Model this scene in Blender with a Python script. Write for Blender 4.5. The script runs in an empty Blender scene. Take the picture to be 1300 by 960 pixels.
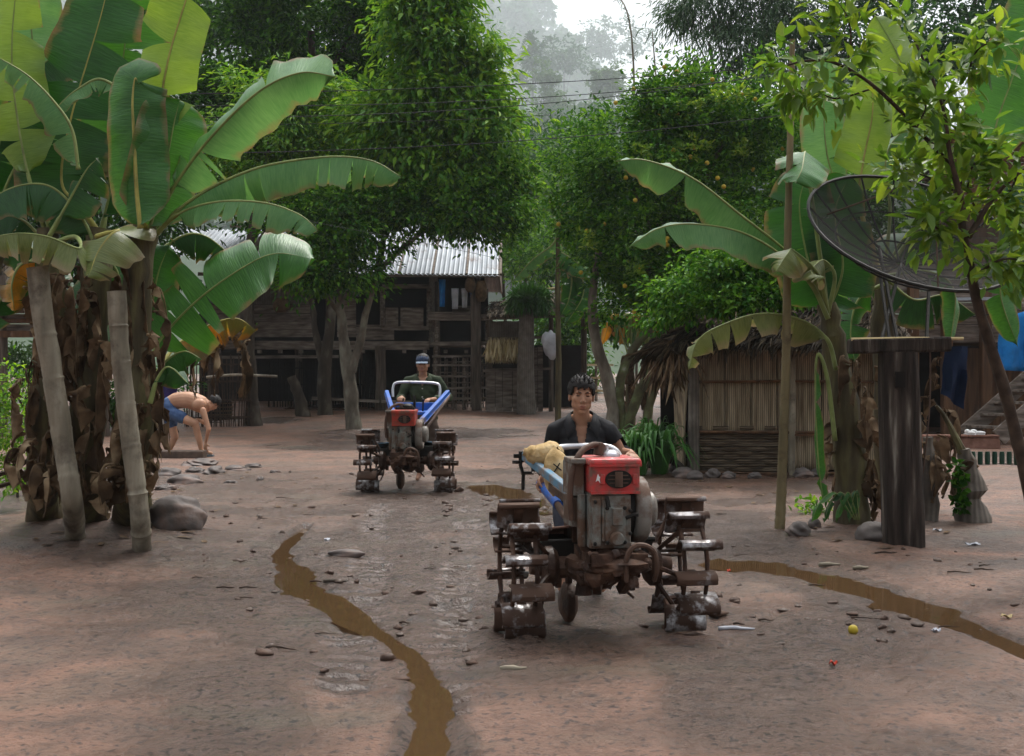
import bpy, bmesh, math, random
import numpy as np
from mathutils import Vector, Matrix, Euler
R = math.radians
random.seed(7)
rng = np.random.default_rng(7)
scene = bpy.context.scene
COL = scene.collection
# ---------------------------------------------------------------- camera model
F, CX, HY, CZ = 1600.0, 650.0, 470.0, 1.45
def W(px, py, d):
    """world point seen at photo pixel (px,py) at depth d metres"""
    return Vector(((px - CX) / F * d, d, CZ - (py - HY) / F * d))
def rise(y):
    return max(0.0, 0.02 * (min(y, 70) - 25))
def gd(py):
    k = (py - HY) / F
    d = CZ / k if k > 0.0001 else 1e9
    return d if d <= 25 else (CZ + .5) / (k + .02)
def G(px, py):
    d = gd(py)
    return Vector(((px - CX) / F * d, d, rise(d)))
# ---------------------------------------------------------------- noise
_tab = np.random.default_rng(3).random((256, 256))
def vnoise(x, y):
    x = np.asarray(x, float); y = np.asarray(y, float)
    xi = np.floor(x).astype(int); yi = np.floor(y).astype(int)
    fx = x - xi; fy = y - yi
    fx = fx * fx * (3 - 2 * fx); fy = fy * fy * (3 - 2 * fy)
    a = _tab[xi & 255, yi & 255]; b = _tab[(xi + 1) & 255, yi & 255]
    c = _tab[xi & 255, (yi + 1) & 255]; d = _tab[(xi + 1) & 255, (yi + 1) & 255]
    return (a + (b - a) * fx) * (1 - fy) + (c + (d - c) * fx) * fy - .5
def fbm(x, y, o=4):
    s = 0; a = 1.0
    for i in range(o):
        s = s + a * vnoise(x * 2 ** i + 17.3 * i, y * 2 ** i + 9.1 * i); a *= .5
    return s
def n3(p, s=1.0, k=0):
    return float(vnoise(p[0] * s + 31 + k, p[1] * s + p[2] * s * 1.3 + 57) + vnoise(p[2] * s + 11 + k, p[0] * s * .7 - p[1] * s + 5))
# ---------------------------------------------------------------- materials
def ramp_set(node, stops):
    cr = node.color_ramp
    while len(cr.elements) > 1: cr.elements.remove(cr.elements[-1])
    cr.elements[0].position = stops[0][0]; cr.elements[0].color = (*stops[0][1], 1)
    for p, c in stops[1:]:
        e = cr.elements.new(p); e.color = (*c, 1)
MATS = {}
def mat(name, stops, scale=4.0, stretch=(1, 1, 1), rough=.6, rough2=None, metal=0.0, bump=.3, bscale=None, detail=6,
        coord='Object', trans=0.0, island=0.0, bdist=.01, coat=0.0, dirt=None, dirt_scale=3.0, dirt_lo=.45, dirt_hi=.6, spec=.18, sss=0, wave=None):
    if name in MATS: return MATS[name]
    m = bpy.data.materials.new(name); m.use_nodes = True
    nt = m.node_tree; N = nt.nodes; L = nt.links
    bs = N['Principled BSDF']; out = N['Material Output']
    tc = N.new('ShaderNodeTexCoord'); mp = N.new('ShaderNodeMapping'); mp.inputs['Scale'].default_value = stretch
    L.new(tc.outputs[coord], mp.inputs['Vector'])
    nz = N.new('ShaderNodeTexNoise'); nz.inputs['Scale'].default_value = scale; nz.inputs['Detail'].default_value = detail
    L.new(mp.outputs[0], nz.inputs['Vector'])
    rp = N.new('ShaderNodeValToRGB'); ramp_set(rp, stops)
    fac = nz.outputs['Fac']
    if island:
        ge = N.new('ShaderNodeNewGeometry'); mx = N.new('ShaderNodeMix'); mx.inputs[0].default_value = island
        L.new(fac, mx.inputs[2]); L.new(ge.outputs['Random Per Island'], mx.inputs[3]); fac = mx.outputs[0]
    L.new(fac, rp.inputs[0]); col = rp.outputs[0]
    if wave:
        wv = N.new('ShaderNodeTexWave'); wv.inputs['Scale'].default_value = wave[0]; wv.bands_direction = wave[1]
        wv.inputs['Distortion'].default_value = wave[3]; wv.inputs['Detail'].default_value = 2
        L.new(tc.outputs[coord], wv.inputs['Vector'])
        mm = N.new('ShaderNodeMix'); mm.data_type = 'RGBA'; mm.blend_type = 'MULTIPLY'; mm.inputs[0].default_value = wave[2]
        L.new(col, mm.inputs[6]); L.new(wv.outputs['Color'], mm.inputs[7]); col = mm.outputs[2]
    if dirt:
        dn = N.new('ShaderNodeTexNoise'); dn.inputs['Scale'].default_value = dirt_scale; dn.inputs['Detail'].default_value = 8
        dn.inputs['Roughness'].default_value = .65
        L.new(tc.outputs['Object'], dn.inputs['Vector'])
        dr = N.new('ShaderNodeValToRGB'); ramp_set(dr, [(dirt_lo, (0, 0, 0)), (dirt_hi, (1, 1, 1))]); L.new(dn.outputs['Fac'], dr.inputs[0])
        dm = N.new('ShaderNodeMix'); dm.data_type = 'RGBA'; L.new(dr.outputs[0], dm.inputs[0])
        L.new(col, dm.inputs[6]); dm.inputs[7].default_value = (*dirt, 1); col = dm.outputs[2]
        if metal:
            mi = N.new('ShaderNodeMath'); mi.operation = 'MULTIPLY_ADD'; L.new(dr.outputs[0], mi.inputs[0]); mi.inputs[1].default_value = -metal; mi.inputs[2].default_value = metal
            L.new(mi.outputs[0], bs.inputs['Metallic'])
        ri = N.new('ShaderNodeMath'); ri.operation = 'MULTIPLY_ADD'; L.new(dr.outputs[0], ri.inputs[0]); ri.inputs[1].default_value = .75 - rough; ri.inputs[2].default_value = rough
        L.new(ri.outputs[0], bs.inputs['Roughness'])
    else:
        bs.inputs['Metallic'].default_value = metal
        bs.inputs['Roughness'].default_value = rough
        if rough2 is not None:
            mr = N.new('ShaderNodeMapRange'); L.new(nz.outputs['Fac'], mr.inputs[0]); mr.inputs[1].default_value = .35; mr.inputs[2].default_value = .65
            mr.inputs[3].default_value = rough; mr.inputs[4].default_value = rough2; L.new(mr.outputs[0], bs.inputs['Roughness'])
    L.new(col, bs.inputs['Base Color'])
    bs.inputs['Specular IOR Level'].default_value = spec
    if coat: bs.inputs['Coat Weight'].default_value = coat; bs.inputs['Coat Roughness'].default_value = .15
    if sss:
        bs.inputs['Subsurface Weight'].default_value = sss; bs.inputs['Subsurface Scale'].default_value = .01
    if bump:
        bn = N.new('ShaderNodeTexNoise'); bn.inputs['Scale'].default_value = bscale or scale * 3; bn.inputs['Detail'].default_value = 6
        L.new(mp.outputs[0], bn.inputs['Vector'])
        bp = N.new('ShaderNodeBump'); bp.inputs['Strength'].default_value = bump; bp.inputs['Distance'].default_value = bdist
        h = bn.outputs['Fac']
        if wave:
            ad = N.new('ShaderNodeMath'); ad.operation = 'ADD'; L.new(wv.outputs['Fac'], ad.inputs[0]); L.new(h, ad.inputs[1]); h = ad.outputs[0]
        L.new(h, bp.inputs['Height']); L.new(bp.outputs[0], bs.inputs['Normal'])
    if trans:
        tr = N.new('ShaderNodeBsdfTranslucent'); ms = N.new('ShaderNodeMixShader'); ms.inputs[0].default_value = trans
        hs = N.new('ShaderNodeHueSaturation'); hs.inputs['Value'].default_value = 1.6; hs.inputs['Hue'].default_value = .485
        L.new(col, hs.inputs['Color']); L.new(hs.outputs[0], tr.inputs['Color'])
        L.new(bs.outputs[0], ms.inputs[1]); L.new(tr.outputs[0], ms.inputs[2]); L.new(ms.outputs[0], out.inputs['Surface'])
    MATS[name] = m
    return m
def plain(name, c, **k):
    d = tuple(x * .7 for x in c); l = tuple(min(1, x * 1.25) for x in c)
    return mat(name, [(.3, d), (.7, l)], **k)
# ---------------------------------------------------------------- mesh builder
def frames(pts, hint=None):
    pts = [Vector(p) for p in pts]; n = len(pts); T = []
    for i in range(n):
        t = pts[min(i + 1, n - 1)] - pts[max(i - 1, 0)]
        T.append(t.normalized() if t.length > 1e-9 else Vector((0, 0, 1)))
    h = Vector(hint) if hint is not None else (Vector((1, 0, 0)) if abs(T[0].x) < .9 else Vector((0, 1, 0)))
    A = []
    for i in range(n):
        if hint is not None: h = Vector(hint)
        a = h - T[i] * h.dot(T[i])
        a = a.normalized() if a.length > 1e-6 else T[i].orthogonal().normalized()
        A.append(a); h = a
    return pts, T, A
def catmull(P, n, closed=False):
    P = [Vector(p) for p in P]; m = len(P); out = []
    if m == 2: return [P[0].lerp(P[1], i / (n - 1)) for i in range(n)]
    for i in range(n):
        u = i / (n - 1) * (m - 1); k = min(int(u), m - 2); t = u - k
        p1, p2 = P[k], P[k + 1]; p0 = P[k - 1] if k > 0 else p1 * 2 - p2; p3 = P[k + 2] if k + 2 < m else p2 * 2 - p1
        out.append(.5 * ((2 * p1) + (p2 - p0) * t + (2 * p0 - 5 * p1 + 4 * p2 - p3) * t * t + (3 * p1 - p0 - 3 * p2 + p3) * t ** 3))
    return out
class MB:
    def __init__(s): s.v = []; s.f = []; s.m = []; s.mi = 0; s.uv = None
    def add(s, vs, fs, uvs=None):
        n = len(s.v); s.v += [tuple(v) for v in vs]; s.f += [[i + n for i in f] for f in fs]; s.m += [s.mi] * len(fs)
        if uvs is not None:
            if s.uv is None: s.uv = []
            s.uv += uvs
        return s
    def box(s, c, size, rot=None, taper=1.0):
        x, y, z = size[0] / 2, size[1] / 2, size[2] / 2
        vs = [Vector((a * x * (taper if cc > 0 else 1), b * y * (taper if cc > 0 else 1), cc * z)) for cc in (-1, 1) for a, b in ((-1, -1), (1, -1), (1, 1), (-1, 1))]
        if rot is not None:
            M = rot if isinstance(rot, Matrix) else Euler(rot).to_matrix(); vs = [M @ v for v in vs]
        c = Vector(c)
        return s.add([v + c for v in vs], [(3, 2, 1, 0), (4, 5, 6, 7), (0, 1, 5, 4), (1, 2, 6, 5), (2, 3, 7, 6), (3, 0, 4, 7)])
    def beam(s, a, b, w, h, hint=(0, 0, 1)):
        a, b = Vector(a), Vector(b); t = (b - a).normalized(); u = Vector(hint); u = (u - t * u.dot(t))
        u = u.normalized() if u.length > 1e-5 else t.orthogonal().normalized(); r = t.cross(u)
        M = Matrix((r, t, u)).transposed()
        return s.box((a + b) / 2, (w, (b - a).length, h), M)
    def tube(s, pts, r, n=8, cap=True, hint=None, rough=0.0, closed=False):
        pts, T, A = frames(pts, hint); m = len(pts); vs = []; fs = []
        for i in range(m):
            ri = r[i] if isinstance(r, (list, tuple)) else r
            ra, rb = ri if isinstance(ri, (list, tuple)) else (ri, ri)
            B = T[i].cross(A[i])
            for k in range(n):
                a = 2 * math.pi * k / n; q = 1 + (rough * n3(pts[i] + A[i] * math.cos(a) * ra + B * math.sin(a) * rb, 1.2 / max(ra, 1e-4) * .5) if rough else 0)
                vs.append(pts[i] + A[i] * (ra * q * math.cos(a)) + B * (rb * q * math.sin(a)))
        for i in range(m - 1 if not closed else m):
            for k in range(n):
                a = i * n + k; b = i * n + (k + 1) % n; j = ((i + 1) % m)
                fs.append((a, b, j * n + (k + 1) % n, j * n + k))
        if cap and not closed:
            fs.append(list(range(n))[::-1]); fs.append([(m - 1) * n + k for k in range(n)])
        return s.add(vs, fs)
    def ball(s, c, r, M=None, seg=14, ring=9, rough=0.0, rs=2.0):
        c = Vector(c); r = r if isinstance(r, (tuple, list)) else (r, r, r); vs = []; fs = []
        for i in range(ring + 1):
            th = math.pi * i / ring
            for k in range(seg):
                a = 2 * math.pi * k / seg; u = Vector((math.sin(th) * math.cos(a), math.sin(th) * math.sin(a), math.cos(th)))
                q = 1 + (rough * n3((u * rs) + c * 3.1) if rough else 0)
                v = Vector((u.x * r[0] * q, u.y * r[1] * q, u.z * r[2] * q))
                if M is not None: v = M @ v
                vs.append(c + v)
        for i in range(ring):
            for k in range(seg):
                fs.append((i * seg + k, (i + 1) * seg + k, (i + 1) * seg + (k + 1) % seg, i * seg + (k + 1) % seg))
        return s.add(vs, fs)
    def cone(s, a, b, ra, rb, n=12):
        a, b = Vector(a), Vector(b); s.tube([a, b], [ra, rb], n); s.ball(a, ra, seg=n, ring=8); s.ball(b, rb, seg=n, ring=8); return s
    def lathe(s, prof, n=20, M=None, c=(0, 0, 0)):
        c = Vector(c); vs = []; fs = []
        for (r, z) in prof:
            for k in range(n):
                a = 2 * math.pi * k / n; v = Vector((r * math.cos(a), r * math.sin(a), z)); vs.append((M @ v if M is not None else v) + c)
        for i in range(len(prof) - 1):
            for k in range(n): fs.append((i * n + k, i * n + (k + 1) % n, (i + 1) * n + (k + 1) % n, (i + 1) * n + k))
        fs.append(list(range(n))[::-1]); fs.append([(len(prof) - 1) * n + k for k in range(n)])
        return s.add(vs, fs)
    def grid(s, fn, nu, nv, uv=False):
        vs = []; uvs = []; fs = []
        for i in range(nu + 1):
            for j in range(nv + 1):
                vs.append(fn(i / nu, j / nv))
        for i in range(nu):
            for j in range(nv):
                a = i * (nv + 1) + j; fs.append((a, a + 1, a + nv + 2, a + nv + 1))
        return s.add(vs, fs)
    def prism(s, poly, t, M=None, c=(0, 0, 0)):
        """poly in XZ, thickness t along Y"""
        n = len(poly); vs = [Vector((x, -t / 2, z)) for x, z in poly] + [Vector((x, t / 2, z)) for x, z in poly]
        if M is not None: vs = [M @ v for v in vs]
        c = Vector(c); fs = [list(range(n)), list(range(n, 2 * n))[::-1]] + [(i, i + n, (i + 1) % n + n, (i + 1) % n) for i in range(n)]
        return s.add([v + c for v in vs], fs)
    def data(s, name, mats, smooth=True, origin=None):
        me = bpy.data.meshes.new(name)
        v = s.v
        if origin is not None: o = origin; v = [(a - o[0], b - o[1], c - o[2]) for a, b, c in v]
        me.from_pydata(v, [], s.f)
        for m in (mats if isinstance(mats, (list, tuple)) else [mats]): me.materials.append(m)
        if any(s.m): me.polygons.foreach_set('material_index', s.m)
        me.polygons.foreach_set('use_smooth', [bool(smooth)] * len(me.polygons))
        if s.uv is not None and len(s.uv) == len(s.v):
            ul = me.uv_layers.new(name='UVMap'); li = np.empty(len(me.loops), int); me.loops.foreach_get('vertex_index', li)
            ul.data.foreach_set('uv', np.array(s.uv, float)[li].ravel())
        me.update()
        return me
    def build(s, name, mats, parent=None, smooth=True, bev=0.0, origin=None, sharp=40, loc=None):
        if origin is None and parent is not None and parent.get('_w'): origin = parent.matrix_world.translation if False else Vector(parent['_w'])
        me = s.data(name, mats, smooth, origin); o = bpy.data.objects.new(name, me); COL.objects.link(o)
        if parent is not None:
            o.parent = parent
            if parent.get('_w'): o['_w'] = list(parent['_w'])
        if loc is not None: o.location = loc
        if smooth and sharp: sharpen(me, sharp)
        if bev:
            b = o.modifiers.new('bevel', 'BEVEL'); b.width = bev; b.segments = 2; b.limit_method = 'ANGLE'; b.angle_limit = R(35)
        return o
def sharpen(me, deg):
    bm = bmesh.new(); bm.from_mesh(me); lim = R(deg)
    for e in bm.edges:
        if len(e.link_faces) == 2 and e.calc_face_angle(0) > lim: e.smooth = False
    bm.to_mesh(me); bm.free()
def tag(o, label=None, cat=None, group=None, kind=None):
    if label: o['label'] = label
    if cat: o['category'] = cat
    if group: o['group'] = group
    if kind: o['kind'] = kind
    return o
def thing(name, label, cat, loc=(0, 0, 0), group=None, world=False, rz=0):
    """Empty at the base.  world=True: children are given in world coordinates"""
    o = bpy.data.objects.new(name, None); COL.objects.link(o); o.location = loc; o.rotation_euler = (0, 0, rz); o.empty_display_size = .1
    if world: o['_w'] = list(loc)
    return tag(o, label, cat, group)
def solo(mb, name, mats, label, cat, loc=(0, 0, 0), group=None, world=False, **k):
    o = mb.build(name, mats, None, origin=Vector(loc) if world else None, **k); o.location = loc
    return tag(o, label, cat, group)
def dup(root, loc=None, rz=None, scale=None, label=None):
    r = root.copy(); COL.objects.link(r)
    if loc is not None: r.location = loc
    if rz is not None: r.rotation_euler = (r.rotation_euler[0], r.rotation_euler[1], rz)
    if scale is not None: r.scale = scale if isinstance(scale, (tuple, list)) else (scale,) * 3
    if label: r['label'] = label
    for ch in list(root.children):
        c = ch.copy(); COL.objects.link(c); c.parent = r
        for g in list(ch.children):
            q = g.copy(); COL.objects.link(q); q.parent = c
    return r
def fuse(mb, voxel, smooth=3, keep=None, disp=None, name='tmp'):
    """voxel-remesh everything in mb to one continuous surface; returns MB"""
    me = mb.data(name, []); o = bpy.data.objects.new(name, me); COL.objects.link(o)
    r = o.modifiers.new('r', 'REMESH'); r.mode = 'VOXEL'; r.voxel_size = voxel; r.adaptivity = 0
    if smooth:
        sm = o.modifiers.new('s', 'SMOOTH'); sm.iterations = smooth; sm.factor = .5
    bpy.context.view_layer.update()
    dg = bpy.context.evaluated_depsgraph_get(); ev = o.evaluated_get(dg); m2 = bpy.data.meshes.new_from_object(ev)
    out = MB(); vs = [v.co.copy() for v in m2.vertices]; ns = [v.normal.copy() for v in m2.vertices]
    if disp: vs = [disp(v, n) for v, n in zip(vs, ns)]
    fs = [list(p.vertices) for p in m2.polygons]
    if keep:
        kk = [keep(v) for v in vs]; fs = [f for f in fs if all(kk[i] for i in f)]
        used = sorted({i for f in fs for i in f}); mp = {i: j for j, i in enumerate(used)}; vs = [vs[i] for i in used]; fs = [[mp[i] for i in f] for f in fs]
    out.add(vs, fs); bpy.data.objects.remove(o); bpy.data.meshes.remove(me); bpy.data.meshes.remove(m2)
    return out
# ---------------------------------------------------------------- foliage
def leaf_obj(name, P, D, Nn, L, Wd, m, parent=None, world=None, fold=.25):
    """P base points, D directions, Nn normals: one kite-shaped folded leaf each"""
    n = len(P); D = D / (np.linalg.norm(D, axis=1, keepdims=True) + 1e-9); S = np.cross(D, Nn); S /= (np.linalg.norm(S, axis=1, keepdims=True) + 1e-9)
    Nn = np.cross(S, D); L = np.broadcast_to(L, (n,))[:, None]; Wd = np.broadcast_to(Wd, (n,))[:, None]
    V = np.empty((n, 6, 3)); up = Nn * Wd * fold
    V[:, 0] = P; V[:, 1] = P + D * L * .35 + S * Wd * .5 + up; V[:, 2] = P + D * L * .72 + S * Wd * .34 + up * .6 - Nn * L * .03
    V[:, 3] = P + D * L - Nn * L * .12; V[:, 4] = P + D * L * .72 - S * Wd * .34 + up * .6 - Nn * L * .03; V[:, 5] = P + D * L * .35 - S * Wd * .5 + up
    if world is not None: V -= np.array(world)
    me = bpy.data.meshes.new(name); me.vertices.add(n * 6); me.vertices.foreach_set('co', V.ravel())
    b = np.arange(n)[:, None] * 6; loops = (b + np.array([0, 1, 2, 3, 0, 3, 4, 5])).ravel()
    me.loops.add(n * 8); me.loops.foreach_set('vertex_index', loops)
    me.polygons.add(n * 2); me.polygons.foreach_set('loop_start', np.arange(n * 2) * 4); me.polygons.foreach_set('loop_total', np.full(n * 2, 4))
    me.materials.append(m); me.update(); me.validate()
    o = bpy.data.objects.new(name, me); COL.objects.link(o)
    if parent is not None: o.parent = parent
    return o
def unit(n):
    v = rng.normal(size=(n, 3)); return v / np.linalg.norm(v, axis=1, keepdims=True)
def crown_points(blobs, n, clump=.28, per=34, inner=.55, low=-.75, gaps=True):
    """blobs: (centre, (rx,ry,rz)); leaves gathered in clumps through the outer shell of each blob"""
    w = np.array([b[1][0] * b[1][2] + b[1][0] * b[1][1] for b in blobs]); w = w / w.sum(); Ps = []; Os = []
    for b, wi in zip(blobs, w):
        nc = max(3, int(n * wi / per)); u = unit(nc); u[:, 2] = np.where(u[:, 2] < low, -u[:, 2], u[:, 2])
        rr = (1 + 1.0 * vnoise(u[:, 0] * 2.3 + b[0][0] * 3, u[:, 1] * 2.3 + u[:, 2] * 2.9 + b[0][2] * 3))[:, None] * (inner + (1.08 - inner) * rng.random(nc) ** .6)[:, None]; c = np.array(b[0]) + u * np.array(b[1]) * rr
        if gaps:
            q = c / (min(b[1]) * .62 + 1e-6); hol = vnoise(q[:, 0] + 5, q[:, 2] + q[:, 1] * .6) + .5 * vnoise(q[:, 0] * 2.3 + 9, q[:, 2] * 2.3); ok = hol > -.10; c = c[ok]; u = u[ok]; nc = len(c)
        cr = clump * (0.4 + rng.random(nc) * 1.3)
        k = rng.integers(int(per * .5), int(per * 1.5), nc); idx = np.repeat(np.arange(nc), k)
        off = rng.normal(size=(len(idx), 3)) * cr[idx][:, None] * np.array([.75, .75, .45])
        Ps.append(c[idx] + off); Os.append(u[idx] * .5 + off / (cr[idx][:, None] + 1e-6) * .5)
    return np.concatenate(Ps), np.concatenate(Os)
def crown(name, blobs, n, L, Wd, m, parent, world, clump=.28, droop=.3, per=34, inner=.55, fold=.25, low=-.75):
    P, O = crown_points(blobs, n, clump, per, inner, low); k = len(P)
    D = O + unit(k) * .7 + np.array([0, 0, -droop]); Nn = unit(k) * .6 + np.array([0, 0, 1.0]) + O * .4
    s = rng.uniform(.6, 1.25, k)
    return leaf_obj(name, P, D, Nn, L * s, Wd * s, m, parent, world, fold)
def trunk_mb(mb, pts, r0, r1, n=10, seg=14, rough=.25):
    P = catmull(pts, seg); rs = [r0 + (r1 - r0) * (i / (seg - 1)) ** .8 for i in range(seg)]
    rs[0] *= 1.35; rs[1] *= 1.1
    mb.tube(P, rs, n, rough=rough)
# ================================================================ camera, world, light
cam = bpy.data.cameras.new('camera'); co = bpy.data.objects.new('camera', cam); COL.objects.link(co); scene.camera = co
co.location = (0, 0, CZ); co.rotation_euler = (R(90), 0, 0); cam.sensor_width = 36; cam.lens = F / 1300 * 36
cam.shift_y = -(480 - HY) / 1300; cam.clip_end = 6000; cam.clip_start = .1
world = bpy.data.worlds.new('World'); scene.world = world; world.use_nodes = True
wn = world.node_tree; bg = wn.nodes['Background']
sky = wn.nodes.new('ShaderNodeTexSky'); sky.sky_type = 'NISHITA'; sky.sun_disc = False
SUN_EL, SUN_AZ = 62, 20      # high sun behind cloud, beyond the village
sky.sun_elevation = R(SUN_EL); sky.sun_rotation = R(SUN_AZ); sky.air_density = 1.0; sky.dust_density = 7.0; sky.ozone_density = 1.0; sky.altitude = 600
hs = wn.nodes.new('ShaderNodeHueSaturation'); hs.inputs['Saturation'].default_value = .25
wn.links.new(sky.outputs[0], hs.inputs['Color'])
# overcast: the cloud deck is brightest overhead and dimmer towards the horizon
_tc = wn.nodes.new('ShaderNodeTexCoord'); _sp = wn.nodes.new('ShaderNodeSeparateXYZ'); wn.links.new(_tc.outputs['Generated'], _sp.inputs[0])
_mr = wn.nodes.new('ShaderNodeMapRange'); _mr.inputs[1].default_value = 0; _mr.inputs[2].default_value = 1; _mr.inputs[3].default_value = .36; _mr.inputs[4].default_value = 2.5; wn.links.new(_sp.outputs[2], _mr.inputs[0])
_vm = wn.nodes.new('ShaderNodeVectorMath'); _vm.operation = 'SCALE'; wn.links.new(hs.outputs[0], _vm.inputs[0]); wn.links.new(_mr.outputs[0], _vm.inputs['Scale']); wn.links.new(_vm.outputs[0], bg.inputs['Color']); bg.inputs['Strength'].default_value = .11
sl = bpy.data.lights.new('sun', 'SUN'); so = bpy.data.objects.new('sun', sl); COL.objects.link(so)
sl.energy = 1.2; sl.angle = R(18); sl.color = (1, .95, .87)
az = R(SUN_AZ); el = R(SUN_EL); sd = Vector((math.sin(az) * math.cos(el), math.cos(az) * math.cos(el), math.sin(el)))
so.rotation_euler = (-sd).to_track_quat('-Z', 'Y').to_euler(); so.location = (0, 10, 30)
scene.view_settings.view_transform = 'Standard'; scene.view_settings.look = 'None'; scene.view_settings.gamma = 1
scene.view_settings.exposure = .92
try:
    cy = scene.cycles; cy.max_bounces = 5; cy.diffuse_bounces = 3; cy.glossy_bounces = 2; cy.transmission_bounces = 4; cy.transparent_max_bounces = 16; cy.volume_bounces = 1
    cy.volume_step_rate = 10; cy.use_denoising = True; cy.sample_clamp_indirect = 4
except Exception as e: print(e)
# ================================================================ materials
M_leafD = mat('dark_leaf', [(.0, (.005, .026, .002)), (.5, (.018, .08, .005)), (1, (.075, .20, .012))], scale=.5, island=.75, rough=.5, bump=0, trans=.3, spec=.08)
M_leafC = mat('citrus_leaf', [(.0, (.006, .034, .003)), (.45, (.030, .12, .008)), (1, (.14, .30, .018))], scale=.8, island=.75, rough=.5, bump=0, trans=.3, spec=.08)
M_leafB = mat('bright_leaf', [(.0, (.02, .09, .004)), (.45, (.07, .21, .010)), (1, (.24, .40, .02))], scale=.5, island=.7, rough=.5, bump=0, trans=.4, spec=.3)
M_leafY = mat('young_leaf', [(.0, (.035, .105, .008)), (.5, (.09, .19, .012)), (.85, (.19, .28, .018)), (1, (.30, .25, .02))], scale=1.5, island=.65, rough=.42, bump=0, trans=.45, spec=.4)
M_leafF = mat('forest_leaf', [(.0, (.006, .035, .010)), (.5, (.022, .085, .018)), (1, (.06, .16, .03))], scale=.02, island=.5, rough=.6, bump=0, trans=.2)
M_leafG = mat('forest_light_leaf', [(.0, (.03, .08, .02)), (.5, (.06, .14, .03)), (1, (.10, .18, .04))], scale=.02, island=.6, rough=.6, bump=0, trans=.25)
M_bamboo_leaf = mat('bamboo_leaf', [(.0, (.012, .04, .014)), (.6, (.03, .08, .025)), (1, (.07, .14, .04))], scale=.3, island=.7, rough=.5, bump=0, trans=.3)
M_grass = mat('blade_leaf', [(.0, (.015, .06, .01)), (.6, (.04, .13, .02)), (1, (.09, .2, .03))], scale=3, island=.5, rough=.4, bump=0, trans=.25)
M_bark = mat('pale_bark', [(.3, (.05, .042, .03)), (.5, (.12, .10, .075)), (.68, (.22, .21, .16))], scale=5, stretch=(1, 1, .45), rough=.85, bump=.8, bscale=18, bdist=.02)
M_barkD = mat('dark_bark', [(.3, (.022, .017, .012)), (.55, (.055, .042, .03)), (.72, (.12, .11, .085))], scale=5, stretch=(1, 1, .4), rough=.85, bump=.8, bscale=18, bdist=.02)
M_barkM = mat('mossy_bark', [(.3, (.035, .03, .018)), (.5, (.07, .068, .032)), (.62, (.10, .12, .05)), (.75, (.25, .25, .20))], scale=4, rough=.9, bump=.9, bscale=16, bdist=.02)
M_twig = mat('twig_bark', [(.3, (.02, .012, .008)), (.7, (.07, .045, .03))], scale=12, rough=.8, bump=.4)
M_pole = mat('bamboo_pole', [(.3, (.10, .085, .06)), (.55, (.21, .18, .13)), (.75, (.32, .29, .22))], scale=3, stretch=(3, 3, .5), rough=.6, bump=.4, dirt=(.05, .035, .025), dirt_scale=4, dirt_lo=.5, dirt_hi=.75)
M_poleY = mat('greenish_pole', [(.3, (.10, .08, .04)), (.6, (.19, .15, .075)), (.8, (.26, .23, .14))], scale=3, stretch=(3, 3, .5), rough=.55, bump=.4, dirt=(.045, .03, .02), dirt_scale=5, dirt_lo=.52, dirt_hi=.75)
M_wood = mat('weathered_wood', [(.3, (.06, .045, .035)), (.5, (.15, .12, .095)), (.72, (.27, .225, .19))], scale=2.5, stretch=(1, 6, 6), rough=.8, bump=.6, bscale=7, bdist=.01)
M_woodV = mat('weathered_post', [(.3, (.04, .03, .022)), (.5, (.095, .072, .055)), (.72, (.18, .145, .115))], scale=2.5, stretch=(6, 6, .6), rough=.8, bump=.7, bscale=7, bdist=.015)
M_woodD = mat('old_black_wood', [(.34, (.010, .007, .005)), (.5, (.03, .021, .016)), (.62, (.065, .05, .04)), (.72, (.22, .20, .165))], scale=3, stretch=(5, 5, .5), rough=.7, bump=1, bscale=9, bdist=.02)
M_woodR = mat('brown_plank', [(.3, (.05, .026, .014)), (.6, (.13, .068, .034)), (.8, (.2, .11, .06))], scale=2, stretch=(5, 5, .5), rough=.65, bump=.5, bscale=8)
M_dark = plain('dark_wood_and_shade', (.009, .007, .006), scale=4, rough=.85, bump=.4)  # near-black colour stands in for deep shade on inner and back walls
M_tin = mat('corrugated_tin', [(.3, (.17, .19, .21)), (.6, (.30, .33, .36)), (.8, (.40, .43, .46))], scale=.8, rough=.45, bump=.05, metal=.25, dirt=(.16, .11, .08), dirt_scale=1.2, dirt_lo=.55, dirt_hi=.75)
M_thatch = mat('thatch', [(.3, (.022, .016, .010)), (.6, (.06, .045, .028)), (.8, (.14, .105, .065))], scale=6, island=.6, stretch=(1, 1, 1), rough=.9, bump=.5)
M_straw = mat('pale_straw', [(.2, (.25, .18, .08)), (.6, (.48, .38, .20)), (.9, (.62, .52, .33))], scale=6, island=.7, rough=.8, bump=.3)
M_woven = mat('woven_bamboo', [(.3, (.14, .10, .06)), (.5, (.30, .235, .15)), (.7, (.46, .37, .25))], scale=3, stretch=(9, 9, .5), rough=.7, bump=.7, bscale=6, wave=(11, 'X', .55, 1.5))
M_wovenH = mat('woven_slats', [(.3, (.07, .048, .03)), (.5, (.14, .10, .065)), (.7, (.22, .17, .115))], scale=3, stretch=(.6, .6, 9), rough=.75, bump=.7, bscale=6, wave=(9, 'Z', .6, 2))
M_mat = mat('grey_matting', [(.3, (.09, .075, .06)), (.6, (.17, .145, .12)), (.8, (.24, .21, .18))], scale=5, rough=.8, bump=.5, wave=(6, 'X', .35, 2))
M_rock = mat('boulder_rock', [(.3, (.06, .05, .045)), (.55, (.13, .11, .10)), (.75, (.22, .18, .165))], scale=4, rough=.6, bump=.6, bscale=12, bdist=.02, dirt=(.15, .09, .065), dirt_scale=3, dirt_lo=.5, dirt_hi=.7)
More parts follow.
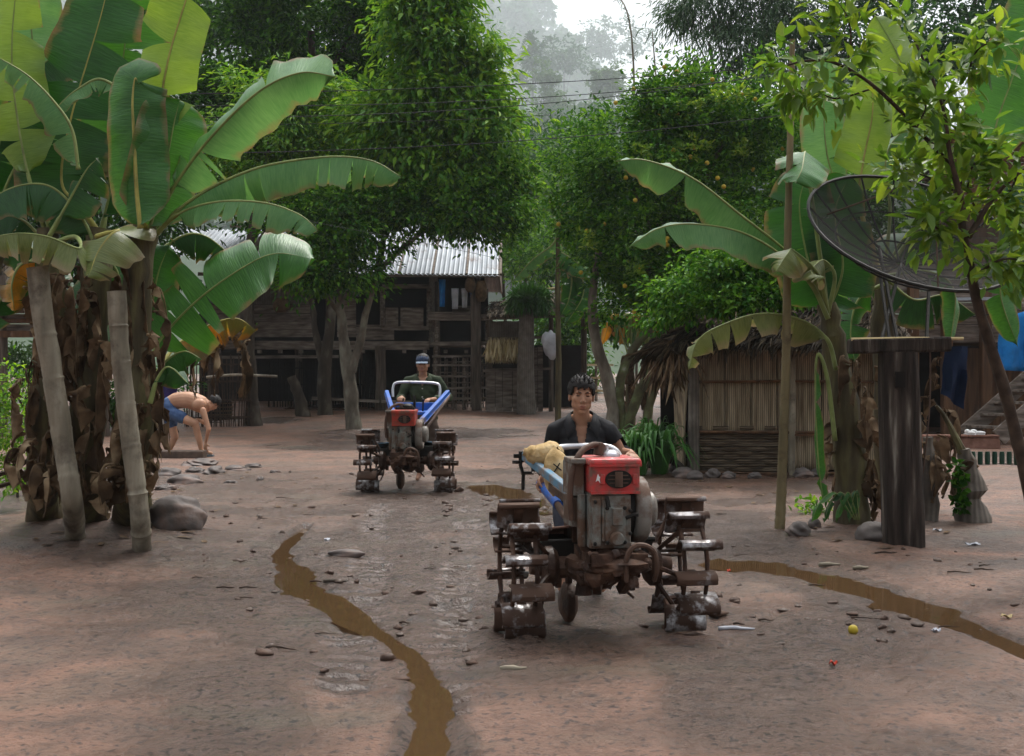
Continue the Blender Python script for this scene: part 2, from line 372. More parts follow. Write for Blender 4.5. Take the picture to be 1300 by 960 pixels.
M_stone = mat('muddy_stone', [(.3, (.05, .034, .026)), (.7, (.12, .085, .065))], scale=9, rough=.5, bump=.5)
M_mudlump = mat('mud_clod', [(.3, (.04, .023, .016)), (.7, (.10, .06, .042))], scale=14, rough=.45, rough2=.8, bump=.7, bscale=40)
M_dry = mat('dead_leaf', [(.25, (.018, .011, .006)), (.42, (.06, .036, .018)), (.56, (.14, .09, .048)), (.68, (.30, .22, .13))], scale=5, island=.25, rough=.85, bump=.7, bscale=14, bdist=.02, trans=.12)
M_stem = mat('banana_stem', [(.3, (.03, .024, .014)), (.5, (.075, .06, .03)), (.68, (.13, .12, .05)), (.8, (.10, .16, .04))], scale=3, stretch=(3, 3, .5), rough=.6, bump=.6, bscale=9, bdist=.02)
M_green_stem = mat('green_stem', [(.3, (.05, .09, .03)), (.7, (.15, .21, .09))], scale=4, stretch=(3, 3, .5), rough=.4, bump=.2)
M_corru = M_tin
def banana_mat(name, a, b, tr=.3, edge=(.20, .13, .05), tint=1.0, brown=.0, yellow=None):
    """lateral veins run across u; browning creeps in from the torn edges"""
    m = bpy.data.materials.new(name); m.use_nodes = True; nt = m.node_tree; N = nt.nodes; L = nt.links; bs = N['Principled BSDF']; out = N['Material Output']
    uv = N.new('ShaderNodeUVMap'); sp = N.new('ShaderNodeSeparateXYZ'); L.new(uv.outputs[0], sp.inputs[0])
    mp = N.new('ShaderNodeMapping'); mp.inputs['Scale'].default_value = (26, .8, 1); L.new(uv.outputs[0], mp.inputs[0])
    nz = N.new('ShaderNodeTexNoise'); nz.inputs['Scale'].default_value = 3; nz.inputs['Detail'].default_value = 5; L.new(mp.outputs[0], nz.inputs['Vector'])
    n2 = N.new('ShaderNodeTexNoise'); n2.inputs['Scale'].default_value = 3; n2.inputs['Detail'].default_value = 4
    tc = N.new('ShaderNodeTexCoord'); L.new(tc.outputs['Object'], n2.inputs['Vector'])
    av = N.new('ShaderNodeMath'); av.operation = 'ADD'; L.new(nz.outputs['Fac'], av.inputs[0]); L.new(n2.outputs['Fac'], av.inputs[1])
    hf = N.new('ShaderNodeMath'); hf.operation = 'MULTIPLY'; hf.inputs[1].default_value = .5; L.new(av.outputs[0], hf.inputs[0])
    rp = N.new('ShaderNodeValToRGB'); ramp_set(rp, [(.35, a), (.62, b)]); L.new(hf.outputs[0], rp.inputs[0]); col = rp.outputs[0]
    if yellow:
        n3_ = N.new('ShaderNodeTexNoise'); n3_.inputs['Scale'].default_value = 4.5; n3_.inputs['Detail'].default_value = 5; L.new(tc.outputs['Object'], n3_.inputs['Vector'])
        r3 = N.new('ShaderNodeValToRGB'); ramp_set(r3, [(.42, (0, 0, 0)), (.56, (1, 1, 1))]); L.new(n3_.outputs['Fac'], r3.inputs[0])
        m3 = N.new('ShaderNodeMix'); m3.data_type = 'RGBA'; L.new(r3.outputs[0], m3.inputs[0]); L.new(col, m3.inputs[6]); m3.inputs[7].default_value = (*yellow, 1); col = m3.outputs[2]
    # browning: |v| + noise
    ab = N.new('ShaderNodeMath'); ab.operation = 'ABSOLUTE'; L.new(sp.outputs[1], ab.inputs[0])
    n4 = N.new('ShaderNodeTexNoise'); n4.inputs['Scale'].default_value = 9; n4.inputs['Detail'].default_value = 5; L.new(tc.outputs['Object'], n4.inputs['Vector'])
    ad = N.new('ShaderNodeMath'); ad.operation = 'MULTIPLY_ADD'; L.new(n4.outputs['Fac'], ad.inputs[0]); ad.inputs[1].default_value = .55; L.new(ab.outputs[0], ad.inputs[2])
    r4 = N.new('ShaderNodeValToRGB'); ramp_set(r4, [(.999 if brown <= 0 else max(0, min(.99, 1.0 - .3 * brown)), (0, 0, 0)), (1, (1, 1, 1))])
    mr = N.new('ShaderNodeMath'); mr.operation = 'MULTIPLY'; mr.inputs[1].default_value = .74; L.new(ad.outputs[0], mr.inputs[0]); L.new(mr.outputs[0], r4.inputs[0])
    m4 = N.new('ShaderNodeMix'); m4.data_type = 'RGBA'; L.new(r4.outputs[0], m4.inputs[0]); L.new(col, m4.inputs[6]); m4.inputs[7].default_value = (*edge, 1); col = m4.outputs[2]
    L.new(col, bs.inputs['Base Color']); bs.inputs['Roughness'].default_value = .36; bs.inputs['Specular IOR Level'].default_value = .45
    bp = N.new('ShaderNodeBump'); bp.inputs['Strength'].default_value = .55; bp.inputs['Distance'].default_value = .012; L.new(nz.outputs['Fac'], bp.inputs['Height']); L.new(bp.outputs[0], bs.inputs['Normal'])
    tr_ = N.new('ShaderNodeBsdfTranslucent'); ms = N.new('ShaderNodeMixShader'); ms.inputs[0].default_value = tr
    h = N.new('ShaderNodeHueSaturation'); h.inputs['Value'].default_value = 1.7; h.inputs['Hue'].default_value = .475; h.inputs['Saturation'].default_value = 1.1; L.new(col, h.inputs['Color']); L.new(h.outputs[0], tr_.inputs['Color'])
    L.new(bs.outputs[0], ms.inputs[1]); L.new(tr_.outputs[0], ms.inputs[2]); L.new(ms.outputs[0], out.inputs['Surface'])
    return m
B_mid = banana_mat('banana_leaf_green', (.018, .095, .012), (.045, .17, .025), .3, brown=.6)
B_dark = banana_mat('banana_leaf_dark', (.007, .05, .007), (.018, .095, .013), .25, brown=.6)
B_pale = banana_mat('banana_leaf_waxy', (.055, .17, .045), (.11, .25, .075), .28, brown=.6)
B_lime = banana_mat('banana_leaf_lime', (.085, .17, .022), (.14, .24, .04), .4, brown=.2)
B_old = banana_mat('banana_leaf_ageing', (.09, .13, .03), (.17, .20, .06), .3, brown=1.2, edge=(.25, .19, .10))
B_yel = banana_mat('banana_leaf_yellowing', (.06, .10, .02), (.16, .14, .02), .35, brown=1.6, yellow=(.42, .22, .015), edge=(.12, .07, .03))
M_rib = plain('banana_midrib', (.19, .23, .075), scale=8, rough=.45, bump=.1)
M_ribY = plain('yellow_midrib', (.30, .27, .07), scale=8, rough=.45, bump=.1)
# tractor
M_red = mat('worn_red_paint', [(.3, (.38, .022, .02)), (.7, (.52, .045, .04))], scale=3, rough=.35, spec=.5, bump=.05, dirt=(.14, .07, .05), dirt_scale=11, dirt_lo=.45, dirt_hi=.62)
M_redB = mat('dull_red_paint', [(.3, (.30, .03, .02)), (.7, (.42, .055, .035))], scale=3, rough=.45, bump=.05, dirt=(.14, .08, .055), dirt_scale=9, dirt_lo=.46, dirt_hi=.62)
M_grey = mat('engine_grey', [(.3, (.14, .15, .135)), (.7, (.24, .25, .225))], scale=4, rough=.5, bump=.15, dirt=(.10, .06, .04), dirt_scale=8, dirt_lo=.40, dirt_hi=.56)
M_fly = mat('flywheel_metal', [(.3, (.20, .19, .17)), (.7, (.29, .28, .25))], scale=5, rough=.45, metal=.2, bump=.1, dirt=(.11, .07, .05), dirt_scale=6, dirt_lo=.42, dirt_hi=.60)
M_blackm = plain('grimy_iron', (.014, .012, .010), scale=10, rough=.55, bump=.3)
M_mudm = mat('mud_caked_iron', [(.3, (.018, .011, .008)), (.5, (.055, .029, .019)), (.7, (.12, .068, .045))], scale=9, rough=.35, rough2=.8, bump=1, bscale=26, bdist=.012)
M_lug = mat('polished_lug_steel', [(.3, (.26, .25, .25)), (.7, (.40, .39, .39))], scale=4, rough=.3, metal=.85, bump=.2, dirt=(.05, .027, .018), dirt_scale=11, dirt_lo=.38, dirt_hi=.52)
M_lugm = mat('muddy_lug_steel', [(.3, (.18, .17, .17)), (.7, (.28, .27, .27))], scale=4, rough=.38, metal=.7, bump=.4, dirt=(.075, .042, .028), dirt_scale=9, dirt_lo=.30, dirt_hi=.42)
M_blue = mat('blue_paint', [(.3, (.010, .065, .28)), (.7, (.02, .11, .42))], scale=4, rough=.4, bump=.05, dirt=(.16, .11, .09), dirt_scale=8, dirt_lo=.52, dirt_hi=.68)
M_blueG = mat('faded_blue_paint', [(.3, (.06, .17, .26)), (.7, (.11, .24, .34))], scale=4, rough=.4, bump=.1, dirt=(.20, .15, .12), dirt_scale=8, dirt_lo=.45, dirt_hi=.62)
M_chrome = mat('bare_tube_steel', [(.3, (.5, .5, .52)), (.7, (.68, .68, .7))], scale=3, rough=.3, metal=.6, bump=.05, dirt=(.2, .13, .09), dirt_scale=10, dirt_lo=.55, dirt_hi=.72)
M_hose = plain('muddy_hose', (.085, .05, .035), scale=12, rough=.6, bump=.4)
M_board = mat('muddy_board', [(.3, (.10, .05, .038)), (.7, (.20, .115, .085))], scale=6, rough=.5, rough2=.8, bump=.6, bscale=20)
M_white = plain('white_mark', (.7, .7, .68), scale=8, rough=.6, bump=0)
M_sack = mat('straw_sack', [(.3, (.30, .19, .07)), (.5, (.46, .32, .15)), (.72, (.62, .50, .30))], scale=9, rough=.75, bump=.8, bscale=22, bdist=.02)
# people
M_skin = mat('tan_skin', [(.3, (.28, .145, .09)), (.7, (.40, .22, .14))], scale=8, rough=.48, bump=.15, bscale=60, bdist=.002, sss=.08)
M_skinL = mat('light_tan_skin', [(.3, (.36, .19, .115)), (.7, (.48, .28, .18))], scale=6, rough=.45, bump=.1, sss=.08)
M_hair = mat('black_hair', [(.3, (.006, .005, .005)), (.7, (.022, .018, .016))], scale=30, stretch=(1, 1, .3), rough=.55, bump=.3, bscale=60, bdist=.004)
M_eye = plain('dark_eye', (.012, .008, .007), scale=5, rough=.25, bump=0)
M_lip = plain('lip_skin', (.30, .12, .085), scale=9, rough=.5, bump=.1)
M_shirtK = mat('charcoal_cloth', [(.3, (.008, .008, .009)), (.6, (.018, .018, .02)), (.8, (.035, .034, .036))], scale=5, rough=.8, bump=.4, bscale=14, bdist=.012)
M_shirtG = mat('olive_cloth', [(.3, (.018, .026, .014)), (.6, (.038, .052, .028)), (.8, (.06, .078, .042))], scale=6, rough=.85, bump=.4, bscale=12, bdist=.012)
M_jean = mat('dark_trouser_cloth', [(.3, (.018, .02, .028)), (.7, (.04, .042, .055))], scale=8, rough=.85, bump=.4)
M_brownc = mat('brown_trouser_cloth', [(.3, (.045, .032, .024)), (.7, (.10, .072, .055))], scale=8, rough=.85, bump=.4)
M_denim = mat('blue_denim', [(.3, (.03, .06, .14)), (.7, (.08, .13, .24))], scale=10, rough=.85, bump=.3)
M_cap = mat('navy_cap_cloth', [(.3, (.02, .03, .06)), (.7, (.045, .065, .11))], scale=10, rough=.8, bump=.3)
M_capg = plain('grey_brim_cloth', (.16, .20, .25), scale=10, rough=.8, bump=.2)
M_cream = plain('pale_button', (.5, .48, .42), scale=10, rough=.5, bump=0)
def cloth(name, c): return plain(name, c, scale=4, rough=.85, bump=.5, bscale=8, bdist=.02)
M_blueC = cloth('bright_blue_cloth', (.012, .17, .47)); M_tealC = cloth('teal_cloth', (.02, .25, .33)); M_whiteC = cloth('white_cloth', (.45, .46, .5)); M_redC = cloth('red_cloth', (.4, .04, .02))
M_bask = mat('basket_cane', [(.3, (.09, .05, .025)), (.7, (.22, .135, .07))], scale=10, rough=.8, bump=.7, wave=(20, 'Z', .5, 1))
M_fruit = mat('green_yellow_fruit', [(.0, (.16, .20, .03)), (.6, (.42, .30, .03)), (1, (.52, .26, .02))], scale=1.2, rough=.4, bump=.1, trans=0)
M_bottle = mat('dark_green_bottle', [(.3, (.006, .03, .018)), (.7, (.012, .06, .035))], scale=5, spec=.3, rough=.35, bump=0)
M_brick = mat('red_clay_brick', [(.3, (.13, .065, .045)), (.7, (.24, .125, .09))], scale=8, rough=.85, bump=.5)
M_wire = plain('black_wire', (.012, .012, .012), scale=5, rough=.5, bump=0)
# ================================================================ ground
def polyline_dist(X, Y, pts, widths):
    best = np.full(X.shape, 1e9); 
    for (a, b, wa, wb) in zip(pts[:-1], pts[1:], widths[:-1], widths[1:]):
        dx, dy = b[0] - a[0], b[1] - a[1]; l2 = dx * dx + dy * dy + 1e-9
        t = np.clip(((X - a[0]) * dx + (Y - a[1]) * dy) / l2, 0, 1); d = np.hypot(X - a[0] - t * dx, Y - a[1] - t * dy)
        w = wa + (wb - wa) * t; best = np.minimum(best, d / w)
    return best
def chan(px):
    P = []; Wd = []
    for x, y, w in px:
        g = G(x, y); P.append((g.x, g.y)); Wd.append(w * g.y / F / 2)
    q = catmull([(a[0], a[1], w) for a, w in zip(P, Wd)], 24)
    return [(v.x, v.y) for v in q], [max(.01, v.z) for v in q]
C_left = chan([(388, 668, 10), (370, 684, 20), (356, 702, 22), (374, 722, 36), (394, 750, 48), (440, 778, 38), (490, 806, 24), (526, 834, 24), (543, 866, 34), (548, 905, 40), (538, 965, 44)])
C_right = chan([(895, 710, 60), (960, 716, 75), (1020, 726, 60), (1090, 744, 62), (1150, 764, 74), (1200, 782, 60), (1250, 800, 40), (1310, 826, 44), (1370, 850, 50)])
C_mid = chan([(606, 614, 40), (640, 622, 70), (662, 636, 50), (695, 650, 36)])
def track(pts): return [(G(x, y).x, G(x, y).y) for x, y in pts]
T_a = track([(480, 640), (470, 700), (455, 760), (440, 870)]); T_b = track([(600, 628), (590, 700), (575, 780), (560, 900)])
def axes():
    def grow(s, e, d, g):
        o = []; v = s
        while v < e: v += d; d *= g; o.append(v)
        return o
    xs = list(np.arange(-3.4, 3.4, .019)); r = grow(3.4, 900, .022, 1.05); xs = [-v for v in r[::-1]] + xs + r
    ys = list(np.arange(4.4, 9.5, .018)); up = grow(9.5, 1200, .022, 1.0085); dn = grow(0, 300, .06, 1.25)
    ys = [4.4 - v for v in dn[::-1]] + ys + up
    return np.array(xs), np.array(ys)
XS, YS = axes()
def ground_z(X, Y, full=False):
    rs = np.maximum(0, .02 * (np.minimum(Y, 70) - 25))
    big = fbm(X * .45, Y * .45, 3) * .05; med = fbm(X * 1.7 + 5, Y * 1.2, 4) * .022
    fine = fbm(X * 9, Y * 6, 3) * .011 + fbm(X * 21, Y * 17, 2) * .010
    dl = polyline_dist(X, Y, *C_left); dr = polyline_dist(X, Y, *C_right); dm = polyline_dist(X, Y, *C_mid)
    near = np.clip((16 - np.abs(Y)) / 6, 0, 1)
    wob = 1 + .75 * fbm(X * 3.2, Y * 2.6, 4)
    def carve(d, dep):
        q = np.clip(1 - d * wob / 2.1, 0, 1); return -dep * q * q * (3 - 2 * q)
    z = rs + (big * .5 + med * 1.3) * np.clip(1.2 - np.abs(Y) / 60, .1, 1) + fine
    # keep banks above the water, floors below it
    fl = lambda d, lo: np.clip((d - lo) / .8, 0, 1)
    z = z * (1 - .8 * np.clip(2.4 - dl, 0, 1)) ; z = z * (1 - .8 * np.clip(2.4 - dr, 0, 1)); z = z * (1 - .8 * np.clip(2.4 - dm, 0, 1))
    z = z + carve(dl, .055) + carve(dr, .05) + carve(dm, .05)
    # churned mud between and beside the tractors
    g1 = G(600, 625); g2 = G(690, 620); g3 = G(340, 600)
    ch = .55 * np.exp(-(((X + .3) / 1.5) ** 2 + ((Y - 7.2) / 2.2) ** 2)) + .4 * np.exp(-(((X + 2.6) / 1.2) ** 2 + ((Y - 10.5) / 2.5) ** 2)) + np.exp(-(((X - 0.05) / 1.3) ** 2 + ((Y - 13.4) / 3.2) ** 2)) + .8 * np.exp(-(((X - 1.2) / .9) ** 2 + ((Y - 12) / 2.5) ** 2)) + .5 * np.exp(-(((X + 3.6) / 1.6) ** 2 + ((Y - 16) / 3) ** 2)) + .5 * np.exp(-(((X - 1.75) / .7) ** 2 + ((Y - 6.6) / 1.0) ** 2))
    ridg = 1 - np.abs(fbm(X * 3.3, Y * 3.3, 4)) * 3
    z = z + ch * (ridg * .022 - .008 + fbm(X * 11, Y * 11, 2) * .018)
    z = z + .35 * np.exp(-((X / 3.5) ** 2 + ((Y - 10) / 7) ** 2)) * (ridg * .02 + fbm(X * 8, Y * 8, 3) * .02)
    # lug prints along two ruts
    for T in (T_a, T_b):
        dt = polyline_dist(X, Y, T, [1] * len(T)); pr = np.clip(1.6 - dt / .13, 0, 1)
        z = z - pr * (.022 + .045 * (np.sin(Y * 2 * math.pi / .19 + X * 3) > .35)) * (.5 + vnoise(X * 2, Y * 2))
    # lumpy bank under the banana clump
    z = z + .10 * np.exp(-(((X + 3.9) / .9) ** 2 + ((Y - 11.2) / 1.2) ** 2)) + .05 * np.exp(-(((X - 3.3) / 1) ** 2 + ((Y - 12) / .7) ** 2))
    if full:
        for T in (T_a, T_b): ch = np.maximum(ch, .55 * np.clip(1.8 - polyline_dist(X, Y, T, [1] * len(T)) / .13, 0, 1))  # ruts put into the wet map: darker colour stands in for their shade
        return z, dl, dr, dm, ch
    return z
def gz(x, y): return float(ground_z(np.array([float(x)]), np.array([float(y)]))[0])
GX, GY = np.meshgrid(XS, YS); Z, dl, dr, dm, ch = ground_z(GX, GY, True)
ny, nx = GX.shape; Vv = np.stack([GX, GY, Z], -1).reshape(-1, 3)
me = bpy.data.meshes.new('ground'); me.vertices.add(len(Vv)); me.vertices.foreach_set('co', Vv.ravel())
ii = (np.arange(ny - 1)[:, None] * nx + np.arange(nx - 1)[None]).ravel(); q = np.stack([ii, ii + 1, ii + nx + 1, ii + nx], 1)
me.loops.add(q.size); me.loops.foreach_set('vertex_index', q.ravel()); me.polygons.add(len(q)); me.polygons.foreach_set('loop_start', np.arange(len(q)) * 4); me.polygons.foreach_set('loop_total', np.full(len(q), 4)); me.polygons.foreach_set('use_smooth', np.ones(len(q), bool))
wet = np.clip(np.maximum.reduce([np.clip((3.8 + 3.2 * fbm(GX * 1.3, GY * 1.1, 3)) - dl, 0, 3) / 3, np.clip((2.8 + 2 * fbm(GX * 1.5, GY * 1.1, 3)) - dr, 0, 2) / 2, np.clip(3.0 - dm, 0, 2) / 2, ch * .9, .85 * np.clip(.45 + 1.6 * fbm(GX * .9 + 8, GY * .5, 4), 0, 1) * np.exp(-(((GX - .2) / 3.4) ** 2 + ((GY - 10) / 8) ** 2)), .5 * np.clip(fbm(GX * .35 + 3, GY * .25, 4) * 3, 0, 1)]), 0, 1)  # real wetness, plus the shade painted along the ruts
at = me.attributes.new('wet', 'FLOAT', 'POINT'); at.data.foreach_set('value', wet.ravel().astype(np.float32)); me.update(); me.validate()
def ground_mat():
    m = bpy.data.materials.new('wet_red_mud'); m.use_nodes = True; nt = m.node_tree; N = nt.nodes; L = nt.links; bs = N['Principled BSDF']
    tc = N.new('ShaderNodeTexCoord')
    def noise(s, d, r=.55, st=None, dist=0):
        n = N.new('ShaderNodeTexNoise'); n.inputs['Scale'].default_value = s; n.inputs['Detail'].default_value = d; n.inputs['Roughness'].default_value = r; n.inputs['Distortion'].default_value = dist
        if st: mp = N.new('ShaderNodeMapping'); mp.inputs['Scale'].default_value = st; L.new(tc.outputs['Object'], mp.inputs[0]); L.new(mp.outputs[0], n.inputs['Vector'])
        else: L.new(tc.outputs['Object'], n.inputs['Vector'])
        return n
    at = N.new('ShaderNodeAttribute'); at.attribute_name = 'wet'
    a = noise(.55, 7, .6, (.75, 1.25, 1), .4); r1 = N.new('ShaderNodeValToRGB'); ramp_set(r1, [(.30, (.062, .034, .020)), (.42, (.135, .070, .041)), (.52, (.22, .106, .062)), (.60, (.14, .078, .046)), (.70, (.19, .108, .066))]); L.new(a.outputs['Fac'], r1.inputs[0])
    b = noise(3.2, 8, .7); r2 = N.new('ShaderNodeValToRGB'); ramp_set(r2, [(.34, (.35, .33, .33)), (.47, (.8, .8, .8)), (.56, (1.0, 1.0, 1.0)), (.66, (1.15, 1.12, 1.1))]); L.new(b.outputs['Fac'], r2.inputs[0])
    mx = N.new('ShaderNodeMix'); mx.data_type = 'RGBA'; mx.blend_type = 'MULTIPLY'; mx.inputs[0].default_value = .8; L.new(r1.outputs[0], mx.inputs[6]); L.new(r2.outputs[0], mx.inputs[7])
    # grey silt where it is wet, and shade painted into the ruts
    c = noise(1.6, 6, .6); ad = N.new('ShaderNodeMath'); ad.operation = 'MULTIPLY_ADD'; L.new(c.outputs['Fac'], ad.inputs[0]); ad.inputs[1].default_value = .9
    su = N.new('ShaderNodeMath'); su.operation = 'SUBTRACT'; L.new(at.outputs['Fac'], su.inputs[0]); su.inputs[1].default_value = .45; L.new(su.outputs[0], ad.inputs[2])
    wr = N.new('ShaderNodeValToRGB'); ramp_set(wr, [(.08, (0, 0, 0)), (.5, (1, 1, 1))]); L.new(ad.outputs[0], wr.inputs[0])
    m2 = N.new('ShaderNodeMix'); m2.data_type = 'RGBA'; L.new(wr.outputs[0], m2.inputs[0]); L.new(mx.outputs[2], m2.inputs[6]); 
    gr = N.new('ShaderNodeMix'); gr.data_type = 'RGBA'; gr.blend_type = 'MULTIPLY'; gr.inputs[0].default_value = .7; gr.inputs[6].default_value = (.092, .055, .038, 1); L.new(r2.outputs[0], gr.inputs[7]); L.new(gr.outputs[2], m2.inputs[7])
    # faint green algae film in places
    g = noise(.8, 5, .6, (.7, 1.6, 1)); gv = N.new('ShaderNodeValToRGB'); ramp_set(gv, [(.57, (0, 0, 0)), (.72, (.45, .45, .45))]); L.new(g.outputs['Fac'], gv.inputs[0])
    m3 = N.new('ShaderNodeMix'); m3.data_type = 'RGBA'; L.new(gv.outputs[0], m3.inputs[0]); L.new(m2.outputs[2], m3.inputs[6]); m3.inputs[7].default_value = (.085, .085, .055, 1)
    # small dark crumbs
    v = noise(26, 3, .6); vr = N.new('ShaderNodeValToRGB'); ramp_set(vr, [(.36, (.28, .26, .26)), (.45, (1, 1, 1))]); L.new(v.outputs['Fac'], vr.inputs[0])
    m4 = N.new('ShaderNodeMix'); m4.data_type = 'RGBA'; m4.blend_type = 'MULTIPLY'; m4.inputs[0].default_value = 1; L.new(m3.outputs[2], m4.inputs[6]); L.new(vr.outputs[0], m4.inputs[7])
    L.new(m4.outputs[2], bs.inputs['Base Color'])
    rm = N.new('ShaderNodeMapRange'); L.new(wr.outputs[0], rm.inputs[0]); rm.inputs[3].default_value = .52; rm.inputs[4].default_value = .16
    rn = N.new('ShaderNodeMath'); rn.operation = 'MULTIPLY_ADD'; L.new(b.outputs['Fac'], rn.inputs[0]); rn.inputs[1].default_value = .5; 
    rs = N.new('ShaderNodeMath'); rs.operation = 'SUBTRACT'; L.new(rm.outputs[0], rs.inputs[0]); rs.inputs[1].default_value = .25; L.new(rs.outputs[0], rn.inputs[2]); L.new(rn.outputs[0], bs.inputs['Roughness'])
    d = noise(7, 9, .68); bp = N.new('ShaderNodeBump'); bp.inputs['Strength'].default_value = .9; bp.inputs['Distance'].default_value = .09; L.new(d.outputs['Fac'], bp.inputs['Height'])
    e = noise(45, 5, .6); b2 = N.new('ShaderNodeBump'); b2.inputs['Strength'].default_value = .7; b2.inputs['Distance'].default_value = .018; L.new(e.outputs['Fac'], b2.inputs['Height']); L.new(bp.outputs[0], b2.inputs['Normal'])
    L.new(b2.outputs[0], bs.inputs['Normal']); bs.inputs['Specular IOR Level'].default_value = .5
    return m
me.materials.append(ground_mat()); go = bpy.data.objects.new('ground', me); COL.objects.link(go); tag(go, kind='structure')
# puddle water
def water(name, C, zl, wmul, m):
    pts, wd = C; mb = MB(); vs = []
    for i, (p, w) in enumerate(zip(pts, wd)):
        a = pts[max(i - 1, 0)]; b = pts[min(i + 1, len(pts) - 1)]; t = Vector((b[0] - a[0], b[1] - a[1], 0)).normalized(); nn = Vector((-t.y, t.x, 0))
        for k in range(5): vs.append(Vector((p[0], p[1], zl)) + nn * w * wmul * (k / 2 - 1))
    fs = [(i * 5 + k, i * 5 + k + 1, (i + 1) * 5 + k + 1, (i + 1) * 5 + k) for i in range(len(pts) - 1) for k in range(4)]
    mb.add(vs, fs); o = mb.build(name, m); tag(o, kind='structure')
M_water = bpy.data.materials.new('muddy_water'); M_water.use_nodes = True; _b = M_water.node_tree.nodes['Principled BSDF']
_b.inputs['Base Color'].default_value = (.085, .050, .024, 1); _b.inputs['Roughness'].default_value = .04; _b.inputs['IOR'].default_value = 1.33; _b.inputs['Specular IOR Level'].default_value = .8
_nt = M_water.node_tree; _tr = _nt.nodes.new('ShaderNodeBsdfTransparent'); _tr.inputs[0].default_value = (.62, .44, .24, 1); _mx = _nt.nodes.new('ShaderNodeMixShader'); _lw = _nt.nodes.new('ShaderNodeFresnel'); _lw.inputs[0].default_value = 1.33; _gl = _nt.nodes.new('ShaderNodeBsdfGlossy'); _gl.inputs['Roughness'].default_value = .04; _m2 = _nt.nodes.new('ShaderNodeMixShader'); _m2.inputs[0].default_value = .68
_nt.links.new(_tr.outputs[0], _m2.inputs[1]); _nt.links.new(_b.outputs[0], _m2.inputs[2]); _mx.inputs[0].default_value = .0; _nt.links.new(_m2.outputs[0], _mx.inputs[1]); _nt.links.new(_gl.outputs[0], _mx.inputs[2]); _nt.links.new(_mx.outputs[0], _nt.nodes['Material Output'].inputs['Surface'])
_n = M_water.node_tree.nodes.new('ShaderNodeTexNoise'); _n.inputs['Scale'].default_value = 7; _n.inputs['Detail'].default_value = 2; _p = M_water.node_tree.nodes.new('ShaderNodeBump'); _p.inputs['Strength'].default_value = .06; _p.inputs['Distance'].default_value = .02
M_water.node_tree.links.new(_n.outputs['Fac'], _p.inputs['Height']); M_water.node_tree.links.new(_p.outputs[0], _b.inputs['Normal'])
water('puddle_water', C_left, -.026, 1.5, M_water); water('puddle_water', C_right, -.024, 1.4, M_water); water('puddle_water', C_mid, -.024, 1.3, M_water)
# ================================================================ hills, far forest, haze
KH = 2.8
def hill_h(X, Y):
    X = np.asarray(X, float) / KH; Y = np.asarray(Y, float) / KH
    a = 50 * np.exp(-((Y - 330) / 120) ** 2) * (1 + .5 * vnoise(X / 55, Y / 80)) * (1 / (1 + np.exp((X - 75) / 25)) * .8 + .2)
    b = 190 * np.exp(-((Y - 900) / 330) ** 2) * (1 / (1 + np.exp((X - 15) / 30))) + 125 * np.exp(-((Y - 800) / 260) ** 2)
    c = 34 * np.exp(-((Y - 190) / 55) ** 2) * (1 / (1 + np.exp(-(np.abs(X + 5) - 60) / 18)))
    return KH * (a + b + c + 10 * fbm(X / 60, Y / 60, 3) * np.clip((Y - 120) / 100, 0, 1)) - .9
hx = np.linspace(-2300, 2300, 181); hy = np.linspace(95, 3900, 161); HXg, HYg = np.meshgrid(hx, hy); HZ = hill_h(HXg, HYg)
HZ[0, :] = -3; mbh = MB(); mbh.add(list(zip(HXg.ravel(), HYg.ravel(), HZ.ravel())), [(j * 181 + i, j * 181 + i + 1, (j + 1) * 181 + i + 1, (j + 1) * 181 + i) for j in range(160) for i in range(180)])
tag(mbh.build('hills', plain('hill_soil', (.03, .055, .022), scale=.05, rough=.9, bump=0), sharp=0), kind='structure')
# forest mass
P = []; O = []; Ls = []
rf = np.random.default_rng(11)
for (n, y0, y1, L) in ((420, 420, 1200, 4.0), (420, 1200, 3200, 11)):
    for i in range(n):
        y = rf.uniform(y0, y1); x = rf.uniform(-.62, .62) * y if i % 3 else rf.uniform(-.10, .16) * y
        h = rf.uniform(9, 17) * (2.6 if y < 1200 else 4.2); r = h * .42; z = float(hill_h(x, y))
        k = 330; u = rf.normal(size=(k, 3)); u /= np.linalg.norm(u, axis=1, keepdims=True); u[:, 2] = np.where(u[:, 2] < -.4, -u[:, 2], u[:, 2])
        rr = .75 + .35 * vnoise(u[:, 0] * 2.5 + i, u[:, 1] * 2.5 + u[:, 2] * 2)[:, None] * 2
        P.append(np.array([x, y, z + h * .62]) + u * rr * np.array([r, r, h * .5])); O.append(u); Ls.append(np.full(k, L) * rf.uniform(.6, 1.3, k))
P = np.concatenate(P); O = np.concatenate(O); Ls = np.concatenate(Ls)
fo = leaf_obj('far_forest', P, O + rf.normal(size=P.shape) * .6, O + rf.normal(size=P.shape) * .4 + [0, 0, .8], Ls, Ls * .8, M_leafF); tag(fo, kind='stuff', label='misty wooded hillside beyond the village', cat='forest')
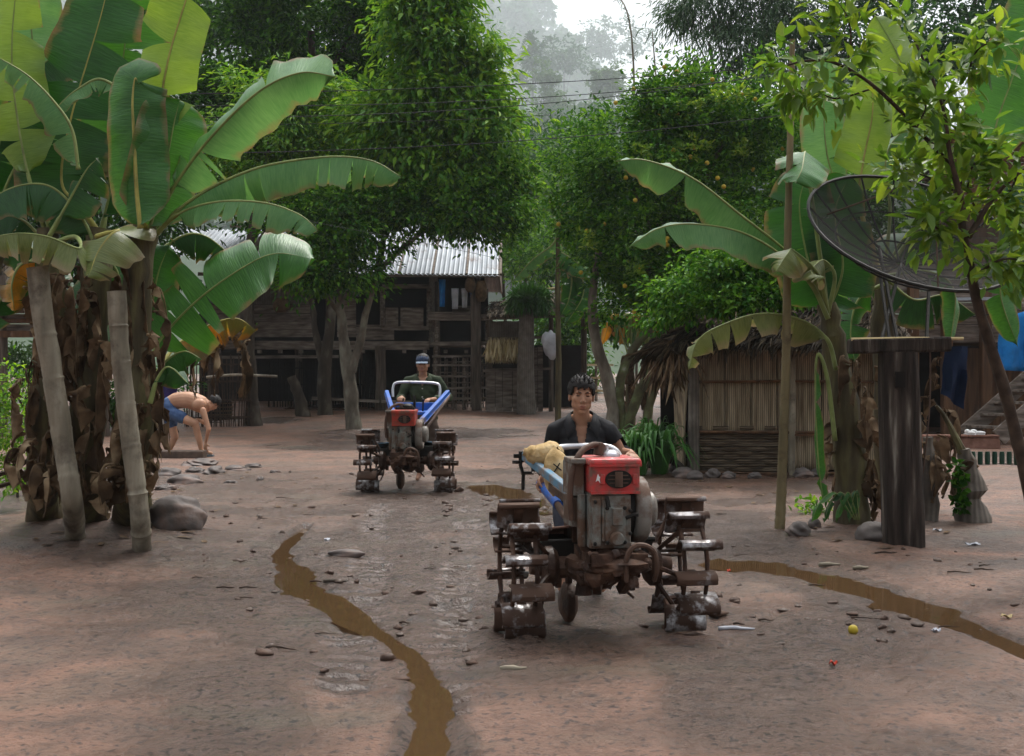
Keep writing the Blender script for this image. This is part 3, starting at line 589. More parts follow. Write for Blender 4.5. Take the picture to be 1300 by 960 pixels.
def big_tree(name, label, base, h, blobs, n, L, m, bark=None, group=None, r0=.3, clump=1.2, droop=.3, cat='tree', per=34, inner=.5, wd=.45, low=-.75):
    """base (x,y,z); blobs in world coordinates"""
    t = thing(name, label, cat, base, group, world=True); bark = bark or M_barkD
    mb = MB(); b = Vector(base); c0 = Vector(blobs[0][0]); top = Vector((c0.x, c0.y, b.z + h))
    trunk_mb(mb, [b - Vector((0, 0, .3)), b.lerp(top, .35) + Vector((r0 * .6, 0, 0)), b.lerp(top, .7) - Vector((r0 * .4, 0, 0)), top], r0, r0 * .35)
    for bl in blobs:
        c = Vector(bl[0]); s = b.lerp(top, .55); trunk_mb(mb, [s, s.lerp(c, .5) + Vector((0, 0, .1 * h)), c], r0 * .4, r0 * .1, 6, 8)
    mb.build('trunk', bark, t)
    crown('crown', blobs, n, L, L * wd, m, t, base, clump, droop, per, inner, low=low)
    return t
def bl(px, py, d, rx, rz, ry=None):
    """blob from a pixel centre, depth, pixel radii"""
    s = d / F; return (tuple(W(px, py, d)), (rx * s, (ry * s if ry else min(rx, rz) * s), rz * s))
far = [('tall round tree fading into mist on the hill, left of the leaning pale cone-shaped one', 676, 82, 300, 18, 36, M_leafF), ('dark spreading tree on the misty crest, beside the round tree', 716, 76, 380, 52, 30, M_leafF),
       ('cone shaped pale green tree leaning on the misty slope', 706, 122, 240, 26, 44, M_leafG), ('feathery bamboo clump at the right of the misty slope', 772, 108, 250, 28, 22, M_leafG),
       ('wide tree low on the misty slope under the cone-shaped tree', 690, 165, 210, 46, 30, M_leafF), ('pale bushy tree near the foot of the misty slope', 700, 205, 150, 34, 26, M_leafG),
       ('dark tree at the foot of the misty slope, behind the wires', 650, 190, 170, 40, 40, M_leafF), ('ghostly tree on the far ridge, rightmost above the bamboo clump', 775, 55, 620, 60, 24, M_leafF),
       ('dim tree half lost in fog at the left of the far ridge', 622, 60, 520, 40, 34, M_leafF), ('round tree low behind the citrus tree', 752, 168, 190, 34, 34, M_leafF)]
for i, (lb, px, py, d, rx, rz, m) in enumerate(far):
    d *= KH; s = d / F; c = W(px, py, d); zb = float(hill_h(c.x, c.y)); zb = min(zb, c.z - rz * s)
    bs_ = [bl(px, py, d, rx, rz)] + [bl(px + rng.uniform(-.5, .5) * rx, py + rng.uniform(-.4, .6) * rz, d, rx * .6, rz * .55) for _ in range(4)]
    if i == 2: bs_ = [bl(690, 95, d, 12, 22), bl(700, 120, d, 20, 26), bl(712, 145, d, 26, 24)]
    big_tree('hill_tree', lb, (c.x, c.y, zb), c.z - zb, bs_, 3200, .75 * d / 240, m, group='trees standing out on the misty hillside', r0=.4, clump=.10 * rx * s + .3, wd=.6)
# the air
hz = MB(); HZ0, HZ1 = -7, 860; hz.box((0, 1900, (HZ0 + HZ1) / 2), (5200, 4800, HZ1 - HZ0)); 
mh = bpy.data.materials.new('haze'); mh.use_nodes = True; nt = mh.node_tree
for n in list(nt.nodes):
    if n.type != 'OUTPUT_MATERIAL': nt.nodes.remove(n)
pv = nt.nodes.new('ShaderNodeVolumePrincipled'); pv.inputs['Color'].default_value = (.90, .97, 1, 1); pv.inputs['Density'].default_value = .0003; pv.inputs['Anisotropy'].default_value = .2
nt.links.new(pv.outputs[0], [n for n in nt.nodes if n.type == 'OUTPUT_MATERIAL'][0].inputs['Volume'])
ho = hz.build('haze', mh, smooth=False); tag(ho, kind='stuff')
# ================================================================ middle distance greenery, d 45-90
mid = [('light green tree behind the tin roof, left of the small banana', 640, 292, 62, [(640, 292, 34, 40), (612, 330, 26, 30)], M_leafG), ('rounded tree behind the bean-hung shed', 690, 262, 75, [(690, 262, 46, 34), (720, 280, 30, 26), (660, 240, 28, 26)], M_leafG),
       ('dark bushy tree beyond the shed roof', 668, 336, 55, [(668, 336, 40, 34), (700, 350, 30, 26), (720, 320, 36, 44), (745, 300, 36, 50)], M_leafC), ('tree closing the lane behind the wood stack', 705, 432, 52, [(712, 402, 26, 26), (700, 440, 22, 26), (735, 445, 26, 50)], M_leafC),
       ('broad green tree on the lower slope just above the lane trees', 680, 240, 120, [(640, 235, 50, 34), (700, 225, 50, 40), (740, 240, 40, 40), (670, 190, 40, 26), (730, 185, 36, 26)], M_leafF), ('bushy tree above the haze line between the two great crowns', 690, 222, 95, [(650, 215, 50, 34), (720, 215, 52, 30), (610, 250, 40, 40), (760, 190, 40, 36)], M_leafF)]
for lb, px, py, d, bs_, m in mid:
    c = W(px, py, d); zb = rise(d); big_tree('leafy_tree', lb, (c.x, d, zb), max(1.5, c.z - zb), [bl(a, b, d + rng.uniform(-1, 1), e, f) for a, b, e, f in bs_], 9000, .0042 * d, m, r0=.12, clump=.012 * d, group='trees behind the shed and lane')
big_tree('leafy_tree', 'tall dark tree standing behind the great dark tree, above the tin roof', (-8.6, 52, .54), 12, [bl(300, 60, 52, 90, 90), bl(400, 20, 52, 90, 90), bl(490, 80, 52, 70, 90), bl(340, 170, 51, 90, 60), bl(450, 190, 51, 90, 60), bl(250, 0, 53, 90, 60)], 26000, .34, M_leafD, r0=.4, clump=.5, wd=.5)
big_tree('leafy_tree', 'dense dark tree standing behind the citrus tree', (6.2, 36, .22), 6, [bl(800, 210, 36, 60, 60), bl(880, 190, 36, 70, 70), bl(960, 220, 36, 60, 80), bl(860, 300, 35, 90, 60), bl(950, 340, 35, 80, 60), bl(780, 320, 36, 50, 60), bl(840, 390, 35, 80, 40)], 26000, .24, M_leafD, r0=.3, clump=.4, wd=.5)
# tall dark trees and bamboo at the upper right, behind the bananas
big_tree('bamboo_clump', 'tall feathery bamboo arching over the upper right against the white sky', (9.6, 46, .45), 13, [bl(900, 12, 46, 46, 34), bl(960, 30, 46, 60, 46), bl(940, 75, 45, 50, 34), bl(1010, 60, 45, 60, 50), bl(870, 30, 47, 26, 24), bl(990, -60, 46, 100, 60)], 26000, .30, M_bamboo_leaf, r0=.15, clump=.5, droop=1.1, cat='bamboo', wd=.16, per=40)
big_tree('leafy_tree', 'dark tall tree filling the top right corner behind the banana', (17.5, 44, .4), 13, [bl(1110, 40, 44, 80, 70), bl(1200, 30, 43, 90, 80), bl(1290, 60, 42, 80, 90), bl(1180, 130, 42, 90, 70), bl(1110, 170, 43, 70, 70), bl(1260, -60, 44, 130, 60), bl(1190, 200, 42, 70, 50), bl(1230, 110, 41, 60, 60), bl(1150, 90, 41, 60, 60)], 30000, .22, M_leafF, r0=.4, clump=.45)
big_tree('leafy_tree', 'dark undergrowth tree between the hut roof and the right house', (10.5, 32, .15), 5, [bl(1080, 300, 30, 80, 80), bl(1150, 360, 29, 60, 50), bl(1040, 230, 32, 50, 80), bl(1220, 300, 31, 50, 50)], 14000, .17, M_leafD, r0=.18, clump=.35)
# behind the left bananas
big_tree('leafy_tree', 'dark dense tree behind the left banana clump', (-13, 34, .18), 6, [bl(60, 210, 33, 110, 90), bl(170, 250, 32, 80, 70), bl(10, 320, 32, 70, 60), bl(230, 180, 34, 70, 100), bl(120, 120, 36, 70, 60), bl(120, 330, 33, 90, 50)], 30000, .2, M_leafD, r0=.25, clump=.4)
# ================================================================ the big dark tree left of centre
def forked(t, pts_list, bark, name='trunk', rough=.3):
    mb = MB()
    for pts, r0, r1 in pts_list: trunk_mb(mb, pts, r0, r1, 10, 16, rough)
    return mb.build(name, bark, t)
b1 = G(413, 527); t = thing('broadleaf_tree', 'huge dark glossy tree with twin dark trunks rising in front of the stilt house', 'tree', b1, world=True); d = b1.y
forked(t, [([b1 - Vector((0, 0, .3)), W(412, 470, d), W(420, 400, d), W(415, 320, d), W(400, 200, d), W(395, 40, d)], .20, .09), ([W(412, 470, d), W(400, 420, d), W(395, 380, d), W(370, 300, d)], .12, .06), ([W(414, 330, d), W(470, 250, d), W(520, 160, d)], .13, .04), ([W(402, 220, d), W(330, 160, d), W(300, 90, d)], .12, .04), ([W(398, 120, d), W(450, 40, d)], .1, .04)], M_barkD)
crown('crown', [bl(340, 60, d, 80, 80), bl(430, 20, d, 90, 80), bl(500, 60, d + .5, 70, 70), bl(300, 150, d + 1, 60, 60), bl(400, 130, d + 1.5, 90, 70), bl(330, -60, d, 110, 60), bl(480, -50, d, 100, 60), bl(545, 10, d, 30, 40), bl(455, 210, d + 2, 90, 80), bl(540, 180, d + 1.5, 60, 80), bl(350, 240, d + 2, 80, 60)], 62000, .19, .09, M_leafD, t, b1, .42, .3, per=110, inner=.35)
b2 = G(322, 541); t = thing('broadleaf_tree', 'yellow green long-leaved tree on the rough dark trunk by the yellowing banana', 'tree', b2, world=True); d = b2.y
forked(t, [([b2 - Vector((0, 0, .3)), W(318, 480, d), W(312, 420, d), W(315, 330, d), W(330, 240, d), W(350, 150, d)], .19, .08), ([W(315, 330, d), W(380, 230, d), W(430, 150, d)], .09, .03)], M_barkD)
crown('crown', [bl(345, 150, d, 62, 55), bl(400, 130, d, 50, 50), bl(300, 200, d + .3, 40, 45), bl(370, 205, d - .2, 62, 45), bl(430, 190, d, 40, 45)], 21000, .17, .06, M_leafB, t, b2, .36, .6, per=90, inner=.3)
b3 = G(449, 544); t = thing('broadleaf_tree', 'drooping bright green tree on the pale forked trunk left of the far tractor', 'tree', b3, world=True); d = b3.y
forked(t, [([b3 - Vector((0, 0, .3)), W(445, 500, d), W(440, 460, d), W(434, 410, d), W(432, 385, d), W(440, 320, d)], .19, .09), ([W(444, 470, d), W(456, 440, d), W(464, 400, d), W(478, 350, d), W(500, 250, d), W(540, 150, d), W(560, 60, d)], .11, .04), ([W(434, 400, d), W(400, 360, d), W(380, 340, d)], .07, .03), ([W(478, 345, d), W(530, 300, d), W(590, 270, d)], .07, .03)], M_bark)
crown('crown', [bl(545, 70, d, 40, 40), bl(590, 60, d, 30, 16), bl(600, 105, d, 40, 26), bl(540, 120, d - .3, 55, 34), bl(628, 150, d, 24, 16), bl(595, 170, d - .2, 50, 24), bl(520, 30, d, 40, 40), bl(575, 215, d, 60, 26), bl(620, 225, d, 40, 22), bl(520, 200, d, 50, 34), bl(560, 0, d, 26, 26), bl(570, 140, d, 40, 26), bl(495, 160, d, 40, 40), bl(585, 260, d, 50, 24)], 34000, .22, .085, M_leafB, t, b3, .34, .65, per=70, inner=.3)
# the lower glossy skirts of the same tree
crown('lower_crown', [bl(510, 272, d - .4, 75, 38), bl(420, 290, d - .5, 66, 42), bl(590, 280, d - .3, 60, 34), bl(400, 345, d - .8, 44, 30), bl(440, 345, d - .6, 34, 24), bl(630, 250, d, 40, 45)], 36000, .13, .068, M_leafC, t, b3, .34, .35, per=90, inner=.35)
crown('loose_sprigs', [(c_, tuple(x * 1.14 for x in r_)) for c_, r_ in [bl(590, 60, d, 40, 30), bl(600, 120, d, 44, 40), bl(610, 185, d, 50, 40), bl(585, 240, d, 60, 40), bl(540, 40, d, 50, 50)]], 4200, .2, .08, M_leafB, t, b3, .16, .6, per=26, inner=.92)
# citrus tree
b4 = G(803, 562); t = thing('citrus_tree', 'spreading citrus tree dotted with yellow fruit on several mossy leaning trunks', 'tree', b4, world=True); d = b4.y
forked(t, [([b4 + Vector((-.12, 0, -.3)), W(800, 530, d), W(822, 480, d), W(858, 425, d), W(880, 400, d), W(905, 350, d)], .13, .07), ([b4 + Vector((-.1, .2, -.3)), W(786, 500, d), W(800, 450, d), W(838, 400, d), W(850, 350, d), W(860, 250, d)], .11, .05), ([b4 + Vector((.15, -.15, -.3)), W(828, 500, d), W(850, 458, d), W(862, 420, d)], .10, .07), ([W(836, 405, d), W(822, 360, d), W(828, 300, d), W(800, 230, d)], .08, .03), ([W(860, 300, d), W(900, 220, d), W(930, 150, d)], .08, .03)], M_barkM, rough=.4)
mb = MB(); trunk_mb(mb, [b4 + Vector((-.45, .1, -.3)), W(778, 520, d), W(768, 470, d), W(756, 430, d), W(752, 380, d), W(760, 320, d)], .15, .08, 10, 16, .3); mb.build('trunk', M_bark, t)
cb = [bl(850, 170, d, 60, 60), bl(800, 200, d, 60, 60), bl(760, 250, d, 48, 50), bl(900, 150, d, 60, 50), bl(950, 180, d, 60, 65), bl(870, 260, d - .3, 70, 60), bl(940, 290, d, 70, 60), bl(800, 310, d - .3, 60, 45), bl(870, 350, d - .3, 80, 42), bl(960, 350, d, 60, 40), bl(830, 390, d, 60, 25), bl(900, 395, d - .2, 50, 26), bl(780, 350, d, 45, 40), bl(875, 110, d, 30, 26), bl(985, 240, d, 40, 70), bl(835, 130, d, 30, 40), bl(735, 300, d, 26, 40), bl(985, 130, d, 36, 50), bl(725, 195, d+1, 34, 30)]
crown('crown', cb, 66000, .115, .06, M_leafC, t, b4, .26, .15, per=90, inner=.35)
crown('loose_sprigs', [(c_, tuple(x * 1.12 for x in r_)) for c_, r_ in cb], 7000, .12, .06, M_leafC, t, b4, .11, 0, per=26, inner=.92)
ov = [bl(870, 372, 17.4, 46, 28), bl(930, 352, 17, 55, 30), bl(1000, 345, 17, 52, 34), bl(905, 392, 16.8, 40, 18), bl(965, 382, 16.7, 50, 16), bl(1045, 372, 16.8, 34, 26), bl(850, 400, 18.5, 30, 20)]
crown('overhanging_crown', ov, 15000, .085, .045, M_leafC, t, b4, .14, .35, per=60, inner=.2)
mb = MB(); trunk_mb(mb, [W(880, 400, d), W(900, 385, 21), W(940, 372, 18), W(1010, 360, 17)], .09, .025, 8, 12, .3); mb.build('limb', M_barkM, t)
crown('young_shoots', [bl(818, 192, d - 1.2, 18, 12), bl(880, 190, d - 1.3, 20, 14), bl(745, 310, d - 1, 14, 14), bl(885, 135, d - 1, 22, 12), bl(935, 120, d - 1, 22, 20), bl(800, 345, d - 1.2, 14, 10), bl(950, 190, d - 1, 14, 20), bl(840, 230, d-1, 14, 12)], 1500, .10, .05, M_leafY, t, b4, .07, -.4, per=16, inner=.1)
for i in range(46):
    k = rng.integers(0, len(cb)); c, r = cb[k]; u = rng.normal(size=3); u[1] = -abs(u[1]) - .5; u /= np.linalg.norm(u); p = Vector(c) + Vector(u * np.array(r) * 1.25)
    MB().ball((0, 0, 0), .046, seg=10, ring=7).build('fruit', M_fruit, t, origin=Vector((0, 0, 0)), loc=p - Vector(b4), sharp=0)
# thin pole-like dead bamboo stems above the citrus
for px, pts, lb in ((803, [(808, 330), (806, 160), (803, 60), (795, 12), (780, -10)], 'thin bare bamboo stem curving above the citrus tree, the taller one'), (832, [(840, 330), (836, 150), (832, 90), (828, 40)], 'thin bare bamboo stem with tiny twigs above the citrus tree, the shorter one')):
    dd = 40; t = thing('bamboo', lb, 'bamboo', (W(px, 470, dd).x, dd, rise(dd)), world=True); mb = MB(); base = Vector((W(pts[0][0], 0, dd).x, dd, rise(dd) - .1))
    P = catmull([base] + [W(a, b, dd) for a, b in pts], 20); mb.tube(P, [.05 - .0018 * i for i in range(20)], 6); mb.build('stem', M_pole, t)
    P_ = np.array([list(P[rng.integers(10, 20)]) for _ in range(60)]) + rng.normal(size=(60, 3)) * .06
    leaf_obj('leaf_tuft', P_, unit(60) + [0, 0, -.6], unit(60), .2, .03, M_bamboo_leaf, t, t.location)
# bushes at the left edge
for lb, px, py, dd, bs_, m, n in (('small leafy shrub with fine round leaves at the left edge', 22, 628, 13.2, [(18, 500, 22, 30), (28, 550, 24, 36), (15, 600, 20, 30), (5, 540, 24, 50)], M_leafB, 2600),
                               ('distant green thicket seen under the left hut', 35, 545, 30, [(20, 470, 30, 30), (60, 480, 30, 34), (110, 440, 40, 30), (150, 400, 30, 40)], M_leafG, 6000),
                               ('dark shrub behind the leaning stump by the stilt house', 230, 530, 28, [(190, 500, 40, 40), (150, 520, 30, 30)], M_leafD, 4000)):
    g = G(px, py) if py > 560 else Vector((W(px, 0, dd).x, dd, rise(dd))); big_tree('shrub', lb, tuple(g), .5 if py > 560 else 1.0, [bl(a, b, dd, e, f) for a, b, e, f in bs_], n, .0045 * dd, m, bark=M_twig, r0=.02 if py > 560 else .05, clump=.008 * dd, cat='shrub')
# ================================================================ bananas
def Wp(pts, d0):
    """list of (px,py[,d]) -> world"""
    return [W(p[0], p[1], p[2] if len(p) > 2 else d0) for p in pts]
def banana_leaf(t, P, width, N, m, droop=(15, 15), curl=25, tears=3, ripple=.012, crumple=0.0, name='leaf', rib=M_rib, b0=.12, gap=.25, n=44, K=5, ribr=.011, tip=6):
    P = catmull(P, n); N = Vector(N).normalized(); n_ = len(P); Ts = []; Ns = []
    for i in range(n_):
        tt = (P[min(i + 1, n_ - 1)] - P[max(i - 1, 0)]).normalized(); nn = N - tt * N.dot(tt)
        nn = nn.normalized() if nn.length > .15 else (Ns[-1] if Ns else tt.orthogonal()); Ts.append(tt); Ns.append(nn)
    L = sum((P[i + 1] - P[i]).length for i in range(n_ - 1)); mb = MB(); ph = random.random() * 6
    def ev(A, u):
        x = min(max(u, 0), 1) * (n_ - 1); k = min(int(x), n_ - 2); return A[k].lerp(A[k + 1], x - k)
    for sd, dr in ((1, droop[0]), (-1, droop[1])):
        cuts = sorted([b0] + [random.uniform(b0 + .05, .95) for _ in range(tears)] + [1.0])
        for a, b in zip(cuts[:-1], cuts[1:]):
            m_ = max(2, int((b - a) * n)); da = random.uniform(-1, 1) * (16 if tears else 0) ; vs = []; uvs = []; g = (b - a) * gap * min(1, .06 / (b - a) + .25)
            kx = random.uniform(.9, 1.06) if tears else 1
            for i in range(m_ + 1):
                q = i / m_; u = a + (b - a) * q
                wq = (min(1, max(0, (u - b0) / .14)) ** .55) * (max(0, 1 - u ** tip) ** .6) * width / 2 * kx
                edge = max(0, abs(q - .5) * 2 - .55) / .45
                for j in range(K + 1):
                    s = j / K; uu = u + (.5 - q) * 2 * g * s ** 1.5 * (edge if tears else 0)
                    if b >= 1: uu = min(uu, 1)
                    pp = ev(P, uu); nn = ev(Ns, uu).normalized(); tt = ev(Ts, uu).normalized(); ss = tt.cross(nn) * sd
                    x = 0; z = 0
                    for k in range(j):
                        th = R(dr + da * s + curl * (k + .5) / K); x += math.cos(th) / K; z -= math.sin(th) / K
                    v = pp + (ss * x + nn * z) * wq
                    v += nn * (ripple * s * math.sin(u * L * 26 + ph + sd) + ripple * 1.6 * s * math.sin(u * L * 9 + ph * 2 + sd * 2))
                    if crumple: v += Vector((n3(v, 7) + .5 * n3(v, 19), n3(v, 7, 40) + .5 * n3(v, 19, 3), n3(v, 7, 80))) * crumple * (.3 + s)
                    v += Vector((n3(v, 2.2), n3(v, 2.2, 40), n3(v, 2.2, 80))) * .018 * s
                    vs.append(v); uvs.append((u * L, sd * s))
            fs = [(i * (K + 1) + j, i * (K + 1) + j + 1, (i + 1) * (K + 1) + j + 1, (i + 1) * (K + 1) + j) for i in range(m_) for j in range(K)]
            if sd < 0: fs = [f[::-1] for f in fs]
            mb.add(vs, fs, uvs)
    o = mb.build(name, m, t, sharp=0)
    r = MB(); r.tube([p - q * ribr * .4 for p, q in zip(P, Ns)], [ribr * (2.1 if i / n_ < b0 else 1.5) * (1 - .8 * i / n_) for i in range(n_)], 6); r.build('midrib', rib, o, sharp=0)
    return o
def dead_leaf(t, top, length, width, dirn=(0, 0), name='dead_leaf'):
    top = Vector(top); a = random.uniform(0, 6.28); dx, dy = math.cos(a) * .10 + dirn[0], math.sin(a) * .10 + dirn[1]
    pts = [top, top + Vector((dx, dy, -.05 * length)), top + Vector((dx * 1.5, dy * 1.5, -.45 * length)), top + Vector((dx * 1.2 + random.uniform(-.05, .05), dy * 1.2, -length))]
    N = (math.cos(a), math.sin(a), .1)
    return banana_leaf(t, pts, width, N, M_dry, droop=(random.uniform(30, 80), random.uniform(30, 80)), curl=random.uniform(-20, 60), tears=random.choice((1, 2, 3)), crumple=.06, name=name, rib=M_dry, b0=.05, ribr=.006, n=24, K=5, gap=.6)
def pseudostem(t, pts, r0, r1):
    mb = MB(); P = catmull(pts, 18); mb.tube(P, [(r0 + (r1 - r0) * i / 17) * (1 + .05 * math.sin(i * 1.7)) for i in range(18)], 14, rough=.3); return mb.build('pseudostem', M_stem, t)
d = 10.5
# plant 1 : front right of the left clump
b = G(170, 668); A = thing('banana_plant', 'tall banana plant at the right of the left clump, broad arching leaves over the boulder', 'banana plant', b, world=True)
pseudostem(A, [b - Vector((0, 0, .2)), W(168, 560, d), W(172, 430, d), W(178, 330, d), W(184, 285, d)], .17, .10)
U = (0, -.75, .65)
banana_leaf(A, Wp([(186, 290), (190, 230), (201, 150), (215, 70), (243, -25), (262, -120)], 10.4), .62, (.12, -1, .1), B_lime, (-8, 12), 12, 2, rib=M_ribY, b0=.34, ribr=.013)
banana_leaf(A, Wp([(178, 290), (173, 240), (170, 180), (168, 130), (171, 100), (176, 106)], 10.15), .54, (-.05, -1, .25), B_mid, (18, 10), 28, 0, b0=.02, rib=M_ribY, ribr=.014, tip=14)
banana_leaf(A, Wp([(190, 290), (203, 240), (214, 190), (222, 150), (228, 128)], 10.35), .66, (.35, -.9, .2), B_mid, (25, -30), 10, 0, b0=.02, tip=8)
banana_leaf(A, Wp([(192, 295), (215, 245, 10.4), (262, 180, 10.2), (325, 118, 10), (380, 92, 9.9), (428, 97, 9.8)], 10.5), .62, (-.25, -.62, .72), B_pale, (62, -5), 14, 2, b0=.22, ribr=.012)
banana_leaf(A, Wp([(195, 300), (240, 255, 10.4), (320, 215, 10.2), (410, 199, 10), (470, 203, 9.9), (510, 224, 9.8)], 10.5), .56, (.05, -.25, .95), B_pale, (62, 50), 28, 7, b0=.14, gap=.12, ribr=.012)
banana_leaf(A, Wp([(190, 305), (225, 272, 10.3), (275, 256, 10), (335, 257, 9.8), (380, 272, 9.7), (404, 292, 9.6)], 10.5), .42, (.05, -.4, .9), B_pale, (48, 40), 22, 9, b0=.2, gap=.14)
banana_leaf(A, Wp([(185, 470, 10.8), (205, 430), (250, 382), (305, 342), (350, 322), (402, 330)], 10.9), .84, (.25, -.9, .35), B_mid, (-12, 18), 10, 4, b0=.12, ribr=.012, rib=M_rib)
banana_leaf(A, Wp([(186, 460), (190, 410), (200, 350), (215, 310)], 11.1), .5, (.5, -.8, .2), B_dark, (20, 10), 10, 1, b0=.2)
banana_leaf(A, Wp([(192, 505), (205, 465), (232, 446), (256, 456)], 10.6), .42, (0, -.7, .7), B_mid, (30, 50), 20, 1, b0=.25)
banana_leaf(A, Wp([(190, 512), (200, 480), (215, 466), (240, 488)], 10.2), .36, (.1, -.8, .6), B_dark, (30, 50), 20, 1, b0=.25)
banana_leaf(A, Wp([(188, 330), (230, 300), (262, 300), (300, 330)], 11.2), .5, (0, -.3, .95), B_dark, (60, 60), 20, 5, b0=.2)
banana_leaf(A, Wp([(195, 480, 11.5), (222, 440, 11.8), (262, 414, 12), (300, 404, 12.1), (326, 420, 12.2)], 11.5), .52, (0, -.35, .95), B_yel, (68, 60), 22, 9, b0=.2, gap=.3, crumple=.03, rib=M_ribY)
for q in range(9): dead_leaf(A, W(random.uniform(240, 318), random.uniform(425, 445), 12.2), random.uniform(.3, .62), .09, name='torn_leaf_strip')
# plant 2 : middle
b = G(112, 668); A2 = thing('banana_plant', 'middle banana plant of the left clump, its tall leaf seen from behind with yellow midrib', 'banana plant', b, world=True)
pseudostem(A2, [b - Vector((0, 0, .2)), W(110, 560, 10.7), W(118, 430, 10.7), W(122, 340, 10.7), W(128, 290, 10.7)], .17, .10)
banana_leaf(A2, Wp([(128, 300), (100, 260), (78, 230), (90, 150), (128, 20), (146, -60)], 10.9), .9, (0, -1, .15), B_dark, (8, 5), 12, 6, b0=.22, rib=M_ribY, ribr=.014)
banana_leaf(A2, Wp([(130, 300), (140, 220), (150, 130), (160, 40), (168, -60)], 11.3), .85, (0, -1, .1), B_mid, (8, 8), 10, 2, b0=.2)
banana_leaf(A2, Wp([(126, 300), (138, 250), (150, 210), (175, 200), (205, 225)], 11.0), .55, (-.1, -.8, .5), B_dark, (25, 40), 20, 2, b0=.1)
banana_leaf(A2, Wp([(150, 110), (125, 100), (100, 112), (80, 128), (60, 150)], 10.6), .26, (0, -.5, .85), B_pale, (40, 40), 20, 4, b0=.02)
banana_leaf(A2, Wp([(122, 300), (150, 292, 10.3), (140, 298, 10.1), (124, 320, 10), (112, 352, 9.9)], 10.5), .62, (-.1, -.8, .55), B_old, (22, 26), 26, 3, b0=.12, rib=M_ribY)
banana_leaf(A2, Wp([(126, 320), (100, 270), (60, 235), (10, 240), (-30, 270)], 10.6), .6, (0, -.4, .9), B_dark, (50, 50), 20, 4, b0=.1)
banana_leaf(A2, Wp([(132, 330), (110, 380), (95, 420), (100, 470)], 10.9), .5, (0, -.9, .2), B_dark, (30, 30), 20, 3, b0=.1)
banana_leaf(A2, Wp([(130, 320), (150, 350), (150, 400), (140, 450)], 11), .5, (0, -.9, .2), B_dark, (30, 30), 20, 3, b0=.1)
# plant 3 : left
b = G(58, 664); A3 = thing('banana_plant', 'left banana plant of the left clump, with waxy torn leaves reaching the picture edge', 'banana plant', b, world=True)
pseudostem(A3, [b - Vector((0, 0, .2)), W(56, 560, 10.7), W(66, 430, 10.7), W(64, 360, 10.7), W(60, 290, 10.7)], .17, .10)
banana_leaf(A3, Wp([(60, 300), (40, 240), (22, 150), (15, 60), (25, -60)], 10.7), .62, (.05, -1, .1), B_lime, (10, 8), 15, 3, b0=.3, rib=M_rib)
banana_leaf(A3, Wp([(62, 300), (55, 200), (48, 100), (40, 20), (60, -60)], 11.4), .7, (.2, -1, .1), B_pale, (10, 8), 15, 3, b0=.2, rib=M_rib)
banana_leaf(A3, Wp([(100, 215), (92, 165), (70, 130), (35, 95), (-10, 68)], 10.1), .40, (.3, -.25, .9), B_pale, (50, 62), 20, 4, b0=.02, rib=M_rib)
banana_leaf(A3, Wp([(62, 310), (95, 300, 10.3), (100, 315, 10), (60, 300, 9.9), (20, 296, 9.8), (-30, 305, 9.7)], 10.5), .5, (0, -.4, .9), B_old, (62, 55), 22, 6, b0=.3, gap=.15)
banana_leaf(A3, Wp([(60, 310), (30, 280), (0, 275), (-40, 300)], 10.9), .6, (0, -.4, .9), B_dark, (55, 55), 22, 4, b0=.1)
banana_leaf(A3, Wp([(62, 300), (90, 250), (110, 215), (125, 200)], 10.5), .5, (-.2, -.8, .5), B_dark, (30, 40), 20, 2, b0=.15)
banana_leaf(A3, Wp([(58, 320), (20, 345), (5, 370), (-15, 420)], 10.6), .5, (0, -.7, .6), B_dark, (40, 50), 20, 3, b0=.15)
banana_leaf(A3, Wp([(60, 330), (28, 335), (15, 360), (18, 395)], 10.3), .4, (.1, -.8, .5), B_yel, (40, 50), 20, 5, b0=.15, crumple=.03)
# plant 4 : behind, mostly dark leaves high up, overlapping off the left edge
b = G(-30, 650); A4 = thing('banana_plant', 'rearmost banana plant of the left clump, dark leaves cut by the left edge', 'banana plant', b, world=True)
pseudostem(A4, [b - Vector((0, 0, .2)), W(-30, 560, 11.3), W(-20, 400, 11.3), W(-10, 300, 11.3)], .16, .10)
for pts, w, m_ in (([(-10, 300), (10, 230), (40, 190), (90, 195), (140, 240)], .6, B_dark), ([(-10, 300), (-5, 200), (20, 120), (70, 70), (120, 60)], .65, B_dark), ([(-10, 300), (-30, 200), (-35, 80), (-10, -40)], .7, B_mid), ([(-10, 310), (20, 300), (60, 340), (80, 400)], .5, B_dark)):
    banana_leaf(A4, Wp(pts, 11.3), w, (0, -.6, .7), m_, (40, 40), 18, 4, b0=.12)
# hanging dead leaves wrapping the stems
for T_, x0, x1, nn in ((A, 135, 196, 30), (A2, 85, 150, 26), (A3, 28, 90, 28)):
    for i in range(nn):
        x = random.uniform(x0, x1); y = random.uniform(330, 585); dd = 10.5 + random.uniform(-.28, .2)
        dead_leaf(T_, W(x, y, dd), random.uniform(.3, min(1.0, (655 - y) / 150)) if y < 590 else .4, random.uniform(.08, .19))
    for i in range(4): dead_leaf(T_, W(random.uniform(x0, x1), random.uniform(585, 600), 10.2), random.uniform(.3, .4), random.uniform(.16, .3))
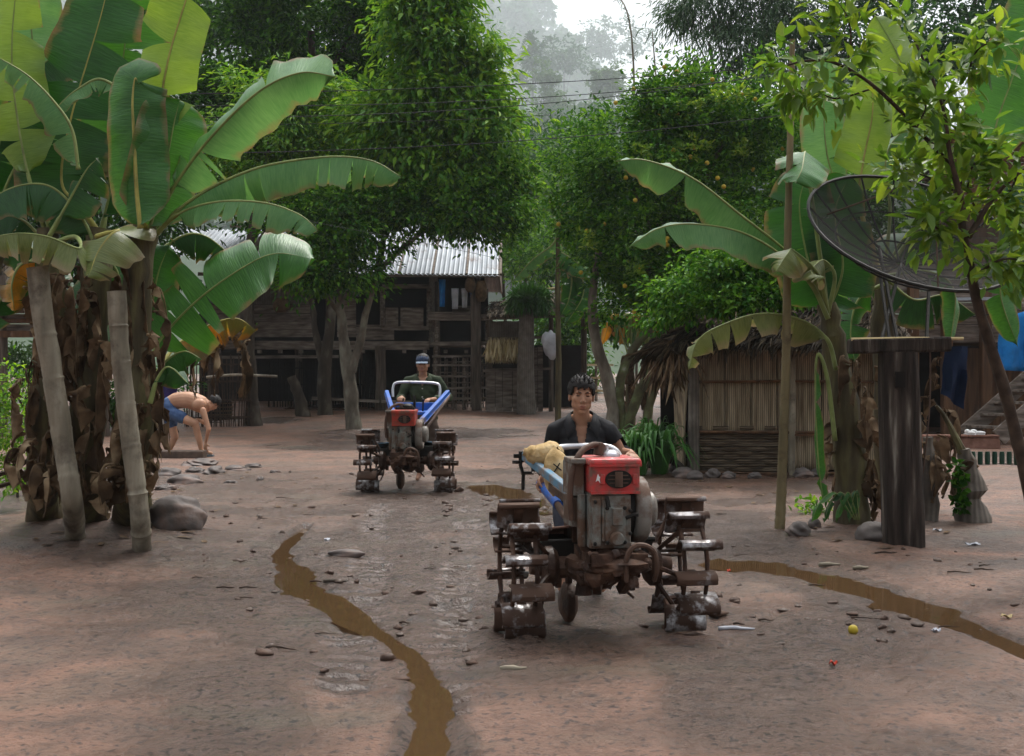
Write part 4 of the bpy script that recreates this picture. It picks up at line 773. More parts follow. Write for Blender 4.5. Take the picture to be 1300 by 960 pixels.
# slanting props
def pole(name, lb, cat, base, pts, r0, r1, m, group=None, nodes=0, n=10):
    t = thing(name, lb, cat, base, group, world=True); mb = MB(); P = catmull([Vector(base) - Vector((0, 0, .15))] + pts, 130); L = 129; rs = []
    for i in range(130):
        r = r0 + (r1 - r0) * i / L
        if nodes:
            q = (i / L * nodes) % 1; r *= 1 + (.06 if q < 1.0 / 130 * nodes else -.03 if q < 2.2 / 130 * nodes else 0)
        rs.append(r)
    mb.tube(P, rs, n, rough=.08); mb.build('shaft', m, t)
    return t
pole('prop_pole', 'thick grey bamboo prop leaning on the banana clump, the left one', 'pole', G(98, 684), Wp([(92, 640), (80, 560), (66, 470), (54, 400), (48, 340)], 10.05), .082, .088, M_pole, nodes=7)
pole('prop_pole', 'thick grey bamboo prop beside the boulder, the right one with a cut foot', 'pole', G(182, 698), Wp([(176, 640), (163, 540), (153, 450), (148, 370)], 9.9), .078, .075, M_pole, nodes=7)
# right banana
b = G(1082, 668); d = 11.7
Bp = thing('banana_plant', 'banana plant left of the black post, two long waxy leaves reaching past the bamboo pole', 'banana plant', b, world=True)
pseudostem(Bp, [b - Vector((0, 0, .2)), W(1080, 600, d), W(1068, 500, d), W(1058, 430, d), W(1050, 385, d)], .17, .09)
banana_leaf(Bp, Wp([(1052, 400), (1035, 355), (998, 318), (940, 272, 11.3), (880, 226, 11.1), (820, 203, 11), (782, 204, 11)], d), .60, (.22, -.5, .85), B_pale, (18, 62), 24, 1, b0=.2, ribr=.013)
banana_leaf(Bp, Wp([(1052, 405), (1030, 360), (990, 322), (940, 294, 11.3), (880, 284, 11.1), (835, 290, 11), (798, 314, 11)], 11.5), .50, (.15, -.45, .88), B_pale, (15, 55), 26, 1, b0=.22, ribr=.012)
banana_leaf(Bp, Wp([(1062, 470), (1050, 430), (1015, 405), (965, 398, 11.3), (915, 413, 11.1), (886, 432, 11), (874, 470, 11)], 11.5), .46, (0, -.4, .9), B_old, (40, 66), 18, 8, b0=.16, gap=.3)
banana_leaf(Bp, Wp([(1052, 400), (1040, 350, 11.4), (1008, 318, 11.2), (1000, 322, 11), (985, 345, 10.9)], 11.6), .55, (.1, -.6, .8), B_old, (30, 30), 34, 3, b0=.3)
banana_leaf(Bp, Wp([(1052, 395), (1060, 350), (1045, 330), (1030, 345, 11.3), (1048, 352, 11)], 11.6), .4, (.2, -.6, .8), B_old, (30, 30), 30, 2, b0=.3)
banana_leaf(Bp, Wp([(1050, 390), (1035, 280), (1024, 205), (1022, 193, 11.5), (1018, 215, 11.2), (1010, 232, 11.1)], 11.7), .62, (0, -.75, .65), B_mid, (30, 20), 34, 2, b0=.42)
banana_leaf(Bp, Wp([(1050, 400), (1028, 340), (1015, 260), (1030, 210)], 12.1), .7, (-.1, -.95, .2), B_dark, (10, 10), 10, 2, b0=.05)
banana_leaf(Bp, Wp([(1050, 400), (1070, 340), (1060, 270), (1080, 220)], 12.1), .7, (-.1, -.95, .2), B_dark, (10, 10), 10, 2, b0=.05)
banana_leaf(Bp, Wp([(1060, 560), (1050, 480), (1038, 450), (1035, 500), (1040, 600), (1052, 660)], 11.4), .14, (-.6, -.7, .2), B_mid, (30, 30), 10, 3, b0=.5)
for i in range(26): dead_leaf(Bp, W(random.uniform(1055, 1112), random.uniform(450, 620), 11.7 + random.uniform(-.3, .2)), random.uniform(.25, .5), random.uniform(.14, .28))
for i in range(4): banana_leaf(Bp, Wp([(1085 + i * 2, 660), (1060 + i * 9, 625), (1040 + i * 14, 640), (1030 + i * 16, 664)], 11.3), .1, (0, -.4, .9), B_dark if i % 2 else B_mid, (30, 30), 10, 1, b0=.05, n=14, ribr=.003)
b = G(1128, 640); d = 13.4
Bq = thing('banana_plant', 'banana plant behind the mesh dish with three upright pale waxy leaves', 'banana plant', b, world=True)
pseudostem(Bq, [b - Vector((0, 0, .2)), W(1128, 540, d), W(1122, 430, d), W(1120, 340, d)], .16, .10)
banana_leaf(Bq, Wp([(1116, 350), (1080, 270), (1052, 205), (1046, 130), (1052, 62)], d), .52, (-.15, -1, .15), B_pale, (14, 8), 12, 1, b0=.34)
banana_leaf(Bq, Wp([(1118, 350), (1092, 260), (1096, 205), (1108, 140), (1104, 70)], 13.2), .58, (.1, -1, .15), B_lime, (-5, 10), 16, 1, b0=.3, rib=M_ribY, ribr=.014)
banana_leaf(Bq, Wp([(1122, 350), (1190, 240), (1172, 150), (1140, 70), (1112, 20)], 13.8), .72, (.2, -1, .2), B_lime, (8, 8), 15, 0, b0=.3)
banana_leaf(Bq, Wp([(1122, 350), (1130, 270), (1125, 200), (1150, 165), (1185, 170)], 13.6), .5, (0, -.7, .7), B_pale, (20, 50), 15, 2, b0=.3)
banana_leaf(Bq, Wp([(1122, 350), (1160, 380), (1200, 375), (1240, 400)], 13.2), .6, (0, -.6, .8), B_dark, (50, 50), 15, 4, b0=.1)
banana_leaf(Bq, Wp([(1122, 350), (1150, 300), (1200, 290), (1250, 330)], 13.9), .8, (0, -.8, .6), B_dark, (30, 50), 15, 4, b0=.1)
banana_leaf(Bq, Wp([(1122, 360), (1090, 380), (1080, 420), (1085, 460)], 13.2), .55, (0, -.9, .4), B_dark, (40, 40), 15, 3, b0=.1)
banana_leaf(Bq, Wp([(1122, 350), (1180, 345), (1212, 370), (1206, 440)], 12.9), .34, (.2, -.8, .4), B_mid, (40, 50), 15, 1, b0=.3)
banana_leaf(Bq, Wp([(1150, 300), (1200, 260), (1230, 200), (1228, 80)], 14.2), .12, (-.6, -.8, .2), B_pale, (70, 70), 10, 0, b0=.6)
for i in range(12): dead_leaf(Bq, W(random.uniform(1150, 1205), random.uniform(440, 560), 12.9), random.uniform(.35, .7), random.uniform(.12, .22))
b = G(1335, 640); d = 12.5
Br = thing('banana_plant', 'banana plant at the right edge with big upright leaf cut by the frame', 'banana plant', b, world=True)
pseudostem(Br, [b - Vector((0, 0, .2)), W(1335, 540, d), W(1330, 430, d), W(1325, 300, d)], .16, .10)
banana_leaf(Br, Wp([(1322, 310), (1275, 240), (1262, 175), (1285, 100), (1310, 30), (1330, -60)], d), .72, (-.1, -1, .1), B_mid, (10, -6), 12, 0, b0=.3, rib=M_rib)
banana_leaf(Br, Wp([(1322, 310), (1310, 230), (1300, 270), (1290, 330), (1285, 400)], 12), .5, (-.2, -.9, .2), B_dark, (30, 30), 15, 3, b0=.1)
banana_leaf(Br, Wp([(1322, 320), (1290, 330), (1270, 370), (1292, 440)], 11.8), .35, (-.2, -.9, .2), B_mid, (30, 30), 15, 2, b0=.1)
# small banana in the lane beyond
d = 31; b = Vector((W(708, 0, d).x, d, rise(d))); Bs = thing('banana_plant', 'small distant banana plant between the stilt house and the citrus tree', 'banana plant', b, world=True)
pseudostem(Bs, [b - Vector((0, 0, .2)), W(709, 450, d), W(708, 380, d), W(708, 290, d)], .08, .05)
for pts, w, m_, dr in (([(708, 300), (700, 312), (676, 330), (650, 358)], .55, B_pale, (60, 30)), ([(708, 295), (700, 260), (690, 254), (672, 262)], .55, B_pale, (60, 60)), ([(708, 295), (715, 262), (728, 256), (750, 272)], .7, B_pale, (30, 40)), ([(709, 320), (716, 322), (735, 335), (760, 352)], .8, B_mid, (20, 40)), ([(709, 330), (735, 345), (740, 375), (718, 412)], .75, B_dark, (20, 40)), ([(709, 330), (725, 350), (722, 380), (712, 400)], .6, B_dark, (20, 40)), ([(708, 300), (712, 275), (735, 268), (745, 285)], .5, B_dark, (20, 40))):
    banana_leaf(Bs, Wp(pts, d), w, (0, -.7, .7), m_, dr, 15, 4, b0=.1, ribr=.02, n=24)
for k, (bx, lb) in enumerate(((800, 'slim banana sucker with yellowing leaves just behind the citrus trunks, left'), (822, 'slim banana sucker with brown leaf bases just behind the citrus trunks, right'))):
    d = 27.5; b = Vector((W(bx, 0, d).x, d, rise(d))); q = thing('banana_plant', lb, 'banana plant', b, world=True)
    pseudostem(q, [b - Vector((0, 0, .2)), W(bx, 480, d), W(bx + 2, 440, d)], .12, .07)
    for j in range(5): banana_leaf(q, Wp([(bx, 460), (bx - 12 + j * 7, 420), (bx - 22 + j * 11, 400), (bx - 36 + j * 17, 440)], d), .42, (0, -.7, .7), (B_yel, B_mid, B_old)[j % 3], (30, 40), 20, 3, b0=.15, n=20)
    for j in range(5): dead_leaf(q, W(bx + random.uniform(-8, 8), random.uniform(440, 480), d - .2), .8, .25)
# strappy plants by the hut
def strap_plant(base, lb, n, L, spread):
    t = thing('strap_leaf_plant', lb, 'plant', base, 'strap-leaved plants beside the hut', world=True)
    for i in range(n):
        a = random.uniform(0, 6.28); e = random.uniform(.25, 1); l = L * random.uniform(.6, 1.1); b = Vector(base) + Vector((math.cos(a), math.sin(a), 0)) * random.uniform(0, .12)
        o = Vector((math.cos(a), math.sin(a), 0)) * spread * e; P = catmull([b, b + o * .25 + Vector((0, 0, l * .55)), b + o * .7 + Vector((0, 0, l * (.95 - .3 * e))), b + o * 1.15 + Vector((0, 0, l * (.8 - .65 * e)))], 8)
        vs = []; S = Vector((-math.sin(a), math.cos(a), 0)); w = .028
        for k, p in enumerate(P): ww = w * (1 - (k / 7) ** 2.5) + .002; vs += [p - S * ww + Vector((0, 0, ww * .5)), p, p + S * ww + Vector((0, 0, ww * .5))]
        mb = MB(); mb.add(vs, [(k * 3 + j, k * 3 + j + 1, k * 3 + j + 4, k * 3 + j + 3) for k in range(7) for j in range(2)]); mb.build('leaf', M_grass, t, sharp=0)
strap_plant(G(838, 602), 'clump of arching strap leaves against the hut corner, nearest the hut', 75, .85, .62)
strap_plant(G(812, 603), 'clump of arching strap leaves between citrus trunk and hut', 60, .75, .6)
strap_plant(G(828, 586), 'clump of arching strap leaves standing behind the front two', 50, .8, .5)
# ================================================================ buildings
def corr(mb, a, b, c, pitch=.14, amp=.022, n=2):
    """corrugated sheet: a->b along the eave, a->c up the slope"""
    a, b, c = Vector(a), Vector(b), Vector(c); u = b - a; v = c - a; k = max(4, int(u.length / pitch * 6)); nn = u.cross(v).normalized()
    vs = []
    for j in range(n + 1):
        for i in range(k + 1): vs.append(a + u * (i / k) + v * (j / n) + nn * amp * math.sin(i / k * u.length / pitch * 2 * math.pi))
    mb.add(vs, [(j * (k + 1) + i, j * (k + 1) + i + 1, (j + 1) * (k + 1) + i + 1, (j + 1) * (k + 1) + i) for j in range(n) for i in range(k)])
def planks(mb, a, b, z0, z1, w=.22, t=.03, gap=.012, horiz=True, jit=.012):
    """plank wall between ground points a,b (x,y)"""
    a = Vector((a[0], a[1], 0)); b = Vector((b[0], b[1], 0)); L = (b - a).length; u = (b - a).normalized(); ang = math.atan2(u.y, u.x)
    if horiz:
        z = z0
        while z < z1 - .02:
            h = min(w * random.uniform(.85, 1.15), z1 - z); c = (a + b) / 2 + Vector((0, 0, z + h / 2)) + Vector((-u.y, u.x, 0)) * random.uniform(-jit, jit)
            mb.box(c, (L, t, h - gap), (random.uniform(-.02, .02), random.uniform(-.002, .002), ang)); z += h
    else:
        x = 0
        while x < L - .02:
            h = min(w * random.uniform(.8, 1.2), L - x); c = a + u * (x + h / 2) + Vector((0, 0, (z0 + z1) / 2)) + Vector((-u.y, u.x, 0)) * random.uniform(-jit, jit)
            mb.box(c, (h - gap, t, (z1 - z0) * random.uniform(.97, 1.0)), (0, random.uniform(-.004, .004), ang)); x += h
def sheet(mb, p, nu=8, nv=8, amp=.05, fr=5, thick=0):
    """cloth hanging between 4 corners tl,tr,br,bl"""
    p = [Vector(x) for x in p]; n = (p[1] - p[0]).cross(p[3] - p[0]).normalized()
    mb.grid(lambda u, v: p[0].lerp(p[1], v).lerp(p[3].lerp(p[2], v), u) + n * amp * (math.sin(v * fr * 3 + u * 2) * (.3 + u) + n3((u * 3, v * 3, 0), 2)), nu, nv)
def thatch(t, name, a, b, c, dd, n=2200, L=.5, m=None, w=.03):
    """straw laid down the slope of quad a(eave l) b(eave r) c(ridge r) dd(ridge l); a solid deck beneath"""
    a, b, c, dd = map(Vector, (a, b, c, dd)); m = m or M_thatch; mb = MB(); nn = (b - a).cross(dd - a).normalized()
    if nn.z < 0: nn = -nn
    mb.add([a, b, c, dd, a - nn * .09, b - nn * .09, c - nn * .09, dd - nn * .09], [(0, 1, 2, 3), (7, 6, 5, 4), (0, 4, 5, 1), (1, 5, 6, 2), (2, 6, 7, 3), (3, 7, 4, 0)]); o = mb.build(name, m, t, smooth=False)
    u = rng.random(n); v = rng.random(n) ** .9; P = np.array([list(a.lerp(b, x).lerp(dd.lerp(c, x), y) + nn * random.uniform(.0, .06)) for x, y in zip(u, v)])
    dn = np.array((a - dd).normalized()); D = dn + rng.normal(size=(n, 3)) * .16; N_ = np.array(nn) + rng.normal(size=(n, 3)) * .3
    leaf_obj('straw', P, D, N_, L * rng.uniform(.6, 1.3, n), w, m, o, t['_w'])
# ---------------- central stilt house (front wall at d = 38)
D0 = 38.0; s0 = D0 / F
def X(px, d=D0): return (px - CX) / F * d
def Zp(py, d=D0): return CZ - (py - HY) / F * d
g0 = rise(D0)
H = thing('stilt_house', 'wooden stilt house with tin roof and plank walls facing the yard', 'house', (X(450), 38, g0), world=True)
xl, xr, xm = X(262), X(548), X(612); zf = Zp(436); ze = Zp(352)
mb = MB(); planks(mb, (xl, 38), (X(398), 38), zf + .18, Zp(386), w=.24); mb.build('plank_wall', M_wood, H, smooth=False, bev=.004); mb = MB(); planks(mb, (X(428), 38.0), (X(452), 38.0), zf + .18, Zp(362), w=.2); mb.build('plank_wall', M_wood, H, smooth=False, bev=.004)
mb = MB(); mb.box(((X(270) + X(398)) / 2, 38.02, (Zp(386) + Zp(343)) / 2), (X(398) - X(270), .04, Zp(343) - Zp(386) + .02))
mb.build('woven_wall', M_mat, H, smooth=False)
mb = MB(); mb.build('plank_wall', M_wood, H, smooth=False) if planks(mb, (X(452), 38.05), (X(500), 38.05), zf + .1, Zp(412), w=.16) is None else 0; mb = MB(); planks(mb, (X(545), 38.1), (X(548), 43.2), zf, ze + .3, w=.2); mb.build('plank_wall', M_wood, H, smooth=False)
mb = MB(); mb.box(((xl + xm) / 2, 40.8, zf - .02), (xm - xl, 5.6, .08)); mb.build('floor', M_wood, H, smooth=False)
mb = MB(); mb.beam((xl, 37.93, zf - .05), (X(545), 37.93, zf - .07), .14, .26); mb.beam((xl, 37.95, zf - .42), (X(430), 37.95, zf - .40), .09, .09); mb.build('floor_beam', M_wood, H, smooth=False, bev=.01)
# beam ends
mb = MB()
for i in range(15): mb.box((xl + .4 + i * .62, 37.84, zf - .25), (.10, .24, .10))
mb.build('joist_end', M_straw and M_wood, H, smooth=False)
# balcony: window frame with two shutters hanging over a dark room
mb = MB(); wx0, wx1, wz0, wz1 = X(486), X(545), Zp(417), Zp(364)
for a, b in (((wx0, wz1), (wx1, wz1)), ((wx0, wz0), (wx1, wz0)), ((wx0, wz0), (wx0, wz1)), ((wx1, wz0), (wx1, wz1))): mb.beam((a[0], 37.9, a[1]), (b[0], 37.9, b[1]), .1, .12)
wf = mb.build('window', M_wood, H, smooth=False, bev=.008)
for x0, x1 in ((490, 506), (509, 538)):
    mb = MB(); mb.box(((X(x0) + X(x1)) / 2, 37.86, Zp(403)), (X(x1) - X(x0), .035, (415 - 391) * s0)); mb.box(((X(x0) + X(x1)) / 2, 37.835, Zp(403)), (X(x1) - X(x0) - .14, .03, (415 - 391) * s0 - .12)); mb.build('shutter', M_wood, wf, smooth=False, bev=.006)
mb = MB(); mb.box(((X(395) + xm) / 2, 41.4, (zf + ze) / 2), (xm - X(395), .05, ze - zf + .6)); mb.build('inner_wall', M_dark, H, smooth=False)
mb = MB(); mb.box((xl, 40.6, (zf + ze) / 2), (.05, 5.2, ze - zf)); mb.box(((xl + xr) / 2, 43.6, (g0 + ze) / 2), (xr - xl + 3.2, .05, ze - g0)); mb.build('back_wall', M_dark, H, smooth=False)  # coloured near-black to give the dark void under the house
for px, dd, zt, r in ((484, 37.7, zf - .1, .17), (320, 37.8, ze, .10), (395, 40, zf, .13), (270, 37.8, zf, .13), (440, 41, zf, .13), (548, 40, ze, .12), (520, 42, zf, .13), (350, 42, zf, .13)):
    mb = MB(); mb.tube([(X(px), dd, g0 - .2), (X(px) + .03, dd, (g0 + zt) / 2), (X(px), dd, zt)], [r, r * .92, r * .9], 9, rough=.15); mb.build('post', M_woodV, H)
mb = MB(); mb.beam((X(606), 37.4, g0 - .2), (X(604), 37.4, ze + .1), .3, .28, hint=(0, 1, 0)); mb.build('post', M_woodV, H, smooth=False, bev=.02)
# roof: two slopes of corrugated tin and a lower left wing
ridge = ze + 2.0
mb = MB(); corr(mb, (X(300), 36.9, ze + .10), (X(636), 36.9, ze - .05), (X(300), 41.2, ridge + .1)); mb.build('tin_roof', M_tin, H)
mb = MB(); corr(mb, (X(636), 45.4, ze), (X(300), 45.4, ze + .1), (X(636), 41.25, ridge)); mb.build('tin_roof', M_tin, H)
mb = MB(); corr(mb, (X(225), 35.9, ze + .45), (X(404), 35.9, ze + .42), (X(225), 39, ze + 1.55)); mb.build('tin_roof', M_tin, H)
mb = MB(); mb.prism([(-.1, 0), (4.3, 2.0), (8.5, 0)], .04, Matrix.Rotation(R(90), 3, 'Z'), (X(634), 36.95, ze - .06)); mb.build('gable', M_wood, H, smooth=False)
mb = MB()
for z_, y_ in ((ze + .02, 37.0), (ridge - .1, 41.2)): mb.beam((X(262), y_, z_), (X(634), y_, z_ - .05), .09, .1)
for q in range(9): mb.beam((X(300 + q * 42), 36.95, ze), (X(300 + q * 42), 41.2, ridge - .07), .06, .08)
mb.build('rafter', M_wood, H, smooth=False)
# porch rails and ladder on the right
mb = MB()
for py in (437, 453, 464, 478, 493, 506): mb.beam((X(550), 37.5, Zp(py)), (X(622), 37.5, Zp(py - 1)), .05, .07 if py != 437 else .12)
mb.build('rail', M_wood, H, smooth=False)
mb = MB(); mb.beam((X(552), 37.5, Zp(513)), (X(556), 37.6, Zp(408)), .09, .08); mb.build('rail_post', M_wood, H, smooth=False)
for px in (578, 590, 619): mb = MB(); mb.beam((X(px), 37.6, g0), (X(px), 37.6, Zp(455 if px != 619 else 405)), .09, .09); mb.build('rail_post', M_wood, H, smooth=False)
mb = MB(); mb.box((X(585), 38.7, Zp(402)), (X(622) - X(545), 2.4, .1)); planks(mb, (X(545), 37.45), (X(606), 37.45), Zp(408), Zp(397), w=.2); planks(mb, (X(570), 39.9), (X(606), 39.9), Zp(402), Zp(384), w=.2); mb.build('porch', M_wood, H, smooth=False)
# slatted pen under the house
def slats(t, x0, x1, y, z0, z1, n, nr, m, w=.05, name='slat_panel', tilt=.03):
    mb = MB()
    for i in range(n):
        x = x0 + (x1 - x0) * i / (n - 1) + random.uniform(-.02, .02); mb.beam((x, y + random.uniform(-.02, .02), z0), (x + random.uniform(-tilt, tilt), y, z1 * random.uniform(.96, 1.02)), w, .02)
    for i in range(nr): z = z0 + (z1 - z0) * (i + .5) / nr; mb.beam((x0, y - .04, z), (x1, y - .04, z + random.uniform(-.03, .03)), .05, .04)
    return mb.build(name, m, t, smooth=False)
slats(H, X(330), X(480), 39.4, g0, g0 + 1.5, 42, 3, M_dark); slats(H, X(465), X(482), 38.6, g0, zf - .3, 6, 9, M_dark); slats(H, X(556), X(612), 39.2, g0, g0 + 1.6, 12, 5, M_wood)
mb = MB(); mb.beam((X(400), 37.4, Zp(505)), (X(484), 37.4, Zp(509)), .07, .09); mb.beam((X(487), 37.4, Zp(509)), (X(545), 37.4, Zp(511)), .07, .09); mb.build('low_rail', M_wood, H, smooth=False)
# laundry and baskets on the porch
for px, py, w, h, m, lb in ((563, 374, 8, 34, M_blueC, 'blue cloth hanging left on the stilt house porch'), (579, 381, 9, 26, M_whiteC, 'pale shirt hanging on the porch line, the left white one'), (591, 380, 8, 24, M_whiteC, 'pale shirt hanging on the porch line, the right white one'), (600, 374, 6, 10, M_blueC, 'small blue bag hanging right on the porch')):
    mb = MB(); sheet(mb, [(X(px - w / 2), 37.3, Zp(py - h / 2)), (X(px + w / 2), 37.3, Zp(py - h / 2)), (X(px + w / 2 - 1), 37.35, Zp(py + h / 2)), (X(px - w / 2 + 1), 37.3, Zp(py + h / 2))], 8, 6, .04, 3)
    o = solo(mb, 'hanging_cloth', m, lb, 'cloth', (X(px), 37.3, Zp(py + h / 2)), 'washing on the porch', world=True); sm = o.modifiers.new('thick', 'SOLIDIFY'); sm.thickness = .01
for px, py, rx, rz, lb in ((597, 362, 7, 9, 'round cane basket hanging by the porch post, the left one'), (611, 370, 8, 13, 'long cane basket hanging by the porch post, the right one'), (357, 388, 11, 9, 'brown straw bundle like a basket hung on the plank wall by the left gap')):
    dd = 37.1 if px > 500 else 37.6; mb = MB(); c = W(px, py, dd); q = dd / F; mb.lathe([(rx * q * .5, -rz * q), (rx * q * .9, -rz * q * .6), (rx * q, 0), (rx * q * .8, rz * q * .7), (rx * q * .55, rz * q)], 14)
    t_ = thing('basket', lb, 'basket', tuple(c), 'baskets hung on the house'); mb.build('body', M_bask, t_); r_ = MB(); r_.tube([(rx * q * .56 * math.cos(a), rx * q * .56 * math.sin(a), rz * q) for a in [i * .524 for i in range(13)]], .012, 6, cap=False); r_.build('rim', M_woodR, t_)
# dark trunks / leaning stump in front of the house
def stump(name, lb, cat, base, pts, r0, r1, m=M_barkD, rough=.35):
    t = thing(name, lb, cat, base, world=True); mb = MB(); trunk_mb(mb, [Vector(base) - Vector((0, 0, .15))] + pts, r0, r1, 10, 12, rough); mb.build('bole', m, t); return t
b = G(385, 529); stump('leaning_stump', 'short dark stump leaning left in front of the stilt house', 'stump', b, [W(380, 505, b.y), W(370, 478, b.y)], .20, .13)
t_ = pole('bamboo_bar', 'thin horizontal bamboo bar behind the dark trunk near the crouched man', 'bar', W(262, 470, 27), Wp([(300, 476), (352, 478)], 27), .03, .03, M_pole)
# slender branches fence at the left under the house (beside the bending man)
b = Vector((W(270, 0, 30).x, 30, rise(30))); t_ = thing('branch_fence', 'dark brushwood fence between the bending man and the dark trunk', 'fence', b, world=True)
slats(t_, W(235, 0, 30).x, W(320, 0, 30).x, 30, rise(30), rise(30) + 1.7, 34, 4, M_twig, w=.035, tilt=.15)
b = Vector((W(277, 0, 26).x, 26, rise(26)))
t_ = thing('basket', 'dark round cane basket standing on the mud beyond the bending man', 'basket', G(277, 532)); mb = MB(); mb.lathe([(.28, 0), (.36, .12), (.38, .3), (.33, .5), (.25, .52)], 18); mb.build('body', M_dark, t_)
mb = MB()
for z_ in (.12, .22, .32, .42): mb.tube([(.385 * math.cos(a), .385 * math.sin(a), z_) for a in [i * .35 for i in range(19)]], .014, 6, cap=False)
mb.build('hoop', M_bask, t_)
# ---------------- shed with hanging beans, centre right (d ~ 36.5)
D1 = 36.5; g1_ = rise(D1)
def X1(px): return (px - CX) / F * D1
def Z1(py): return CZ - (py - HY) / F * D1
S = thing('open_shed', 'low open shed with ragged thatch edge to the right of the stilt house', 'shed', (X1(680), D1, g1_), world=True)
thatch(S, 'thatch_roof', (X1(618), D1 - .5, Z1(402)), (X1(744), D1 - .5, Z1(396)), (X1(744), D1 + 2.5, Z1(362)), (X1(622), D1 + 2.5, Z1(378)), 1500, .45, M_thatch)
for px, r in ((622, .08), (664, .09), (742, .09), (700, .07)):
    mb = MB(); mb.tube([(X1(px), D1 + .3, g1_ - .2), (X1(px), D1 + .3, Z1(398))], r, 8, rough=.15); mb.build('post', M_woodV, S)
mb = MB(); mb.beam((X1(614), D1 - .3, Z1(405)), (X1(746), D1 - .3, Z1(400)), .08, .1); mb.beam((X1(616), D1, Z1(430)), (X1(700), D1, Z1(428)), .06, .08); mb.build('beam', M_wood, S, smooth=False)
planks_ = MB(); planks(planks_, (X1(617), D1 + .1), (X1(662), D1 + .1), g1_, Z1(467), w=.26, horiz=False); planks(planks_, (X1(664), D1 + .5), (X1(690), D1 + .5), g1_, Z1(440), w=.2, horiz=False); planks_.build('plank_panel', M_wood, S, smooth=False)
mb = MB(); mb.beam((X1(613), D1 - .05, Z1(471)), (X1(700), D1 - .05, Z1(468)), .05, .07); mb.build('rail', M_wood, S, smooth=False)
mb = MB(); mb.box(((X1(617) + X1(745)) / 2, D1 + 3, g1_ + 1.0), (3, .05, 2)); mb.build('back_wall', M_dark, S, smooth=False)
mb = MB(); sheet(mb, [(X1(622), D1 - .1, Z1(408)), (X1(662), D1 - .1, Z1(408)), (X1(662), D1 - .1, Z1(428)), (X1(622), D1 - .1, Z1(428))], 3, 6, .02); mb.build('mat_panel', M_mat, S)
n = 700; P = np.array([[X1(random.uniform(620, 659)), D1 - .35 + random.uniform(-.08, .08), Z1(random.uniform(428, 436))] for _ in range(n)]); D_ = np.tile([0, 0, -1.0], (n, 1)) + rng.normal(size=(n, 3)) * .12
t_ = thing('bean_bundle', 'row of pale dried bean pods or cobs hung under the shed beam', 'bundle', (X1(640), D1 - .35, Z1(460)), world=True); mb = MB(); mb.beam((X1(619), D1 - .35, Z1(431)), (X1(661), D1 - .35, Z1(431)), .06, .06); o_ = mb.build('hanging_rod', M_wood, t_); leaf_obj('pod_curtain', P, D_, rng.normal(size=(n, 3)), .62, .06, M_straw, t_, t_['_w'])
t_['label'] = 'row of pale straw bundles hung under the shed beam'
# fern-topped pillar
b = Vector((X1(668), 35.6, rise(35.6))); t_ = thing('fern_topped_post', 'smooth pale post crowned with a shaggy green fern', 'post', b, world=True)
mb = MB(); mb.tube([b - Vector((0, 0, .2)), W(667, 470, 35.6), W(669, 388, 35.6)], [.28, .24, .20], 14, rough=.06); mb.build('shaft', M_mat, t_)
n = 1500; c = np.array(W(672, 382, 35.6)); u = unit(n); u[:, 2] = np.abs(u[:, 2]) * .9 + .05; leaf_obj('fern', c + u * np.array([.25, .25, .12]), u * [1, 1, 1.0] + [0, 0, .1], unit(n), .42 * rng.uniform(.5, 1.2, n), .03, M_grass, t_, t_['_w'], fold=.05)
q_ = c + np.stack([rng.uniform(-.5, .5, 600), rng.uniform(-.4, .4, 600), rng.uniform(-.05, .3, 600)], 1); leaf_obj('fern_fringe', q_, np.tile([0, 0, -1.0], (600, 1)) + rng.normal(size=(600, 3)) * .35, unit(600), .5, .03, M_grass, t_, t_['_w'], fold=.05)
# wood stack, white sack, far bamboo rail
t_ = thing('wood_stack', 'tall dark stack of split firewood at the lane', 'woodpile', G(716, 514), world=True); mb = MB()
gb = Vector(t_['_w'])
for i in range(24):
    for j in range(4): c = gb + Vector((random.uniform(-.22, .32), random.uniform(-.3, .3), .05 + i * .075)); mb.beam(c - Vector((random.uniform(.25, .42), 0, random.uniform(-.03, .03))), c + Vector((random.uniform(.2, .36), random.uniform(-.1, .1), 0)), .075, .065)
mb.build('stacked_splits', M_woodR, t_, smooth=False); t_.name = 'woodpile'
mb = MB(); mb.ball((0, 0, .35), (.26, .2, .42), rough=.35, rs=2); solo(mb, 'white_sack', M_whiteC, 'greyish white sack hanging beside the wood stack', 'sack', tuple(W(700, 452, 35.5)))
b = Vector((X1(700), 44, rise(44))); t_ = thing('bamboo_rail_fence', 'bamboo rail fence seen through the gap beside the wood stack', 'fence', b, world=True)
mb = MB()
for z_ in (.35, .8, 1.25): mb.beam((b.x - 1.2, 44, b.z + z_), (b.x + 2.4, 44, b.z + z_), .06, .07)
mb.build('rail', M_straw, t_, smooth=False)
for xx in (-1, -.1, .8, 1.8): mb = MB(); mb.beam((b.x + xx, 44.06, b.z - .1), (b.x + xx, 44.06, b.z + 1.4), .07, .07); mb.build('post', M_wood, t_, smooth=False)
t_ = pole('leaning_bamboo', 'pale bamboo pole lying up across the shed roof', 'pole', W(655, 374, 35.9), Wp([(680, 369), (708, 366)], 35.9), .035, .03, M_straw)
